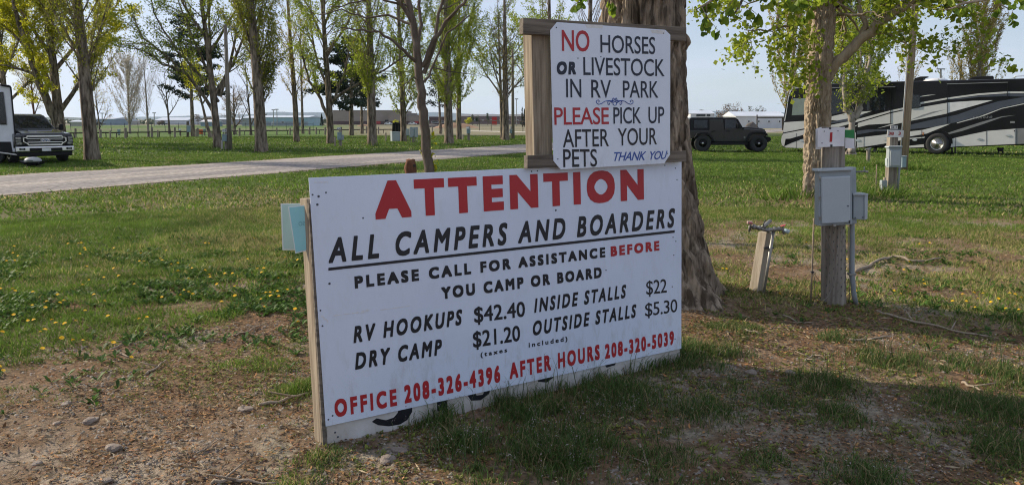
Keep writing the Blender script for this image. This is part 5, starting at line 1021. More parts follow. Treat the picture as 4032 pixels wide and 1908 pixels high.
c2 = T2P.copy(); t2 = empty('cottonwood_tree', c2, 'straight grey-barked cottonwood standing between the jeep and the motorhome nose', 'tree')
def rel(x, y): p = at(x, y, c2.y)-c2; return p
pr = [(-.15, .42, 0, 0)]
for (x0, x1, y) in ((3150, 3262, 775), (3160, 3262, 740), (3165, 3265, 680), (3166, 3267, 600), (3168, 3268, 500), (3171, 3270, 400), (3176, 3273, 300), (3188, 3282, 170), (3200, 3292, 60), (3208, 3298, -60)):
    a = rel(x0, y); b = rel(x1, y); pr.append((a.z, (b.x-a.x)/2, (a.x+b.x)/2, 0))
pr += [(7, .2, pr[-1][2]+.3, 0), (10, .12, pr[-1][2]+.5, .2)]
pr = [(z, r, x, y) for z, r, x, y in sorted(pr)]
big_trunk(pr, c2, 21, 160, 400, .026, t2, M['bark2'], c2)
sp2 = dict(lm=3.6, lv=[{}, dict(seg=.7, wob=.07, up=.03, k=6, kids=1.5, perm=True, k0=.2, tp=.8), dict(ang=45, len=2.0, seg=.4, wob=.12, up=.02, k=4, kids=3.4, perm=True, k0=.15, r=.03, base=.5, leaf=6, ls=.1), dict(ang=42, len=.8, seg=.25, wob=.14, up=-.02, k=3, r=.009, base=.8, leaf=26, ls=.10, lt=.15)], rmin=.004)
s = TB(88)
def limb(pts, r0, tip=.3):
    W = np.array([tuple(at(x, y, c2.y+dy)-c2) for x, y, dy in pts]); tt = np.linspace(0, len(W)-1, (len(W)-1)*3+1); W = np.stack([np.interp(tt, range(len(W)), W[:, k]) for k in range(3)], 1); W[1:-1] += s.np.randn(len(W)-2, 3)*.02
    RR = r0*(1-(1-tip)*np.linspace(0, 1, len(W))); s.tube(W, RR, 9); return W, RR
W, RR = limb(((3255, 310, 0), (3290, 255, -.1), (3340, 205, -.2), (3405, 145, -.3), (3450, 100, -.4), (3510, 60, -.5), (3575, 15, -.6), (3680, -60, -.8)), .125, .5); s.sub(W[6:], RR[6:], 2.6, 1, sp2)
W, RR = limb(((3215, 62, 0), (3140, 88, -.3), (3060, 110, -.5), (2990, 122, -.6), (2930, 118, -.7)), .04, .2); s.sub(W[3:], RR[3:], 1.0, 2, sp2); s.sub(W[2:], RR[2:], .9, 1, sp2)
W, RR = limb(((3405, 145, -.3), (3400, 90, -.3), (3385, 30, -.2), (3370, -40, -.1)), .07, .4); s.sub(W, RR, 1.8, 1, sp2)
W, RR = limb(((3290, 20, 0), (3340, -20, 0), (3420, -60, 0)), .08, .4); s.sub(W, RR, 1.2, 1, sp2)
for q_ in (((3060, 108, -.5), (3060, -60, -.2), (2950, -120, 0)), ((3210, 20, 0), (3120, -20, -.2), (3010, -15, -.6), (2930, 25, -.9)), ((3220, 40, 0), (3150, 20, -.5), (3080, 50, -.8)), ((3300, 60, 0), (3340, 60, -.4), (3420, 50, -.8), (3480, 70, -1)), ((3300, 0, 0), (3360, 90, .3), (3430, 170, .5)), ((3280, 10, .3), (3330, 120, .7), (3310, 200, .9)), ((3510, 60, -.5), (3560, -10, -.5), (3650, 0, -.6)), ((3420, 130, -.3), (3500, 140, -.3), (3590, 190, -.3))):
    W, RR = limb(q_, .035, .3); s.sub(W, RR, 1.7, 1, sp2)
crown(s, [np.array([.3, 0, 6.0]), np.array([.5, 0, 7.5]), np.array([.6, .1, 9])], 8, 10, sp2, Ln=4)
s.finish(c2, '', '', 'bark2', 'leaf_g', .10, parent=t2, aspect=.85)
mb = MB()
for pts in ([(2950, 120, -.6), (2935, 160, -.6), (2925, 200, -.6), (2920, 235, -.6), (2912, 255, -.6)], [(2935, 160, -.6), (2945, 190, -.6), (2955, 225, -.6)], [(2965, 125, -.6), (2955, 150, -.6), (2960, 185, -.6), (2975, 205, -.6), (2980, 215, -.6)], [(2925, 200, -.6), (2910, 178, -.6)], [(2955, 150, -.6), (2930, 175, -.6)]):
    mb.tube([at(x, y, c2.y+dy)-c2 for x, y, dy in pts], [.010, .008, .006, .004, .003][:len(pts)], 5)
mb.obj('dead_twig', M['stick'], t2)
# a third cottonwood just outside the frame at right, its twigs reaching in at the top corner
c3 = Vector((9.4, 11.2, 0)); t3 = empty('cottonwood_tree', c3, 'cottonwood off the right edge whose leafy twigs reach into the top right corner', 'tree')
big_trunk([(-.15, .45, 0, 0), (.2, .36, 0, 0), (1.2, .3, 0, 0), (4, .25, .1, 0), (9, .12, .2, 0)], c3, 31, 90, 120, .02, t3, M['bark2'], c3)
s = TB(99); crown(s, [np.array([.1, 0, 4.5]), np.array([.15, 0, 6.0]), np.array([.2, .1, 7.5])], 7, 9, sp2, Ln=4); s.finish(c3, '', '', 'bark2', 'leaf_g', .085, parent=t3)
near_twigs(t3, c3, [([c3+Vector((.1, 0, 4.2)), A(4200, -120, 10.6), A(4040, -60, 10.4), A(3900, -10, 10.3), A(3780, 20, 10.2), A(3720, 40, 10.2)], .04), ([A(3900, -10, 10.3), A(3960, 30, 10.2), A(4010, 30, 10.2)], .012), ([A(3800, 10, 10.3), A(3740, -20, 10.2), A(3690, -50, 10.2)], .012)], 5, t3, 'bark2', per=6, size=.085, sub=.28, inst=150, lsub=3.2, hang=.2)
# young tree behind the sign
yb_ = G(1697, 880); yt = empty('young_ash_tree', yb_, 'slender young tree with bare crown just behind the big sign', 'tree')
s = TB(55); rl = lambda x, y, dy=0: np.array(tuple(at(x, y, yb_.y+dy)-yb_))
def yl(pts, r0, r1, k=10, sub=True, lv=1, wob=.01):
    W = np.array([rl(*p) for p in pts]); tt = np.linspace(0, len(W)-1, (len(W)-1)*3+1); W = np.stack([np.interp(tt, range(len(W)), W[:, q]) for q in range(3)], 1); W[1:-1] += s.np.randn(len(W)-2, 3)*wob
    RR = np.linspace(r0, r1, len(W)); s.tube(W, RR, k)
    if sub: s.sub(W, RR, float(np.linalg.norm(np.diff(W, axis=0), axis=1).sum()), lv, spy)
spy = dict(lm=1, lv=[{}, dict(seg=.3, wob=.1, up=.02, k=5, kids=2.0, perm=True, k0=.25, tp=.8), dict(ang=45, len=.9, seg=.2, wob=.16, up=-.01, k=4, kids=3.5, perm=True, k0=.2, r=.012, base=.5, leaf=.8, ls=.02), dict(ang=42, len=.35, seg=.1, wob=.18, up=-.01, k=3, r=.005, base=.8, leaf=3, ls=.03)], rmin=.0025)
yl([(1703, 895), (1697, 760), (1686, 660), (1676, 560), (1665, 440), (1660, 370), (1650, 280), (1640, 190), (1630, 110), (1612, 30), (1590, -60)], .085, .045, 14, False)
yl([(1664, 262), (1700, 180, -.1), (1740, 110, -.1), (1790, 50, -.2), (1840, -10, -.2)], .035, .02); yl([(1668, 290), (1690, 240), (1716, 160), (1722, 80), (1745, 0)], .035, .02)
yl([(1640, 245), (1590, 200, -.2), (1530, 145, -.3), (1480, 125, -.4), (1400, 120, -.5), (1340, 110, -.5)], .028, .008); yl([(1625, 90), (1580, 20, -.1), (1540, -20, -.1)], .04, .02); yl([(1660, 330), (1690, 300, .2), (1720, 230, .3), (1760, 130, .4), (1850, 60, .5)], .022, .010)
yl([(1640, 180), (1660, 100, .2), (1650, 20, .3), (1660, -40, .3)], .03, .02); yl([(1630, 100), (1530, 60, .2), (1440, 70, .3), (1350, 40, .4), (1250, 60, .5)], .02, .006); yl([(1600, 20), (1480, -10, -.2), (1380, 20, -.3), (1290, 30, -.4)], .018, .006)
yl([(1655, 320), (1630, 300, -.2), (1600, 330, -.3), (1570, 350, -.4)], .010, .004)
s.finish(yb_, '', '', 'bark_y', 'leaf_y', .03, parent=yt)
mb = MB(); kn = rl(1670, 412); 
s2_ = TB(56); pts_ = []
for x, y in ((1708, 535), (1712, 542), (1660, 590), (1706, 590), (1712, 572), (1662, 598), (1718, 640), (1712, 650), (1716, 668), (1700, 612), (1710, 660)):
    for _ in range(7): pts_.append(rl(x, y)+s2_.np.randn(3)*.022)
leaves_mesh(np.array(pts_), .055, M['leaf_y'], yt, s2_.np, name='side_shoots')
# broken stump beside it
sb_ = G(1622, 860); st_ = empty('tree_stump', sb_, 'broken red-brown stump top left of the young tree behind the sign', 'stump')
Z = np.linspace(-.1, (at(1627, 628, sb_.y)-sb_).z, 34); th = 2*np.pi*np.arange(24)/24; Zg, Tg = np.meshgrid(Z, th, indexing='ij'); topz = Z[-1]
Rg = .075+.03*fbm(np.cos(Tg)*2, np.sin(Tg)*2, Zg*4, 5, 3)-.02*sst(Zg/topz, .9, 1)+.02*np.exp(-((Tg-3.3)**2)*2-((Zg-topz*.86)/.05)**2)-.03*np.exp(-((Tg-4.6)**2)*6-((Zg-topz*.90)/.03)**2)
Zg = Zg+sst(Zg/topz, .9, 1)*(fbm(np.cos(Tg)*1.2, np.sin(Tg)*1.2, 0, 8, 2)-.5)*.05
V = np.stack([Rg*np.cos(Tg), Rg*np.sin(Tg), Zg], -1).reshape(-1, 3); V = np.vstack([V, [[0, 0, topz-.03]]]); i = np.arange(33)[:, None]*24; j = np.arange(24)[None]; j2 = (j+1) % 24
F = [tuple(r) for r in np.stack([i+j, i+j2, i+24+j2, i+24+j], -1).reshape(-1, 4)]+[(33*24+a, 33*24+(a+1) % 24, 34*24) for a in range(24)]
mb = MB(); mb.add(V.tolist(), F); mb.obj('trunk', M['bark_r'], st_, True)
kh = MB(); q0 = at(1632, 652, sb_.y-.09)-sb_; kh.lathe([(.022, -.01), (.024, .004), (.014, .006), (.010, -.004)], 12, lambda p: q0+Vector((p.x, -p.z, p.y*1.1))); kh.obj("knot", M["rust"], st_)
# ------------------------------------------------------------------ vehicles
def wheel(parent, c, r, wd, rimr, tyrem, rimm, axis='y', spokes=10, out=-1, hub=True, spoke_w=.035, face='spoke'):
    """wheel at c, axle along local y, outer face towards out*y"""
    e = bpy.data.objects.new('wheel', None); C.link(e); e.parent = parent; e.location = c; e.empty_display_size = .1
    f = lambda p: Vector((p.x, p.z*out, p.y))
    mb = MB(); h = wd/2
    mb.lathe([(rimr, h*.9), (rimr+.02, h*.98), (r-.05, h), (r-.012, h*.86), (r, h*.6), (r, -h*.6), (r-.012, -h*.86), (r-.05, -h), (rimr, -h)], 40, f); 
    mb.obj('tyre', M[tyrem], e, True)
    mb = MB(); mb.lathe([(rimr+.004, h*.92), (rimr-.015, h*.88), (rimr-.03, h*.55), (.05, h*.35)], 32, f); rd_ = mb.obj('rim_dish', M['trim'] if face == 'spoke' else M[rimm], e, True)
    mb = MB()
    for q in range(spokes):
        a = 2*math.pi*q/spokes; ca, sa = math.cos(a), math.sin(a); n0, n1 = .05, rimr-.01
        pts = [(n0, -spoke_w*.8), (n1, -spoke_w*.5), (n1, spoke_w*.5), (n0, spoke_w*.8)]
        mb.prism([(x*ca-y*sa, x*sa+y*ca) for x, y in pts], lambda u, v, d: f(Vector((u, v, d))), h*.55, h*.86)
    mb.lathe([(rimr+.003, h*.86), (rimr+.003, h*.97), (rimr-.022, h*.95), (rimr-.022, h*.80)], 32, f); mb.lathe([(.075, h*.5), (.075, h*.95), (.05, h*1.05), (.02, h*1.08)], 16, f)
    mb.obj('rim', M[rimm], e)
    return e
# --- motorhome
P1 = Vector((15.0, 42.3, 0)); dr_ = Vector((9.2, -6.3, 0)).normalized(); yaw = math.atan2(dr_.y, dr_.x)
RVp = Plane(P1, dr_, (0, 0, 1)); rv = empty('motorhome', P1, 'long black and silver motorhome with swoosh graphics parked across the lawn', 'motorhome', rz=yaw)
def Z7(x, y): return (3050+.41017*x, 280+.41017*y)
def R7(x, y):
    u, v = RVp.uv(*Z7(x, y)); return (u, v)
def loc(u, v, d): return Vector((u, -d, v))          # d grows towards the viewer's side
WID = 2.55
def rvp(pts, d0, d1, name, mat, bev=0, tr=None, zz=True):
    q = [R7(*p) for p in pts] if zz else pts
    a = sum(q[i][0]*q[(i+1) % len(q)][1]-q[(i+1) % len(q)][0]*q[i][1] for i in range(len(q)))
    if a < 0: q = q[::-1]
    return MB().prism(q, tr or loc, d0, d1).obj(name, M[mat], rv, bevel=bev)
L_R = 11.9
def edge(x, y): return R7(x, y)
top = [R7(2394, 70), R7(1400, 95), R7(900, 108), R7(540, 122), R7(262, 142), R7(200, 150), R7(165, 168), R7(135, 200), R7(112, 280), R7(88, 420), R7(78, 490), R7(84, 560), R7(68, 620), R7(60, 670), R7(64, 705), R7(85, 735)]
yb0 = R7(85, 735)[1]; s0 = R7(1240, 738); s1 = R7(2320, 712)
body = top[:]+[s0, (R7(1450, 738)[0], s0[1]), s1, (L_R, s1[1]), (L_R, R7(2394, 70)[1]-.0)]
rvb = MB().prism(body[::-1], loc, -WID, 0).obj('body', M['rvblack'], rv, bevel=.07, seg=3)
dlt = .004
# windshield side and lower cap
rvp([(180, 262), (300, 262), (300, 418), (165, 425)], 0, .006, 'side_window', 'reflect_pane', .0)  # green-grey reflection put into the pane's own colour
rvp([(92, 492), (300, 478), (300, 548), (86, 590), (84, 560)], 0, .012, 'nose_panel', 'rvsilver', .003); rvp([(86, 600), (300, 560), (300, 740), (110, 734), (72, 712), (62, 670), (70, 625)], 0, .012, 'nose_panel', 'rvsilver', .003)
rvp([(106, 650), (150, 648), (300, 605), (300, 640), (160, 690), (92, 722)], .012, .016, 'graphic', 'rvblack')
rvp([(150, 178), (200, 160), (290, 152), (290, 158), (200, 168), (160, 190), (135, 260), (115, 400), (100, 480), (92, 480), (112, 380), (130, 250)], 0, .02, 'cap_trim', 'rvsilver')
G_ = [([(525, 440), (700, 400), (935, 383), (800, 432), (720, 470), (700, 482), (525, 470)], 'rvsilver'), ([(525, 490), (720, 452), (830, 418), (880, 400), (820, 440), (720, 480), (525, 505)], 'rvgrey'),
      ([(525, 520), (720, 482), (1110, 378), (1400, 315), (1400, 335), (1110, 395), (860, 470), (525, 560)], 'rvsilver'), ([(525, 575), (700, 545), (800, 515), (720, 570), (525, 600)], 'rvsilver'),
      ([(800, 500), (1100, 410), (1300, 365), (1655, 305), (1655, 408), (1500, 440), (1270, 485), (980, 552), (1150, 500), (900, 515), (800, 540)], 'rvsilver'), ([(1655, 303), (1900, 286), (2095, 280), (1960, 320), (1655, 404)], 'rvwhite'),
      ([(1300, 470), (1420, 420), (1520, 390), (1640, 370), (1500, 412), (1400, 445)], 'rvmid'), ([(950, 500), (1120, 455), (1300, 430), (1120, 480)], 'rvwhite'),
      ([(1280, 520), (1500, 470), (1750, 420), (1960, 345), (2150, 290), (2394, 250), (2394, 305), (2180, 350), (1980, 425), (1750, 490), (1500, 540), (1280, 560)], 'rvgrey'), ([(1750, 495), (1980, 430), (2180, 355), (2394, 310), (2394, 318), (2180, 363), (1990, 438), (1750, 502)], 'rvsilver'),
      ([(1400, 300), (1655, 256), (1960, 215), (2230, 196), (2230, 214), (1960, 232), (1655, 272), (1400, 318)], 'rvsilver'), ([(2235, 197), (2394, 197), (2394, 214), (2235, 214)], 'rvsilver'), ([(1665, 274), (1960, 236), (2230, 218), (2394, 218), (2394, 246), (2230, 240), (1960, 250), (1760, 272)], 'rvgrey'),
      ([(1398, 242), (1470, 230), (1550, 225), (1470, 238), (1398, 248)], 'rvsilver'), ([(1640, 600), (1800, 548), (1980, 490), (2180, 435), (2320, 422), (2180, 445), (2000, 510), (1800, 575), (1650, 612)], 'rvmid'),
      ([(1270, 582), (1420, 565), (1560, 530), (1690, 505), (1560, 560), (1460, 600), (1270, 632)], 'rvsilver'), ([(1270, 655), (1450, 640), (1450, 630), (1270, 645)], 'rvsilver'),
      ([(790, 640), (1230, 590), (1230, 610), (1050, 640), (1230, 632), (1230, 660), (1090, 690), (870, 725), (790, 735)], 'rvsilver'), ([(790, 575), (900, 560), (1230, 555), (1230, 575), (960, 580), (790, 610)], 'rvgrey'), ([(860, 600), (1230, 578), (1230, 584), (900, 610)], 'rvblack'),
      ([(525, 640), (780, 590), (780, 735), (525, 738)], 'rvsilver'), ([(1270, 720), (1450, 700), (1450, 730), (1270, 735)], 'rvsilver'),
      ([(1690, 655), (1735, 640), (1880, 608), (2040, 575), (2320, 552), (2320, 700), (1735, 724), (1690, 730)], 'rvsilver'), ([(2320, 552), (2430, 545), (2430, 696), (2320, 700)], 'rvmid')]
for i, (pts, m) in enumerate(G_): rvp(pts, .003+.0004*(i % 5), .006+.001*(i % 7), 'graphic', m)
# windows, slide-outs, seams, handles
rvp([(530, 190), (690, 190), (690, 392), (530, 420)], .001, .012, 'window', 'glass', .004); rvp([(885, 238), (1062, 236), (1062, 378), (885, 382)], .001, .012, 'window', 'glass', .004); rvp([(1302, 228), (1394, 228), (1394, 352), (1302, 358)], .001, .05, 'window', 'glass', .01)
for a, b in (((530, 158), (1160, 150)), ((1655, 122), (2240, 106))): rvp([a, b, (b[0], b[1]+7), (a[0], a[1]+7)], 0, .10, 'awning', 'rvmid', .01)
for x, y0, y1 in ((1112, 150, 500), (1656, 122, 500), (2232, 106, 260)): rvp([(x, y0), (x+5, y0), (x+5, y1), (x, y1)], 0, .03, 'slide_seam', 'rvblack')
for x, y0, y1 in ((208, 595, 738), (857, 610, 725), (1232, 560, 738), (1410, 570, 640), (1735, 640, 726), (2032, 575, 718), (2308, 552, 700), (2320, 552, 700)): rvp([(x, y0), (x+3, y0), (x+3, y1), (x, y1)], .001, .016, 'seam', 'trim')
for x, y in ((800, 664), (1078, 660), (1346, 660), (1970, 654), (2246, 620), (265, 665)):
    pts = [(x+24*math.cos(t), y+11*math.sin(t)) for t in np.linspace(0, 6.283, 15)[:-1]]; rvp(pts, .01, .030, 'handle', 'chrome', .005)
rvp([(1422, 586), (1430, 586), (1430, 616), (1422, 616)], .006, .02, 'marker_lamp', 'amber'); rvp([(2298, 568), (2310, 568), (2310, 580), (2298, 580)], .006, .03, 'marker_lamp', 'rvblack'); rvp([(2262, 482), (2306, 482), (2306, 500), (2262, 500)], .003, .03, 'vent', 'rvmid', .004)
pl = Plane(P1-RVp.n*0+RVp.n*.004, dr_, (0, 0, 1))
q0 = Z7(1895, 456); q1 = Z7(2088, 452); V, F = text2d('ALLEGRO', .02, .25, 1.5); a = RVp.uv(*q0); b = RVp.uv(*q1); hh = .105
mb = MB(); mb.add([loc(a[0]+(b[0]-a[0])*(v[0]-V[:, 0].min())/(V[:, 0].max()-V[:, 0].min()), a[1]+(b[1]-a[1])*(v[0]/V[:, 0].max())+hh*v[1]/V[:, 1].max(), .012) for v in V], F); mb.obj('lettering', M['rvmid'], rv)
# wheels and arches
wc = R7(1563, 703); arch = []
for t in np.linspace(0, math.pi, 15): arch.append((wc[0]+.60*math.cos(t), .50+.60*math.sin(t)))
mb = MB(); inner = [(wc[0]+.66*math.cos(t), .50+.66*math.sin(t)) for t in np.linspace(math.pi, 0, 15)]; mb.prism(arch+inner, loc, -.02, .03); mb.obj('wheel_arch', M['rvblack'], rv)
mb = MB(); mb.prism([(wc[0]+.60*math.cos(t), .50+.60*math.sin(t)) for t in np.linspace(-.55, math.pi+.55, 20)], loc, -.3, .012); mb.obj('wheel_well', M['trim'], rv)
for u, dd in ((wc[0], -.16), (wc[0], -WID+.3), (2.3, -.16), (2.3, -WID+.3)): wheel(rv, loc(u, .50, dd+.22 if dd > -1 else dd), .505, .28, .30, 'tyre', 'alloy', spokes=10, face='dish', spoke_w=.05, out=-1 if dd > -1 else 1)
# roof gear
zt = R7(1400, 95)[1]
def dome(x, y, wr, hh_, m, name): 
    u, v = R7(x, y); MB().lathe([(wr, -.1), (wr, hh_*.2), (wr*.85, hh_*.65), (wr*.5, hh_*.93), (wr*.1, hh_)], 20, lambda p: loc(u+p.x, v+p.z, -.9+p.y)).obj(name, M[m], rv, True)
dome(978, 104, .30, .30, 'trim', 'roof_dome'); dome(1525, 94, .58, .17, 'rvwhite', 'satellite_dome')
def rbox(x0, y0, x1, y1, d0, d1, name, m, bev=.03): return rvp([(x0, y1), (x1, y1), (x1, y0), (x0, y0)], d0, d1, name, m, bev)
rvp([(1310, 100), (1325, 62), (1380, 46), (1455, 44), (1410, 60), (1410, 98)], -1.5, -.7, 'satellite_dish', 'trim', .02)
rvp([(1825, 88), (1880, 50), (1930, 42), (2090, 36), (2092, 80)], -1.7, -.8, 'roof_air_unit', 'trim', .04); rvp([(880, 120), (900, 104), (1240, 92), (1240, 106)], -1.8, -.5, 'roof_vent', 'rvmid', .01)
mb = MB(); mb.tube([loc(*R7(2300, 68), -.4), loc(*R7(2304, 46), -.4), loc(*R7(2394, 42), -.4), loc(L_R-.1, R7(2394, 42)[1], -.4)], .02, 6); mb.obj('roof_rail', M['chrome'], rv, True)
mb = MB(); mb.tube([loc(*R7(866, 203), .02), loc(*R7(905, 204), .18), loc(*R7(935, 220), .25), loc(*R7(962, 248), .28)], .02, 6); mb.obj('mirror_arm', M['rvmid'], rv, True)
for x in (1690, 1720, 2140, 2180): rvp([(x, 735), (x+12, 735), (x+14, 790), (x, 790)], -.5, -.3, 'jack', 'trim')
rvp([(2128, 738), (2200, 738), (2188, 778), (2138, 770)], -.7, -.3, 'tank', 'trim', .01)
# front windshield face, far side
MB().box((.02-.10, WID/2, 2.15), (.02, 2.1, 1.1)).obj('windshield', M['glass'], rv)
# --- black off-roader
JP = Plane((10.41, 41.0, 0), (math.cos(-.12), math.sin(-.12), 0), (0, 0, 1)); jo = Vector((10.41, 41.0, 0)); jeep = empty('off_road_car', jo, 'dark grey four-door off-roader with big black wheels parked beyond the cottonwood', 'car', rz=-.12)
def J(x, y): return JP.uv(2690+.2215*x, 380+.2215*y)
g0 = J(345, 968)[1]
def j(x, y): u, v = J(x, y); return (u, v-g0)
def jp(pts, d0, d1, name, mat, bev=0, taper=0, z0=1.0, mb=None):
    q = [j(*p) for p in pts]; a = sum(q[i][0]*q[(i+1) % len(q)][1]-q[(i+1) % len(q)][0]*q[i][1] for i in range(len(q)))
    if a < 0: q = q[::-1]
    W2 = .86
    fn = (lambda u, v, d: Vector((u, -(d if d > -W2 else d)+ (0 if not taper else (max(0, v-z0)*taper*(1 if d > -W2 else -1))), v)))
    return MB().prism(q, fn, d0, d1).obj(name, M[mat], jeep, bevel=bev)
jp([(95, 590), (1070, 590), (1090, 560), (1430, 590), (1478, 610), (1480, 700), (1400, 720), (1200, 800), (545, 795), (480, 700), (250, 700), (150, 740), (95, 740)], -1.72, 0, 'body', 'jeep', .03)
jp([(1072, 600), (1075, 532), (1180, 530), (1400, 552), (1470, 575), (1482, 610)], -1.50, -.22, 'hood', 'jeep', .04)
jp([(100, 595), (118, 385), (160, 372), (945, 372), (985, 400), (1075, 560), (1075, 595)], -1.70, -.02, 'cabin', 'trim', .02, .16, j(0, 590)[1]); jp([(118, 385), (150, 362), (940, 360), (960, 376)], -1.58, -.14, 'roof', 'jeep', .03)
zc = j(0, 590)[1]
for pts in ([(200, 408), (435, 408), (432, 552), (195, 550)], [(490, 408), (693, 408), (690, 547), (488, 552)], [(760, 408), (930, 408), (1003, 547), (762, 552)]): jp(pts, -.03, -.008, 'window', 'glass', .0, .16, zc)
jp([(470, 400), (710, 400), (725, 560), (705, 770), (560, 770), (500, 690), (465, 600)], -.02, .012, 'door', 'jeep', .006); jp([(738, 560), (1050, 560), (1080, 600), (1075, 770), (738, 770)], -.02, .012, 'door', 'jeep', .006)
jp([(480, 398), (706, 398), (704, 560), (694, 560), (694, 408), (490, 408), (490, 560), (478, 560)], -.02, .004, 'window_frame', 'jeep', 0, .16, zc); jp([(745, 398), (938, 398), (1020, 560), (1006, 560), (930, 408), (762, 408), (762, 560), (745, 560)], -.02, .004, 'window_frame', 'jeep', 0, .16, zc)
jp([(1100, 790), (1165, 660), (1215, 622), (1300, 612), (1430, 614), (1490, 650), (1500, 692), (1470, 680), (1420, 655), (1300, 650), (1230, 665), (1190, 700), (1150, 785)], -.25, .16, 'fender_flare', 'trim', .02)
jp([(188, 725), (240, 645), (300, 625), (430, 628), (500, 680), (560, 795), (530, 795), (480, 720), (420, 665), (300, 662), (250, 690), (215, 730)], -.25, .16, 'fender_flare', 'trim', .02)
jp([(500, 800), (1150, 800), (1150, 850), (500, 855)], -1.6, .05, 'rocker_rail', 'trim', .02); jp([(1490, 700), (1560, 712), (1572, 770), (1500, 812), (1480, 770)], -1.7, -.05, 'bumper', 'trim', .03); jp([(60, 760), (110, 750), (110, 830), (60, 820)], -1.7, -.05, 'bumper', 'trim', .03)
jp([(50, 480), (92, 480), (92, 760), (50, 760)], -1.2, -.5, 'spare_wheel', 'tyre', .05)
jp([(948, 482), (1018, 480), (1022, 560), (960, 555)], -.05, .16, 'mirror', 'trim', .02)
for x in (495, 752): jp([(x, 598), (x+78, 598), (x+78, 616), (x, 618)], .012, .04, 'handle', 'trim', .005)
jp([(1045, 700), (1110, 700), (1100, 712), (1045, 712)], .002, .006, 'badge', 'rvmid'); jp([(1052, 722), (1105, 722), (1105, 735), (1052, 735)], .002, .006, 'badge', 'rvmid')
jp([(1440, 655), (1490, 650), (1492, 690), (1440, 692)], -1.5, -.2, 'grille', 'trim', .01)
for x, d in ((345, 0), (1338, 0), (345, 1), (1338, 1)):
    u, v = j(x, 838); wheel(jeep, Vector((u, .02+1.66*d, .435)), .437, .30, .235, 'tyre', 'blackrim', spokes=9, out=-1 if d == 0 else 1)
for x, c in ((340, 0), (1338, 0)):
    u, v = j(x, 838); MB().lathe([(.05, 0), (.05, .02), (.02, .03)], 12, lambda p: Vector((u+p.x, -.145-p.z, .435+p.y))).obj('hub_cap', M['alloy'], jeep)
# --- pickup
tk = G(184, 641); hd = math.radians(-43); truck = empty('pickup_truck', tk, 'dark pickup truck with chrome grille facing the lane beside the trailer', 'pickup truck', rz=hd)
# local: x forward with the nose at x=0, y to its left, z up
def side(pts, w0, w1, name, mat, bev=.03, fn=None, par=None): return MB().prism(pts, fn or (lambda u, v, d: Vector((u, d, v))), w0, w1).obj(name, M[mat], par or truck, bevel=bev)
lower = [(-6.2, .62), (-5.35, .62), (-5.25, .95), (-4.95, 1.06), (-4.6, .95), (-4.45, .58), (-1.50, .55), (-1.40, .92), (-1.10, 1.03), (-.75, .95), (-.52, .60), (-.10, .60), (-.02, .75), (-.02, 1.12), (-.10, 1.20), (-1.65, 1.32), (-6.2, 1.34)]
side(lower, -1.0, 1.0, 'body', 'truck', .05)
side([(-.02, 1.10), (-.08, 1.22), (-.5, 1.31), (-1.68, 1.41), (-1.68, 1.2)], -.78, .78, 'hood', 'truck', .05)
side([(-.3, 1.24), (-1.55, 1.36), (-1.55, 1.42), (-.5, 1.33)], -.42, .42, 'hood_bulge', 'truck', .02)
cabf = lambda u, v, d: Vector((u, d*(1-.17*max(0, v-1.3)/.7*1.6), v))
side([(-1.60, 1.28), (-2.28, 1.95), (-2.6, 2.02), (-4.0, 2.02), (-4.22, 1.95), (-4.3, 1.28)], -.96, .96, 'cab', 'truck', .05, cabf)
mb = MB(); mb.add([cabf(-1.615, 1.36, -.86)+Vector((.012, 0, .0)), cabf(-1.615, 1.36, .86)+Vector((.012, 0, 0)), cabf(-2.20, 1.92, .80)+Vector((.02, 0, .02)), cabf(-2.20, 1.92, -.80)+Vector((.02, 0, .02))], [(0, 1, 2, 3)]); mb.obj('windshield', M['glass'], truck)
for s_ in (-1, 1):
    for pts in ([(-1.95, 1.38), (-2.45, 1.88), (-3.0, 1.90), (-3.0, 1.38)], [(-3.1, 1.38), (-3.1, 1.90), (-3.95, 1.88), (-4.1, 1.38)]): side(pts if s_ < 0 else pts[::-1], .961*s_, .969*s_, 'side_window', 'glass', 0, cabf)
    wheel(truck, Vector((-1.02, .86*s_, .44)), .44, .28, .27, 'tyre', 'alloy', spokes=7, out=s_, spoke_w=.05); wheel(truck, Vector((-4.95, .86*s_, .44)), .44, .28, .27, 'tyre', 'alloy', spokes=7, out=s_, spoke_w=.05)
    e = bpy.data.objects.new('mirror', None); C.link(e); e.parent = truck; e.location = (-1.9, 1.18*s_, 1.45)
    MB().box((0, 0, 0), (.12, .16, .26)).obj('mirror_shell', M['trim'], e, bevel=.03)
    MB().box((-.02, -.13*s_, -.05), (.06, .2, .06)).obj('mirror_arm', M['trim'], e, bevel=.01)
# front: x slightly positive
def fr(y0, y1, z0, z1, x0, x1, name, mat, bev=.012, par=None): return MB().box(((x0+x1)/2, (y0+y1)/2, (z0+z1)/2), (x1-x0, y1-y0, z1-z0)).obj(name, M[mat], par or truck, bevel=bev)
gr = bpy.data.objects.new('grille', None); C.link(gr); gr.parent = truck
fr(-.66, .66, .70, 1.12, -.03, .035, 'mesh_panel', 'trim', .01, gr)
fp = lambda y, z, d: Vector((d, y, z))
outer = [(-.60, 1.13), (.60, 1.13), (.62, 1.06), (.74, 1.04), (.74, .88), (.62, .80), (.56, .72), (-.56, .72), (-.62, .80), (-.74, .88), (-.74, 1.04), (-.62, 1.06)]
def framep(outer, k, d0, d1, name, mat, par):
    n = len(outer); cy = 0; cz = .93; inn = [((y)*(1-k*.55), cz+(z-cz)*(1-k*2.2)) for y, z in outer]; mb = MB()
    for i in range(n):
        a, b = outer[i], outer[(i+1) % n]; c_, d_ = inn[(i+1) % n], inn[i]; mb.prism([a, b, c_, d_], fp, d0, d1)
    return mb.obj(name, M[mat], par)
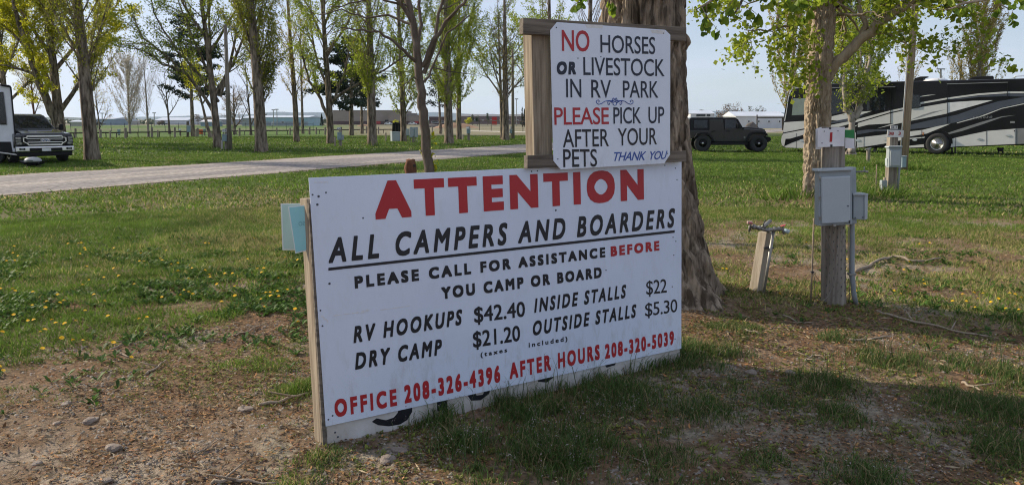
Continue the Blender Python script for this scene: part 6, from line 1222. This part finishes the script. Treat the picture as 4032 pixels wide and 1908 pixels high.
framep(outer, .085, .03, .075, 'chrome_surround', 'chrome', gr)
fr(-.56, .56, 1.065, 1.105, .04, .10, 'bar', 'chrome', .008, gr); fr(-.62, .62, .985, 1.015, .04, .085, 'bar', 'chrome', .006, gr); fr(-.60, .60, .835, .870, .04, .10, 'bar', 'chrome', .008, gr); fr(-.52, .52, .755, .78, .04, .08, 'bar', 'chrome', .006, gr); fr(-.60, -.16, .92, .935, .04, .07, 'bar', 'alloy', .004, gr); fr(.16, .60, .92, .935, .04, .07, 'bar', 'alloy', .004, gr)
MB().prism([(.165*math.cos(t), .93+.068*math.sin(t)) for t in np.linspace(0, 6.283, 25)[:-1]], fp, .05, .110).obj('badge_rim', M['chrome'], gr); MB().prism([(.150*math.cos(t), .93+.056*math.sin(t)) for t in np.linspace(0, 6.283, 25)[:-1]], fp, .05, .113).obj('badge', M['fordblue'], gr)
V, F = text2d('Ford', .02, .3, .95); mb = MB(); x0, x1 = V[:, 0].min(), V[:, 0].max(); mb.add([Vector((.115, -.115+.23*(v[0]-x0)/(x1-x0), .905+.062*v[1]/V[:, 1].max())) for v in V], F); mb.obj('badge_script', M['chrome'], gr)
for s_ in (-1, 1):
    h = bpy.data.objects.new('headlight', None); C.link(h); h.parent = truck
    MB().prism([(y*s_, z) for y, z in ((.70, 1.10), (.985, 1.10), (.995, .80), (.93, .72), (.66, .72), (.78, .84), (.78, 1.04))][::s_], fp, -.06, .025).obj('housing', M['trim'], h, bevel=.01)
    for z0, z1, y0, y1 in ((.97, 1.07, .80, .97), (.87, .95, .81, .975), (.76, .85, .78, .96)): fr(min(y0*s_, y1*s_), max(y0*s_, y1*s_), z0, z1, .02, .035, 'lens', 'lamp', .008, h)
bp = bpy.data.objects.new('bumper', None); C.link(bp); bp.parent = truck
fr(-1.0, 1.0, .46, .69, -.12, .10, 'chrome_bar', 'chrome', .05, bp); fr(-.56, .56, .50, .62, .09, .125, 'intake', 'trim', .02, bp); fr(-.93, .93, .28, .47, -.14, .04, 'valance', 'trim', .03, bp)
for s_ in (-1, 1): fr(min(.70*s_, .90*s_), max(.70*s_, .90*s_), .54, .63, .09, .115, 'fog_lamp_recess', 'trim', .02, bp); fr(min(.75*s_, .86*s_), max(.75*s_, .86*s_), .56, .61, .11, .12, 'fog_lamp', 'lamp', .01, bp)
fr(-.155, .155, .49, .60, .125, .135, 'licence_plate', 'rvwhite', .003)
side([(-6.15, .5), (-.6, .45), (-.6, .62), (-6.15, .66)], -.7, .7, 'chassis', 'trim', .02)
side([(-6.2, 1.30), (-4.32, 1.30), (-4.32, 1.42), (-6.2, 1.42)], -.98, .98, 'bed_rail', 'truck', .03)
truck.scale = (1, 1, .93)
# --- travel trailer at the left edge
Yt = 29.0; tp_ = at(62, 600, Yt); trl = empty('travel_trailer', Vector((tp_.x, Yt, 0)), 'white travel trailer corner with dark window at the left edge', 'trailer', rz=0); to = Vector((tp_.x, Yt, 0))
quadprism([(-560, 600), (64, 600), (40, 338), (-560, 330)], Yt, 2.4, 'body', M['trailer'], trl, to, .05, sl=-.70)
quadprism([(64, 603), (70, 600), (46, 345), (40, 336)], Yt-.05, 2.5, 'corner_trim', M['trim'], trl, to, .01, sl=-.70)
quadprism([(-560, 606), (50, 600), (42, 558), (-560, 560)], Yt-.02, .03, 'dark_skirt', M['trim'], trl, to, .01, sl=-.70)
quadprism([(-60, 490), (25, 488), (26, 478), (13, 362), (-60, 362)], Yt-.03, .04, 'window', M['glass'], trl, to, .012, sl=-.70)
quadprism([(-200, 492), (28, 491), (28, 488), (-200, 488)], Yt-.02, .02, 'window_trim', M['trim'], trl, to, sl=-.70)
quadprism([(0, 338), (42, 345), (38, 335), (0, 331)], Yt-.1, 2.6, 'roof_edge', M['trim'], trl, to, .02, sl=-.70)
quadprism([(-10, 602), (66, 612), (66, 608), (-10, 598)], Yt-.7, .5, 'entry_step', M['concrete'], trl, to, .01, sl=-.70)
for x in (-330, -200, -15): wheel(trl, at(x, 618, Yt+.15)*1-to if False else Vector(((x-2016)/3000*Yt-to.x, .18, .36)), .36, .22, .2, 'tyre', 'alloy', out=-1)
# --- portable grill
gp = G(132, 655); gl = empty('portable_grill', gp, 'small portable gas grill with domed grey lid standing on the grass', 'grill', rz=.15)
MB().lathe([(.30, .17), (.29, .22), (.24, .28), (.15, .325), (.03, .335)], 28, lambda p: Vector((p.x, p.y*.72, p.z))).obj('lid', M['grill'], gl, True)
MB().lathe([(.30, .168), (.30, .15), (.22, .06), (.14, .03)], 28, lambda p: Vector((p.x, p.y*.72, p.z))).obj('firebox', M['trim'], gl, True)
for s_ in (-1, 1):
    MB().prism([(.24*s_, .06), (.30*s_, .13), (.40*s_, .20), (.385*s_, .21), (.28*s_, .17), (.20*s_, .12)][::s_], lambda u, v, d: Vector((u, d, v)), -.16, .16).obj('side_handle', M['trim'], gl, bevel=.008)
    MB().tube([Vector((.12*s_, -.14, .05)), Vector((.19*s_, -.17, 0)), Vector((.19*s_, .17, 0)), Vector((.12*s_, .14, .05))], .018, 6).obj('foot', M['trim'], gl, True)
MB().tube([Vector((-.09, -.215, .20)), Vector((-.08, -.26, .215)), Vector((.08, -.26, .215)), Vector((.09, -.215, .20))], .010, 6).obj('lid_handle', M['trim'], gl, True)
# ------------------------------------------------------------------ light poles and hookups beyond the lane
lb = G(905, 588); lt = at(887, 98, lb.y); lp = empty('light_pole', lb, 'grey leaning light pole with a lamp arm beside the spreading cottonwood', 'light pole'); d = lt-lb
MB().tube([lb-d*.02, lb+d*.5, lt], [.15, .12, .09], 12).obj('pole', M['wood_grey'], lp, True, off=lb)
a0 = at(890, 148, lb.y); a1 = at(902, 118, lb.y); a2 = at(918, 105, lb.y); MB().tube([a0, a1, a2], .03, 6).obj('arm', M['pipe'], lp, True, off=lb)
MB().lathe([(.06, .25), (.10, .12), (.22, .02), (.22, -.10), (.15, -.18)], 16, lambda p: a2-lb+Vector((.05, 0, -.05))+p).obj('lamp_head', M['grill'], lp, True)
qb = G(2020, 545); qt = at(2018, 190, qb.y); q_ = empty('utility_pole', qb, 'slim grey pole right of the tan poplar spire', 'pole'); MB().tube([qb-(qt-qb)*.02, qt], [.17, .11], 10).obj('pole', M['wood_grey'], q_, True, off=qb)
MB().box(at(2018, 255, qb.y)+Vector((0, -.2, 0)), (.5, .06, .08)).obj('crossarm', M['wood_grey'], q_, off=qb)
def plain_quad(pts, Y, dep, name, mat, par, off, bev=.01): return quadprism(pts, Y, dep, name, M[mat], par, off, bev)
def pedestal(px, py, label, box, plate=None, post=None, side=None, tap=None, extra=(), matp='wood_grey', grp=None, Yo=0):
    p = G(px, py); e = empty('hookup_post', p, label, 'post', grp); Y = p.y+Yo
    x0, x1, yt = post; plain_quad([(x0, py+4), (x1, py+4), (x1, yt), (x0, yt)], Y, .16, 'post', matp, e, p)
    for bx in ([box] if box else []): plain_quad([(bx[0], bx[3]), (bx[2], bx[3]), (bx[2], bx[1]), (bx[0], bx[1])], Y-.16, .15, 'electric_box', 'box_b', e, p, .015); plain_quad([(bx[0]-1, bx[1]+2), (bx[2]+1, bx[1]+2), (bx[2]+1, bx[1]-1), (bx[0]-1, bx[1]-1)], Y-.19, .19, 'box_lid', 'box', e, p, .005)
    if side: plain_quad([(side[0], side[3]), (side[2], side[3]), (side[2], side[1]), (side[0], side[1])], Y-.05, .12, 'outlet_box', 'box_d', e, p, .01)
    if plate: plain_quad([(plate[0], plate[3]), (plate[2], plate[3]), (plate[2], plate[1]), (plate[0], plate[1])], Y-.03, .02, 'number_plate', 'plate', e, p, .0)
    if plate and extra:
        pl = Plane(at(plate[0], plate[3], Y-.03), (1, 0, 0), (0, 0, 1))
        for t, a, b in extra: put_text(pl, t, (a, plate[3]-2), (b, plate[3]-2), plate[1]+2.5, M['black'], e, p, offset=.02, d=.006, name='numeral')
    if tap: plain_quad([(tap[0], tap[3]), (tap[2], tap[3]), (tap[2], tap[1]), (tap[0], tap[1])], Y, .06, 'water_pipe', 'concrete', e, p, .01)
    return e
pedestal(893, 588, 'brown hookup post with grey box and number plate beside the light pole', (874, 529, 892, 557), (875, 508, 892, 519), (884, 897, 505), tap=(870, 552, 877, 588), extra=(('71', 876.5, 881.5), ('69', 885, 890)))
pedestal(1341, 573, 'hookup post with two grey boxes below the yellow-green tree', (1328, 521, 1343, 551), (1326, 502, 1341, 510), (1334, 1345, 500), side=(1343, 531, 1353, 551), extra=(('68', 1328, 1332), ('66', 1335, 1339)))
pedestal(1847, 552, 'hookup post with grey box right of the green companion tree', (1837, 508, 1852, 526), (1836, 499, 1848, 506), (1840, 1850, 498))
pedestal(2013, 545, 'hookup post with grey box touching the slim grey pole', (2006, 509, 2017, 525), (2008, 498, 2018, 504), (2010, 2018, 500))
bollard(1319, 575, 541, 8, 'thin water stub post left of the hookup post under the yellow-green tree')
bollard(1519, 555, 522, 7, 'low square stub post left of the green transformer', 'wood_pale'); bollard(1823, 550, 533, 6, 'small water stub right of the companion tree', 'wood_pale', cap=True)
# row of weathered stubs along the rail fence
row = [(297, 542, 505, 8), (396, 543, 510, 8), (434, 547, 514, 6), (494, 545, 503, 10), (598, 541, 501, 9), (621, 540, 512, 6), (688, 541, 501, 8), (772, 538, 508, 6), (778, 537, 503, 9), (943, 534, 503, 8), (1090, 531, 502, 5), (1142, 531, 503, 6), (1160, 530, 503, 6), (1219, 529, 500, 7), (1245, 528, 501, 6), (1280, 530, 500, 7), (1443, 525, 498, 6), (1490, 526, 499, 6), (1702, 522, 497, 5), (1740, 521, 500, 4)]
for x, yb_2, yt_, wd in row: bollard(x, yb_2, yt_, wd, 'weathered wooden stub post in the row along the low rail fence', grp='stub posts along the rail fence')
pedestal(735, 540, 'tall post with grey panel in the row beyond the lawn', (735, 494, 749, 520), None, (734, 742, 478), matp='bark_y')
pedestal(472, 532, 'small pale hookup box left of the blossom tree trunk', (462, 510, 472, 528), None, (465, 470, 512))
pedestal(708, 531, 'short white-topped hookup stub behind the row', None, (704, 507, 712, 513), (706, 711, 511))
pedestal(804, 533, 'small grey hookup box beside an orange marker', (800, 508, 808, 522), None, (802, 807, 510))
p = G(792, 528); tag(MB().box(p+Vector((0, 0, .3)), (.5, .1, .6)).obj('safety_net', M['orange'], bevel=.02), 'small orange netting marker near the row of posts', 'marker')
# low rail fence
fa = G(250, 545); fb = G(1300, 526); fc = G(1700, 521)
fe = empty('rail_fence', fa, 'low dark pipe rail fence along the far edge of the lawn', 'fence')
def fpt(x): 
    y = np.interp(x, [250, 1300, 1700], [545, 526, 521]); return G(x, float(y))
xs_ = np.arange(250, 1560, 42.0)
for i, x in enumerate(xs_):
    p = fpt(x); h_ = .48 if i % 3 else .50; MB().tube([p-fa-Vector((0, 0, .1)), p-fa+Vector((0, 0, h_))], .045, 6).obj('fence_post', M['rust'], fe)
    if i: 
        p0 = fpt(xs_[i-1]); MB().tube([p0-fa+Vector((0, 0, .5)), p-fa+Vector((0, 0, .5+rnd.uniform(-.015, .015)))], .065, 6).obj('rail', M['rust'], fe)
# wire fence with t-posts behind
fw = G(280, 519); we = empty('wire_fence', fw, 'thin wire fence with dark steel posts behind the rail fence', 'fence')
prev = None
for x in np.arange(280, 1260, 53.0):
    p = G(x, 518.5-x*.003); MB().box(p-fw+Vector((0, 0, .7)), (.06, .06, 1.5)).obj('fence_post', M['iron'], we)
    if prev is not None:
        MB().tube([prev-fw+Vector((0, 0, 1.2)), p-fw+Vector((0, 0, 1.2))], .03, 4).obj('wire', M['iron'], we); MB().tube([prev-fw+Vector((0, 0, .7)), p-fw+Vector((0, 0, .7))], .018, 4).obj('wire', M['iron'], we)
    prev = p
# transformer and panels
p = G(1560, 556); Y = p.y-.4
e = empty('transformer_box', p, 'square green-grey transformer box on the lawn behind the young tree', 'transformer')
yw = .38; Rz = Matrix.Rotation(yw, 3, 'Z'); 
MB().box((0, .3, .36), (.66, .66, .74), None).obj('cabinet', M['box_d'], e, bevel=.015); e.rotation_euler = (0, 0, yw); MB().box((0, .3, .75), (.70, .70, .05)).obj('lid', M['box'], e, bevel=.01); MB().box((.0, -.035, .36), (.56, .02, .62)).obj('door', M['box'], e, bevel=.004)
p2_ = G(1560, 549); Y2 = p2_.y
e = empty('metal_rack', p2_, 'black metal rack standing behind the transformer box', 'rack')
quadprism([(1543, 520), (1582, 519), (1578, 486), (1546, 483)], Y2, .25, 'back_panel', M['trim'], e, p2_, .01)
for x in (1545, 1556, 1568, 1579): quadprism([(x-2, 549), (x+1, 549), (x+2, 484), (x, 484)], Y2-.05, .05, 'upright', M['rust'], e, p2_)
quadprism([(1552, 489), (1574, 491), (1574, 484), (1554, 481)], Y2-.1, .3, 'top_hook', M['trim'], e, p2_, .01)
for i, (x0, y0, x1, y1, sb_y) in enumerate(((1598, 507, 1611, 534, 559), (1613, 500, 1625, 541, 561), (1622, 508, 1630, 538, 561), (1632, 500, 1644, 541, 561), (1627, 500, 1633, 530, 558))):
    p = G((x0+x1)/2, sb_y); e = empty('electric_panel', p, ['squat pale grey electric panel at the left end of the panel row', 'tall blue-grey electric panel, second from the left in the row', 'narrow grey electric panel between the two tall ones', 'tall blue-grey electric panel at the right end of the row', 'slim panel peeking from behind the right panels'][i], 'electric panel', 'electric panels behind the young tree')
    quadprism([(x0, y1), (x1, y1), (x1, y0), (x0, y0)], p.y-.12, .2, 'cabinet', M['box_b'], e, p, .015); quadprism([(x0+1.5, y1-2), (x1-1.5, y1-2), (x1-1.5, y0+3), (x0+1.5, y0+3)], p.y-.135, .02, 'door', M['box'], e, p, .004)
    for xx in (x0+2, x1-3): quadprism([(xx, sb_y+1), (xx+2, sb_y+1), (xx+2, y1), (xx, y1)], p.y-.05, .1, 'leg', M['wood_grey'], e, p)
# ------------------------------------------------------------------ far buildings
def bldg(label, x0, x1, yt, yb, D, wall, roofc, roofh=0, lowband=None, windows=(), doors=(), depth=14, gable=False, name='building', ovh=.3, ridge=None):
    """front wall seen between photo x0..x1 and yt..yb, standing at distance D"""
    b0 = at(x0, yb, D); b1 = at(x1, yb, D); zt = at(x0, yt, D).z; zb = -.3; o = Vector((b0.x, D, 0)); Wd = b1.x-b0.x; e = empty(name, o, label, 'building')
    MB().box((Wd/2, depth/2, (zt+zb)/2), (Wd, depth, zt-zb)).obj('wall', wall, e)
    if lowband: 
        zl = at(x0, lowband[0], D).z; MB().box((Wd/2, -.06, (zl+zb)/2), (Wd+.02, .12, zl-zb)).obj('lower_wall', lowband[1], e)
    if roofh:
        zr = at(x0, roofh, D).z
        if gable: MB().prism([(-ovh, zt), (Wd+ovh, zt), (Wd/2, zr)], lambda u, v, d: Vector((u, d, v)), -ovh, depth+ovh).obj('roof', roofc, e)
        else: MB().prism([(-ovh, zt-.05), (depth/2, zr), (depth+ovh, zt-.05)], lambda u, v, d: Vector((d, u, v)), -ovh, Wd+ovh).obj('roof', roofc, e)
    else: MB().box((Wd/2, depth/2, zt+.15), (Wd+.5, depth+.5, .3)).obj('roof', roofc, e)
    for (a, c, b, d_) in windows:
        P = at(a, d_, D)-o; Q = at(b, c, D)-o; f = MB().box(((P.x+Q.x)/2, -.09, (P.z+Q.z)/2), (Q.x-P.x+.3, .14, Q.z-P.z+.3)).obj('window', M['rvwhite'], e); MB().box(((P.x+Q.x)/2, -.15, (P.z+Q.z)/2), (Q.x-P.x, .10, Q.z-P.z)).obj('pane', M['glass'], f)
    for (a, c, b, d_, m) in doors:
        P = at(a, d_, D)-o; Q = at(b, c, D)-o; MB().box(((P.x+Q.x)/2, -.14, (P.z+Q.z)/2), (Q.x-P.x, .20, Q.z-P.z)).obj('door', M[m], e)
    return e
W_ = dict(white=pm('white_metal_wall', (.62, .63, .64), (.52, .53, .55), .3, .6, stretch=(1, 1, .2)), whiteroof=pm('pale_metal_roof', (.60, .64, .70), (.50, .54, .60), .2, .4), blue=pm('pale_blue_siding', (.32, .45, .50), (.28, .40, .45), .2, .6, stretch=(6, 1, .2)), bluegrey=pm('blue_grey_siding', (.26, .33, .39), None, .2, .6),
          lgrey=pm('grey_siding', (.30, .33, .37), None, .3, .6, stretch=(6, 1, .2)), tan=pm('tan_block_wall', (.30, .245, .20), (.26, .21, .17), .15, .9), dark=pm('dark_brown_brick', (.10, .055, .05), None, .5, .9), brown=pm('brown_brick', (.17, .11, .095), (.14, .09, .08), .2, .9), beige=pm('beige_wall', (.45, .42, .36), None, .3, .8), roofg=pm('grey_roof', (.16, .16, .17), None, .4, .8), reddoor=pm('red_door', (.42, .03, .03), None, 1, .6), fieldgrey=pm('weathered_grey', (.33, .34, .35), None, .4, .7))
M['reddoor'] = W_['reddoor']
bldg('long tan store with dark brick base and red door, behind the poplars', 1312, 1572, 436, 489, 480, W_['tan'], W_['tan'], lowband=(477, W_['dark']), doors=((1480, 477, 1498, 488, 'reddoor'), (1516, 472, 1531, 479, 'trim')), depth=60)
bldg('lower tan wing of the store with a red door, left of the young tree trunk', 1600, 1652, 454, 488, 478, W_['tan'], W_['roofg'], lowband=(477, W_['dark']), doors=((1633, 477, 1648, 486, 'reddoor'),), depth=50)
bldg('tan middle part of the store', 1530, 1602, 445, 489, 477, W_['tan'], W_['tan'], lowband=(477, W_['dark']), depth=50)
bldg('brown building with white band low roof right of the young tree', 1690, 1760, 460, 488, 470, W_['dark'], W_['white'], windows=((1700, 478, 1725, 483), (1730, 478, 1748, 483)), depth=30)
bldg('wide dark brick building behind the dirt heaps', 1812, 2130, 458, 484, 620, W_['brown'], W_['roofg'], 449, depth=60, windows=tuple((x, 472, x+7, 476) for x in range(1830, 2110, 34)))
bldg('long pale blue metal shed with white roof and grey lower wall', 1015, 1212, 462, 495, 330, W_['blue'], W_['whiteroof'], 454, lowband=(479, W_['lgrey']), windows=((1108, 479, 1118, 484),), doors=((1070, 480, 1077, 494, 'rvwhite'),), depth=24)
bldg('grey-blue end section of the long shed at its left', 953, 1014, 464, 494, 332, W_['fieldgrey'], W_['whiteroof'], 455, depth=22)
bldg('small bluish shed beside the leaning young tree', 790, 846, 479, 496, 300, W_['bluegrey'], W_['white'], 471, depth=8)
bldg('long white barn with shining roof at the field edge', 610, 738, 473, 486, 480, W_['white'], W_['whiteroof'], 462, depth=24)
bldg('beige low building with a gable seen through the blossom tree', 430, 500, 476, 488, 460, W_['beige'], W_['whiteroof'], 466, windows=tuple((x, 479, x+6, 483) for x in range(436, 494, 12)), depth=16)
bldg('blue-grey workshop with a pale roof right of the gnarled trunk', 368, 446, 468, 487, 420, W_['bluegrey'], W_['whiteroof'], 462, depth=20)
bldg('small pale shed between the pickup and the gnarled trunk', 276, 322, 479, 496, 300, W_['beige'], W_['whiteroof'], 473, depth=8)
bldg('distant low white warehouse at the field edge behind the pine', 845, 952, 470, 486, 500, W_['fieldgrey'], W_['whiteroof'], 464, depth=20)
bldg('long white metal barn with small square windows right of the off-roader', 2896, 3092, 456, 496, 200, W_['white'], W_['whiteroof'], 438, windows=((2945, 475, 2951, 481), (2984, 475, 2990, 481), (3024, 475, 3030, 481), (3066, 475, 3072, 481)), depth=12)
bldg('white farm building with pale blue roof behind the off-roader roof', 2718, 2812, 447, 484, 270, W_['white'], W_['whiteroof'], 434, windows=((2741, 449, 2778, 459), (2781, 449, 2797, 459)), depth=14)
# red portable by the backstop
p = G(1947, 520); tag(MB().box(at(1947, 476, 170), (1.1, 1.1, 1.7)).obj('red_sheet_shelter', W_['reddoor'], bevel=.05), 'red square shelter behind the chain-link backstop', 'shelter')
# chain-link backstop
cb = G(1888, 518); cf = empty('chain_link_fence', cb, 'dark chain-link backstop fence on posts right of the poplars', 'fence')
cpx = [(1888, 514, 468), (1934, 517, 487), (1990, 518, 484), (2059, 519, 484), (2070, 523, 484), (2094, 522, 484), (2125, 523, 484)]
for x, b, t in cpx: p = G(x, b); q = at(x, t, p.y); MB().tube([p-cb, q-cb], .06, 6).obj('fence_post', M['rust'], cf)
p = at(1888, 474, 120); q = at(2125, 480, 112); MB().tube([p-cb, q-cb], .06, 6).obj('rail', M['rust'], cf); p = at(1888, 485, 120); q = at(2125, 496, 112); MB().tube([p-cb, q-cb], .025, 6).obj('rail', M['rust'], cf)
tag(MB().box(G(2100, 520)+Vector((0, 0, .2)), (.9, .3, .4)).obj('safety_net', M['orange'], bevel=.05), 'orange object on the dirt behind the backstop fence', 'marker')
# lamp masts
for x, yt_, yb_3, lab in ((2034, 390, 486, 'tall thin floodlight mast right of the slim grey pole'), (1090, 431, 462, 'left one of two small mast lights above the blue shed'), (1076, 433, 462, 'mast light left of its twin above the blue shed'), (607, 445, 488, 'thin utility pole right of the blossom tree'), (402, 446, 488, 'thin utility pole above the blue-grey workshop'), (2648-1000+30, 430, 486, 'thin dark utility pole behind the pine'), (3704, 272, 560, 'thin dark utility pole behind the motorhome roof')):
    D = 300 if x < 3000 else 75; a = at(x, yb_3, D); a.z = 0; b = at(x, yt_, D); e = empty('lamp_mast' if 'mast' in lab else 'utility_pole', a, lab, 'pole'); MB().tube([Vector((0, 0, 0)), b-a], .16 if D > 100 else .09, 6).obj('mast', M['fieldm'] if 'fieldm' in M else M['pipe'], e); MB().box(b-a, (1.3, .3, .35) if D > 100 else (.8, .1, .1)).obj('head', M['pipe'], e)
# earth heaps
def heap(x0, x1, yt, D, mat, lab, seed, base=0):
    a = at(x0, 500, D).x; b = at(x1, 500, D).x; H_ = at(x0, yt, D).z; n = 40; m = 16; V = []; w_ = (b-a)
    U, T_ = np.meshgrid(np.linspace(0, 1, n), np.linspace(0, 1, m), indexing='ij'); prof = np.sin(np.pi*U)**.9*np.sin(np.pi*T_)**.9; zz = H_*prof*(.75+.45*fbm(U*5, T_*3, 0, seed, 3))-.1
    V = np.stack([(U*w_).ravel(), (T_*w_*.4).ravel(), zz.ravel()], 1); i = np.arange(n-1)[:, None]*m; j_ = np.arange(m-1)[None]; F = np.stack([i+j_, i+j_+1, i+m+j_+1, i+m+j_], -1).reshape(-1, 4)[:, ::-1]
    o = mesh_np('earth_heap', V, F, mat, smooth=True); o.location = (a, D, 0); tag(o, lab, 'heap')
earth = pm('orange_earth', (.36, .22, .13), (.26, .16, .10), .6, .95, bump=.5); gravelm = pm('dark_gravel', (.14, .12, .105), (.10, .085, .075), 1.5, .95, bump=.5)
heap(1700, 1890, 483, 215, earth, 'long orange-brown earth heap beyond the lawn', 3); heap(1640, 1745, 486, 235, gravelm, 'grey-brown soil heap left of the orange one', 4); heap(2926, 3000, 479, 160, gravelm, 'pointed dark gravel heap in front of the white barn', 5); heap(1400, 1470, 488, 300, earth, 'low tan soil heap in front of the tan store', 6)
# gate frame by the barn
gf = G(2981, 497); e = empty('pole_gate', gf, 'rusty pole frame gate in front of the white barn', 'gate')
for x, t in ((2981, 452), (3081, 463), (3086, 463)): p = at(x, 505, 150); p.z = 0; MB().tube([p-gf, at(x, t, 150)-gf], .12, 6).obj('post', M['rust'], e)
MB().tube([at(2981, 464, 150)-gf, at(3086, 463, 150)-gf], .10, 6).obj('rail', M['rust'], e)
# far vehicles
for x, y, m, lab, D in ((1470+60, 484, 'rvwhite', 'tiny white car parked by the tan store', 430), (394, 484, 'glass', 'tiny dark car in front of the blue-grey workshop', 380), (640, 485, 'glass', 'tiny dark van in front of the white barn', 400), (1235, 487, 'rvwhite', 'tiny white pickup at the right end of the blue shed', 380), (1625-0, 486, 'rvwhite', 'tiny pale pickup near the red door of the store wing', 420)):
    p = at(x, y, D); p.z = .0; e = empty('parked_car', p, lab, 'car'); MB().prism([(-2.2, .4), (2.2, .4), (2.2, .95), (1.1, 1.05), (.6, 1.6), (-1.1, 1.6), (-1.6, 1.05), (-2.2, .95)], lambda u, v, d: Vector((u, d, v)), -.9, .9).obj('body', M[m], e, bevel=.08)
    for u in (-1.4, 1.4): MB().lathe([(.36, -.1), (.36, .1)], 14, lambda q: Vector((u+q.x, -.9+q.z, .36+q.y))).obj('wheel', M['tyre'], e)
    MB().box((-.3, -.93, 1.28), (1.5, .02, .34)).obj('window', M['glass'], e)
# ------------------------------------------------------------------ far trees
def far_tree(x, yb_4, yt_, D, w_px, mat, lab, seed, name='tree', n=500, size=.5, bare=False, cone=False, cat='tree'):
    p = at(x, 500, D); p.z = 0; H = at(x, yt_, D).z; wd = w_px/3000*D/2; rs = np.random.RandomState(seed); s = TB(seed); P = s.path((0, 0, -.3), (0, 0, 1), H*.85, 6, .03, .02); s.tube(P, .16*(1-.8*np.linspace(0, 1, 7)), 5)
    for q in range(14 if bare else 7):
        i = 1+q % 4; az = s.r.uniform(0, 6.28); Q = s.path(P[i], (math.cos(az)*.8, math.sin(az)*.8, .8), H*.4, 4, .12, .03); s.tube(Q, .06*(1-.8*np.linspace(0, 1, 5)), 3)
    c = rs.randn(9, 3)*np.array([wd*.45, wd*.45, H*.16])+np.array([0, 0, H*.62]); k = rs.randint(0, 9, n); L_ = c[k]+rs.randn(n, 3)*np.array([wd*.24, wd*.24, H*.09])
    if cone: t = rs.rand(n); a = rs.rand(n)*6.28; r = wd*(1-t)*(.4+.6*rs.rand(n)); L_ = np.stack([r*np.cos(a), r*np.sin(a), H*(.08+.92*t)], 1)
    L_[:, 2] = np.minimum(L_[:, 2], H); L_[:, 2] = np.maximum(L_[:, 2], H*.12); s.leaf = list(L_); return s.finish(p, name, lab, 'bark_y', mat, size, cat=cat)
fl = [(2767, 434, 300, 30, 'leaf_far', 'round dark tree behind the white farm building roof', 0), (2738, 440, 320, 8, 'leaf_n', 'small dark conifer tip left of the round tree', 1), (2895, 400, 330, 46, 'twig_far', 'tall bare brown tree behind the barn end', 0), (2862, 410, 320, 40, 'twig_far', 'bare twiggy tree left of the tall bare one', 0), (2840, 436, 250, 70, 'twig_far', 'wide brown thicket left of the barn', 0), (2950, 420, 360, 20, 'leaf_far', 'thin grey-green tree above the barn roof', 0), (2978, 418, 370, 26, 'leaf_far', 'fuller grey-green tree above the barn roof', 0), (3000, 424, 370, 22, 'twig_far', 'pale bare tree above the barn roof right part', 0), (2925, 425, 350, 20, 'twig_far', 'bare shrub tree at the left end above the barn roof', 0),
      (1920, 447, 380, 10, 'leaf_far', 'dark round tree above the brick building', 0), (1860, 450, 360, 14, 'leaf_far', 'bluish tree left above the brick building', 0), (1880, 452, 360, 12, 'leaf_far', 'low bluish tree above the brick building', 0), (1845, 463, 330, 26, 'leaf_y', 'olive round bush at the left end of the brick building', 0), (640, 475, 380, 26, 'twig_far', 'grey bush in front of the white barn', 0), (780, 452, 420, 40, 'twig_far', 'reddish bare trees behind the leaning young tree', 0), (820, 458, 420, 36, 'twig_far', 'reddish bare tree cluster right of the leaning young tree', 0), (1268, 449, 290, 18, 'leaf_n', 'dark conifer right of the blue shed', 1), (1130, 450, 430, 20, 'leaf_far', 'round tree peeking over the blue shed', 0), (1050, 448, 430, 20, 'leaf_far', 'dull green tree left over the blue shed roof', 0), (440, 452, 470, 34, 'twig_far', 'row of pale poplars behind the workshop', 0), (1560, 470, 380, 16, 'leaf_y', 'small yellow-green tree in front of the store', 0), (1612, 446, 500, 40, 'leaf_p', 'pale blossoming trees above the store wing', 0)]
for i, (x, yt_, D, wp, m, lab, cone) in enumerate(fl): far_tree(x, 0, yt_, D, wp, M[m], lab, 300+i, n=420, size=.45, cone=bool(cone), bare=m == 'twig_far') if False else far_tree(x, 0, yt_, D, wp, m, lab, 300+i, n=420, size=.45, cone=bool(cone), bare=m == 'twig_far')
for i in range(9): far_tree(2056+i*9, 0, 423+rnd.randint(-2, 14), 260, 14, 'leaf_n', 'dark evergreen in the far row behind the backstop', 350+i, n=340, size=.4, cone=True)['group'] = 'far row of evergreens'
# hazy far tree line, reads as one mass
n = 5200; t = RS.rand(n); az = np.radians(-44+88*t); D = 700+RS.rand(n)*250; hh = 1+4.2*fbm(az*40, 0*az, 0, 77, 4)*RS.rand(n)
Pn = np.stack([D*np.sin(az), D*np.cos(az), hh], 1); Pn = np.concatenate([Pn+RS.randn(n, 3)*np.array([3, 3, .6]) for _ in range(3)]); Pn[:, 2] = np.clip(Pn[:, 2], 0, 5)
o = leaves_mesh(Pn, 3.2, M['leaf_far'], None, RS, 1.0, 'distant_tree_line'); tag(o, 'dull green tree line far across the fields', 'tree line', kind='stuff')
# power line in the distance over the fields is left to the poles; haze
hb = MB(); hb.box((0, 1500, 118), (15400, 17600, 256)); ho = hb.obj('haze', pm('air_haze', (.8, .8, .8))); tag(ho, 'thin pale haze over the valley', kind='stuff')
m = ho.data.materials[0]; t = m.node_tree; t.nodes.clear(); om = t.nodes.new('ShaderNodeOutputMaterial'); pv = t.nodes.new('ShaderNodeVolumePrincipled'); pv.inputs['Color'].default_value = (.60, .78, 1.0, 1); pv.inputs['Density'].default_value = 0.6e-4; pv.inputs['Anisotropy'].default_value = .2; t.links.new(pv.outputs[0], om.inputs['Volume'])
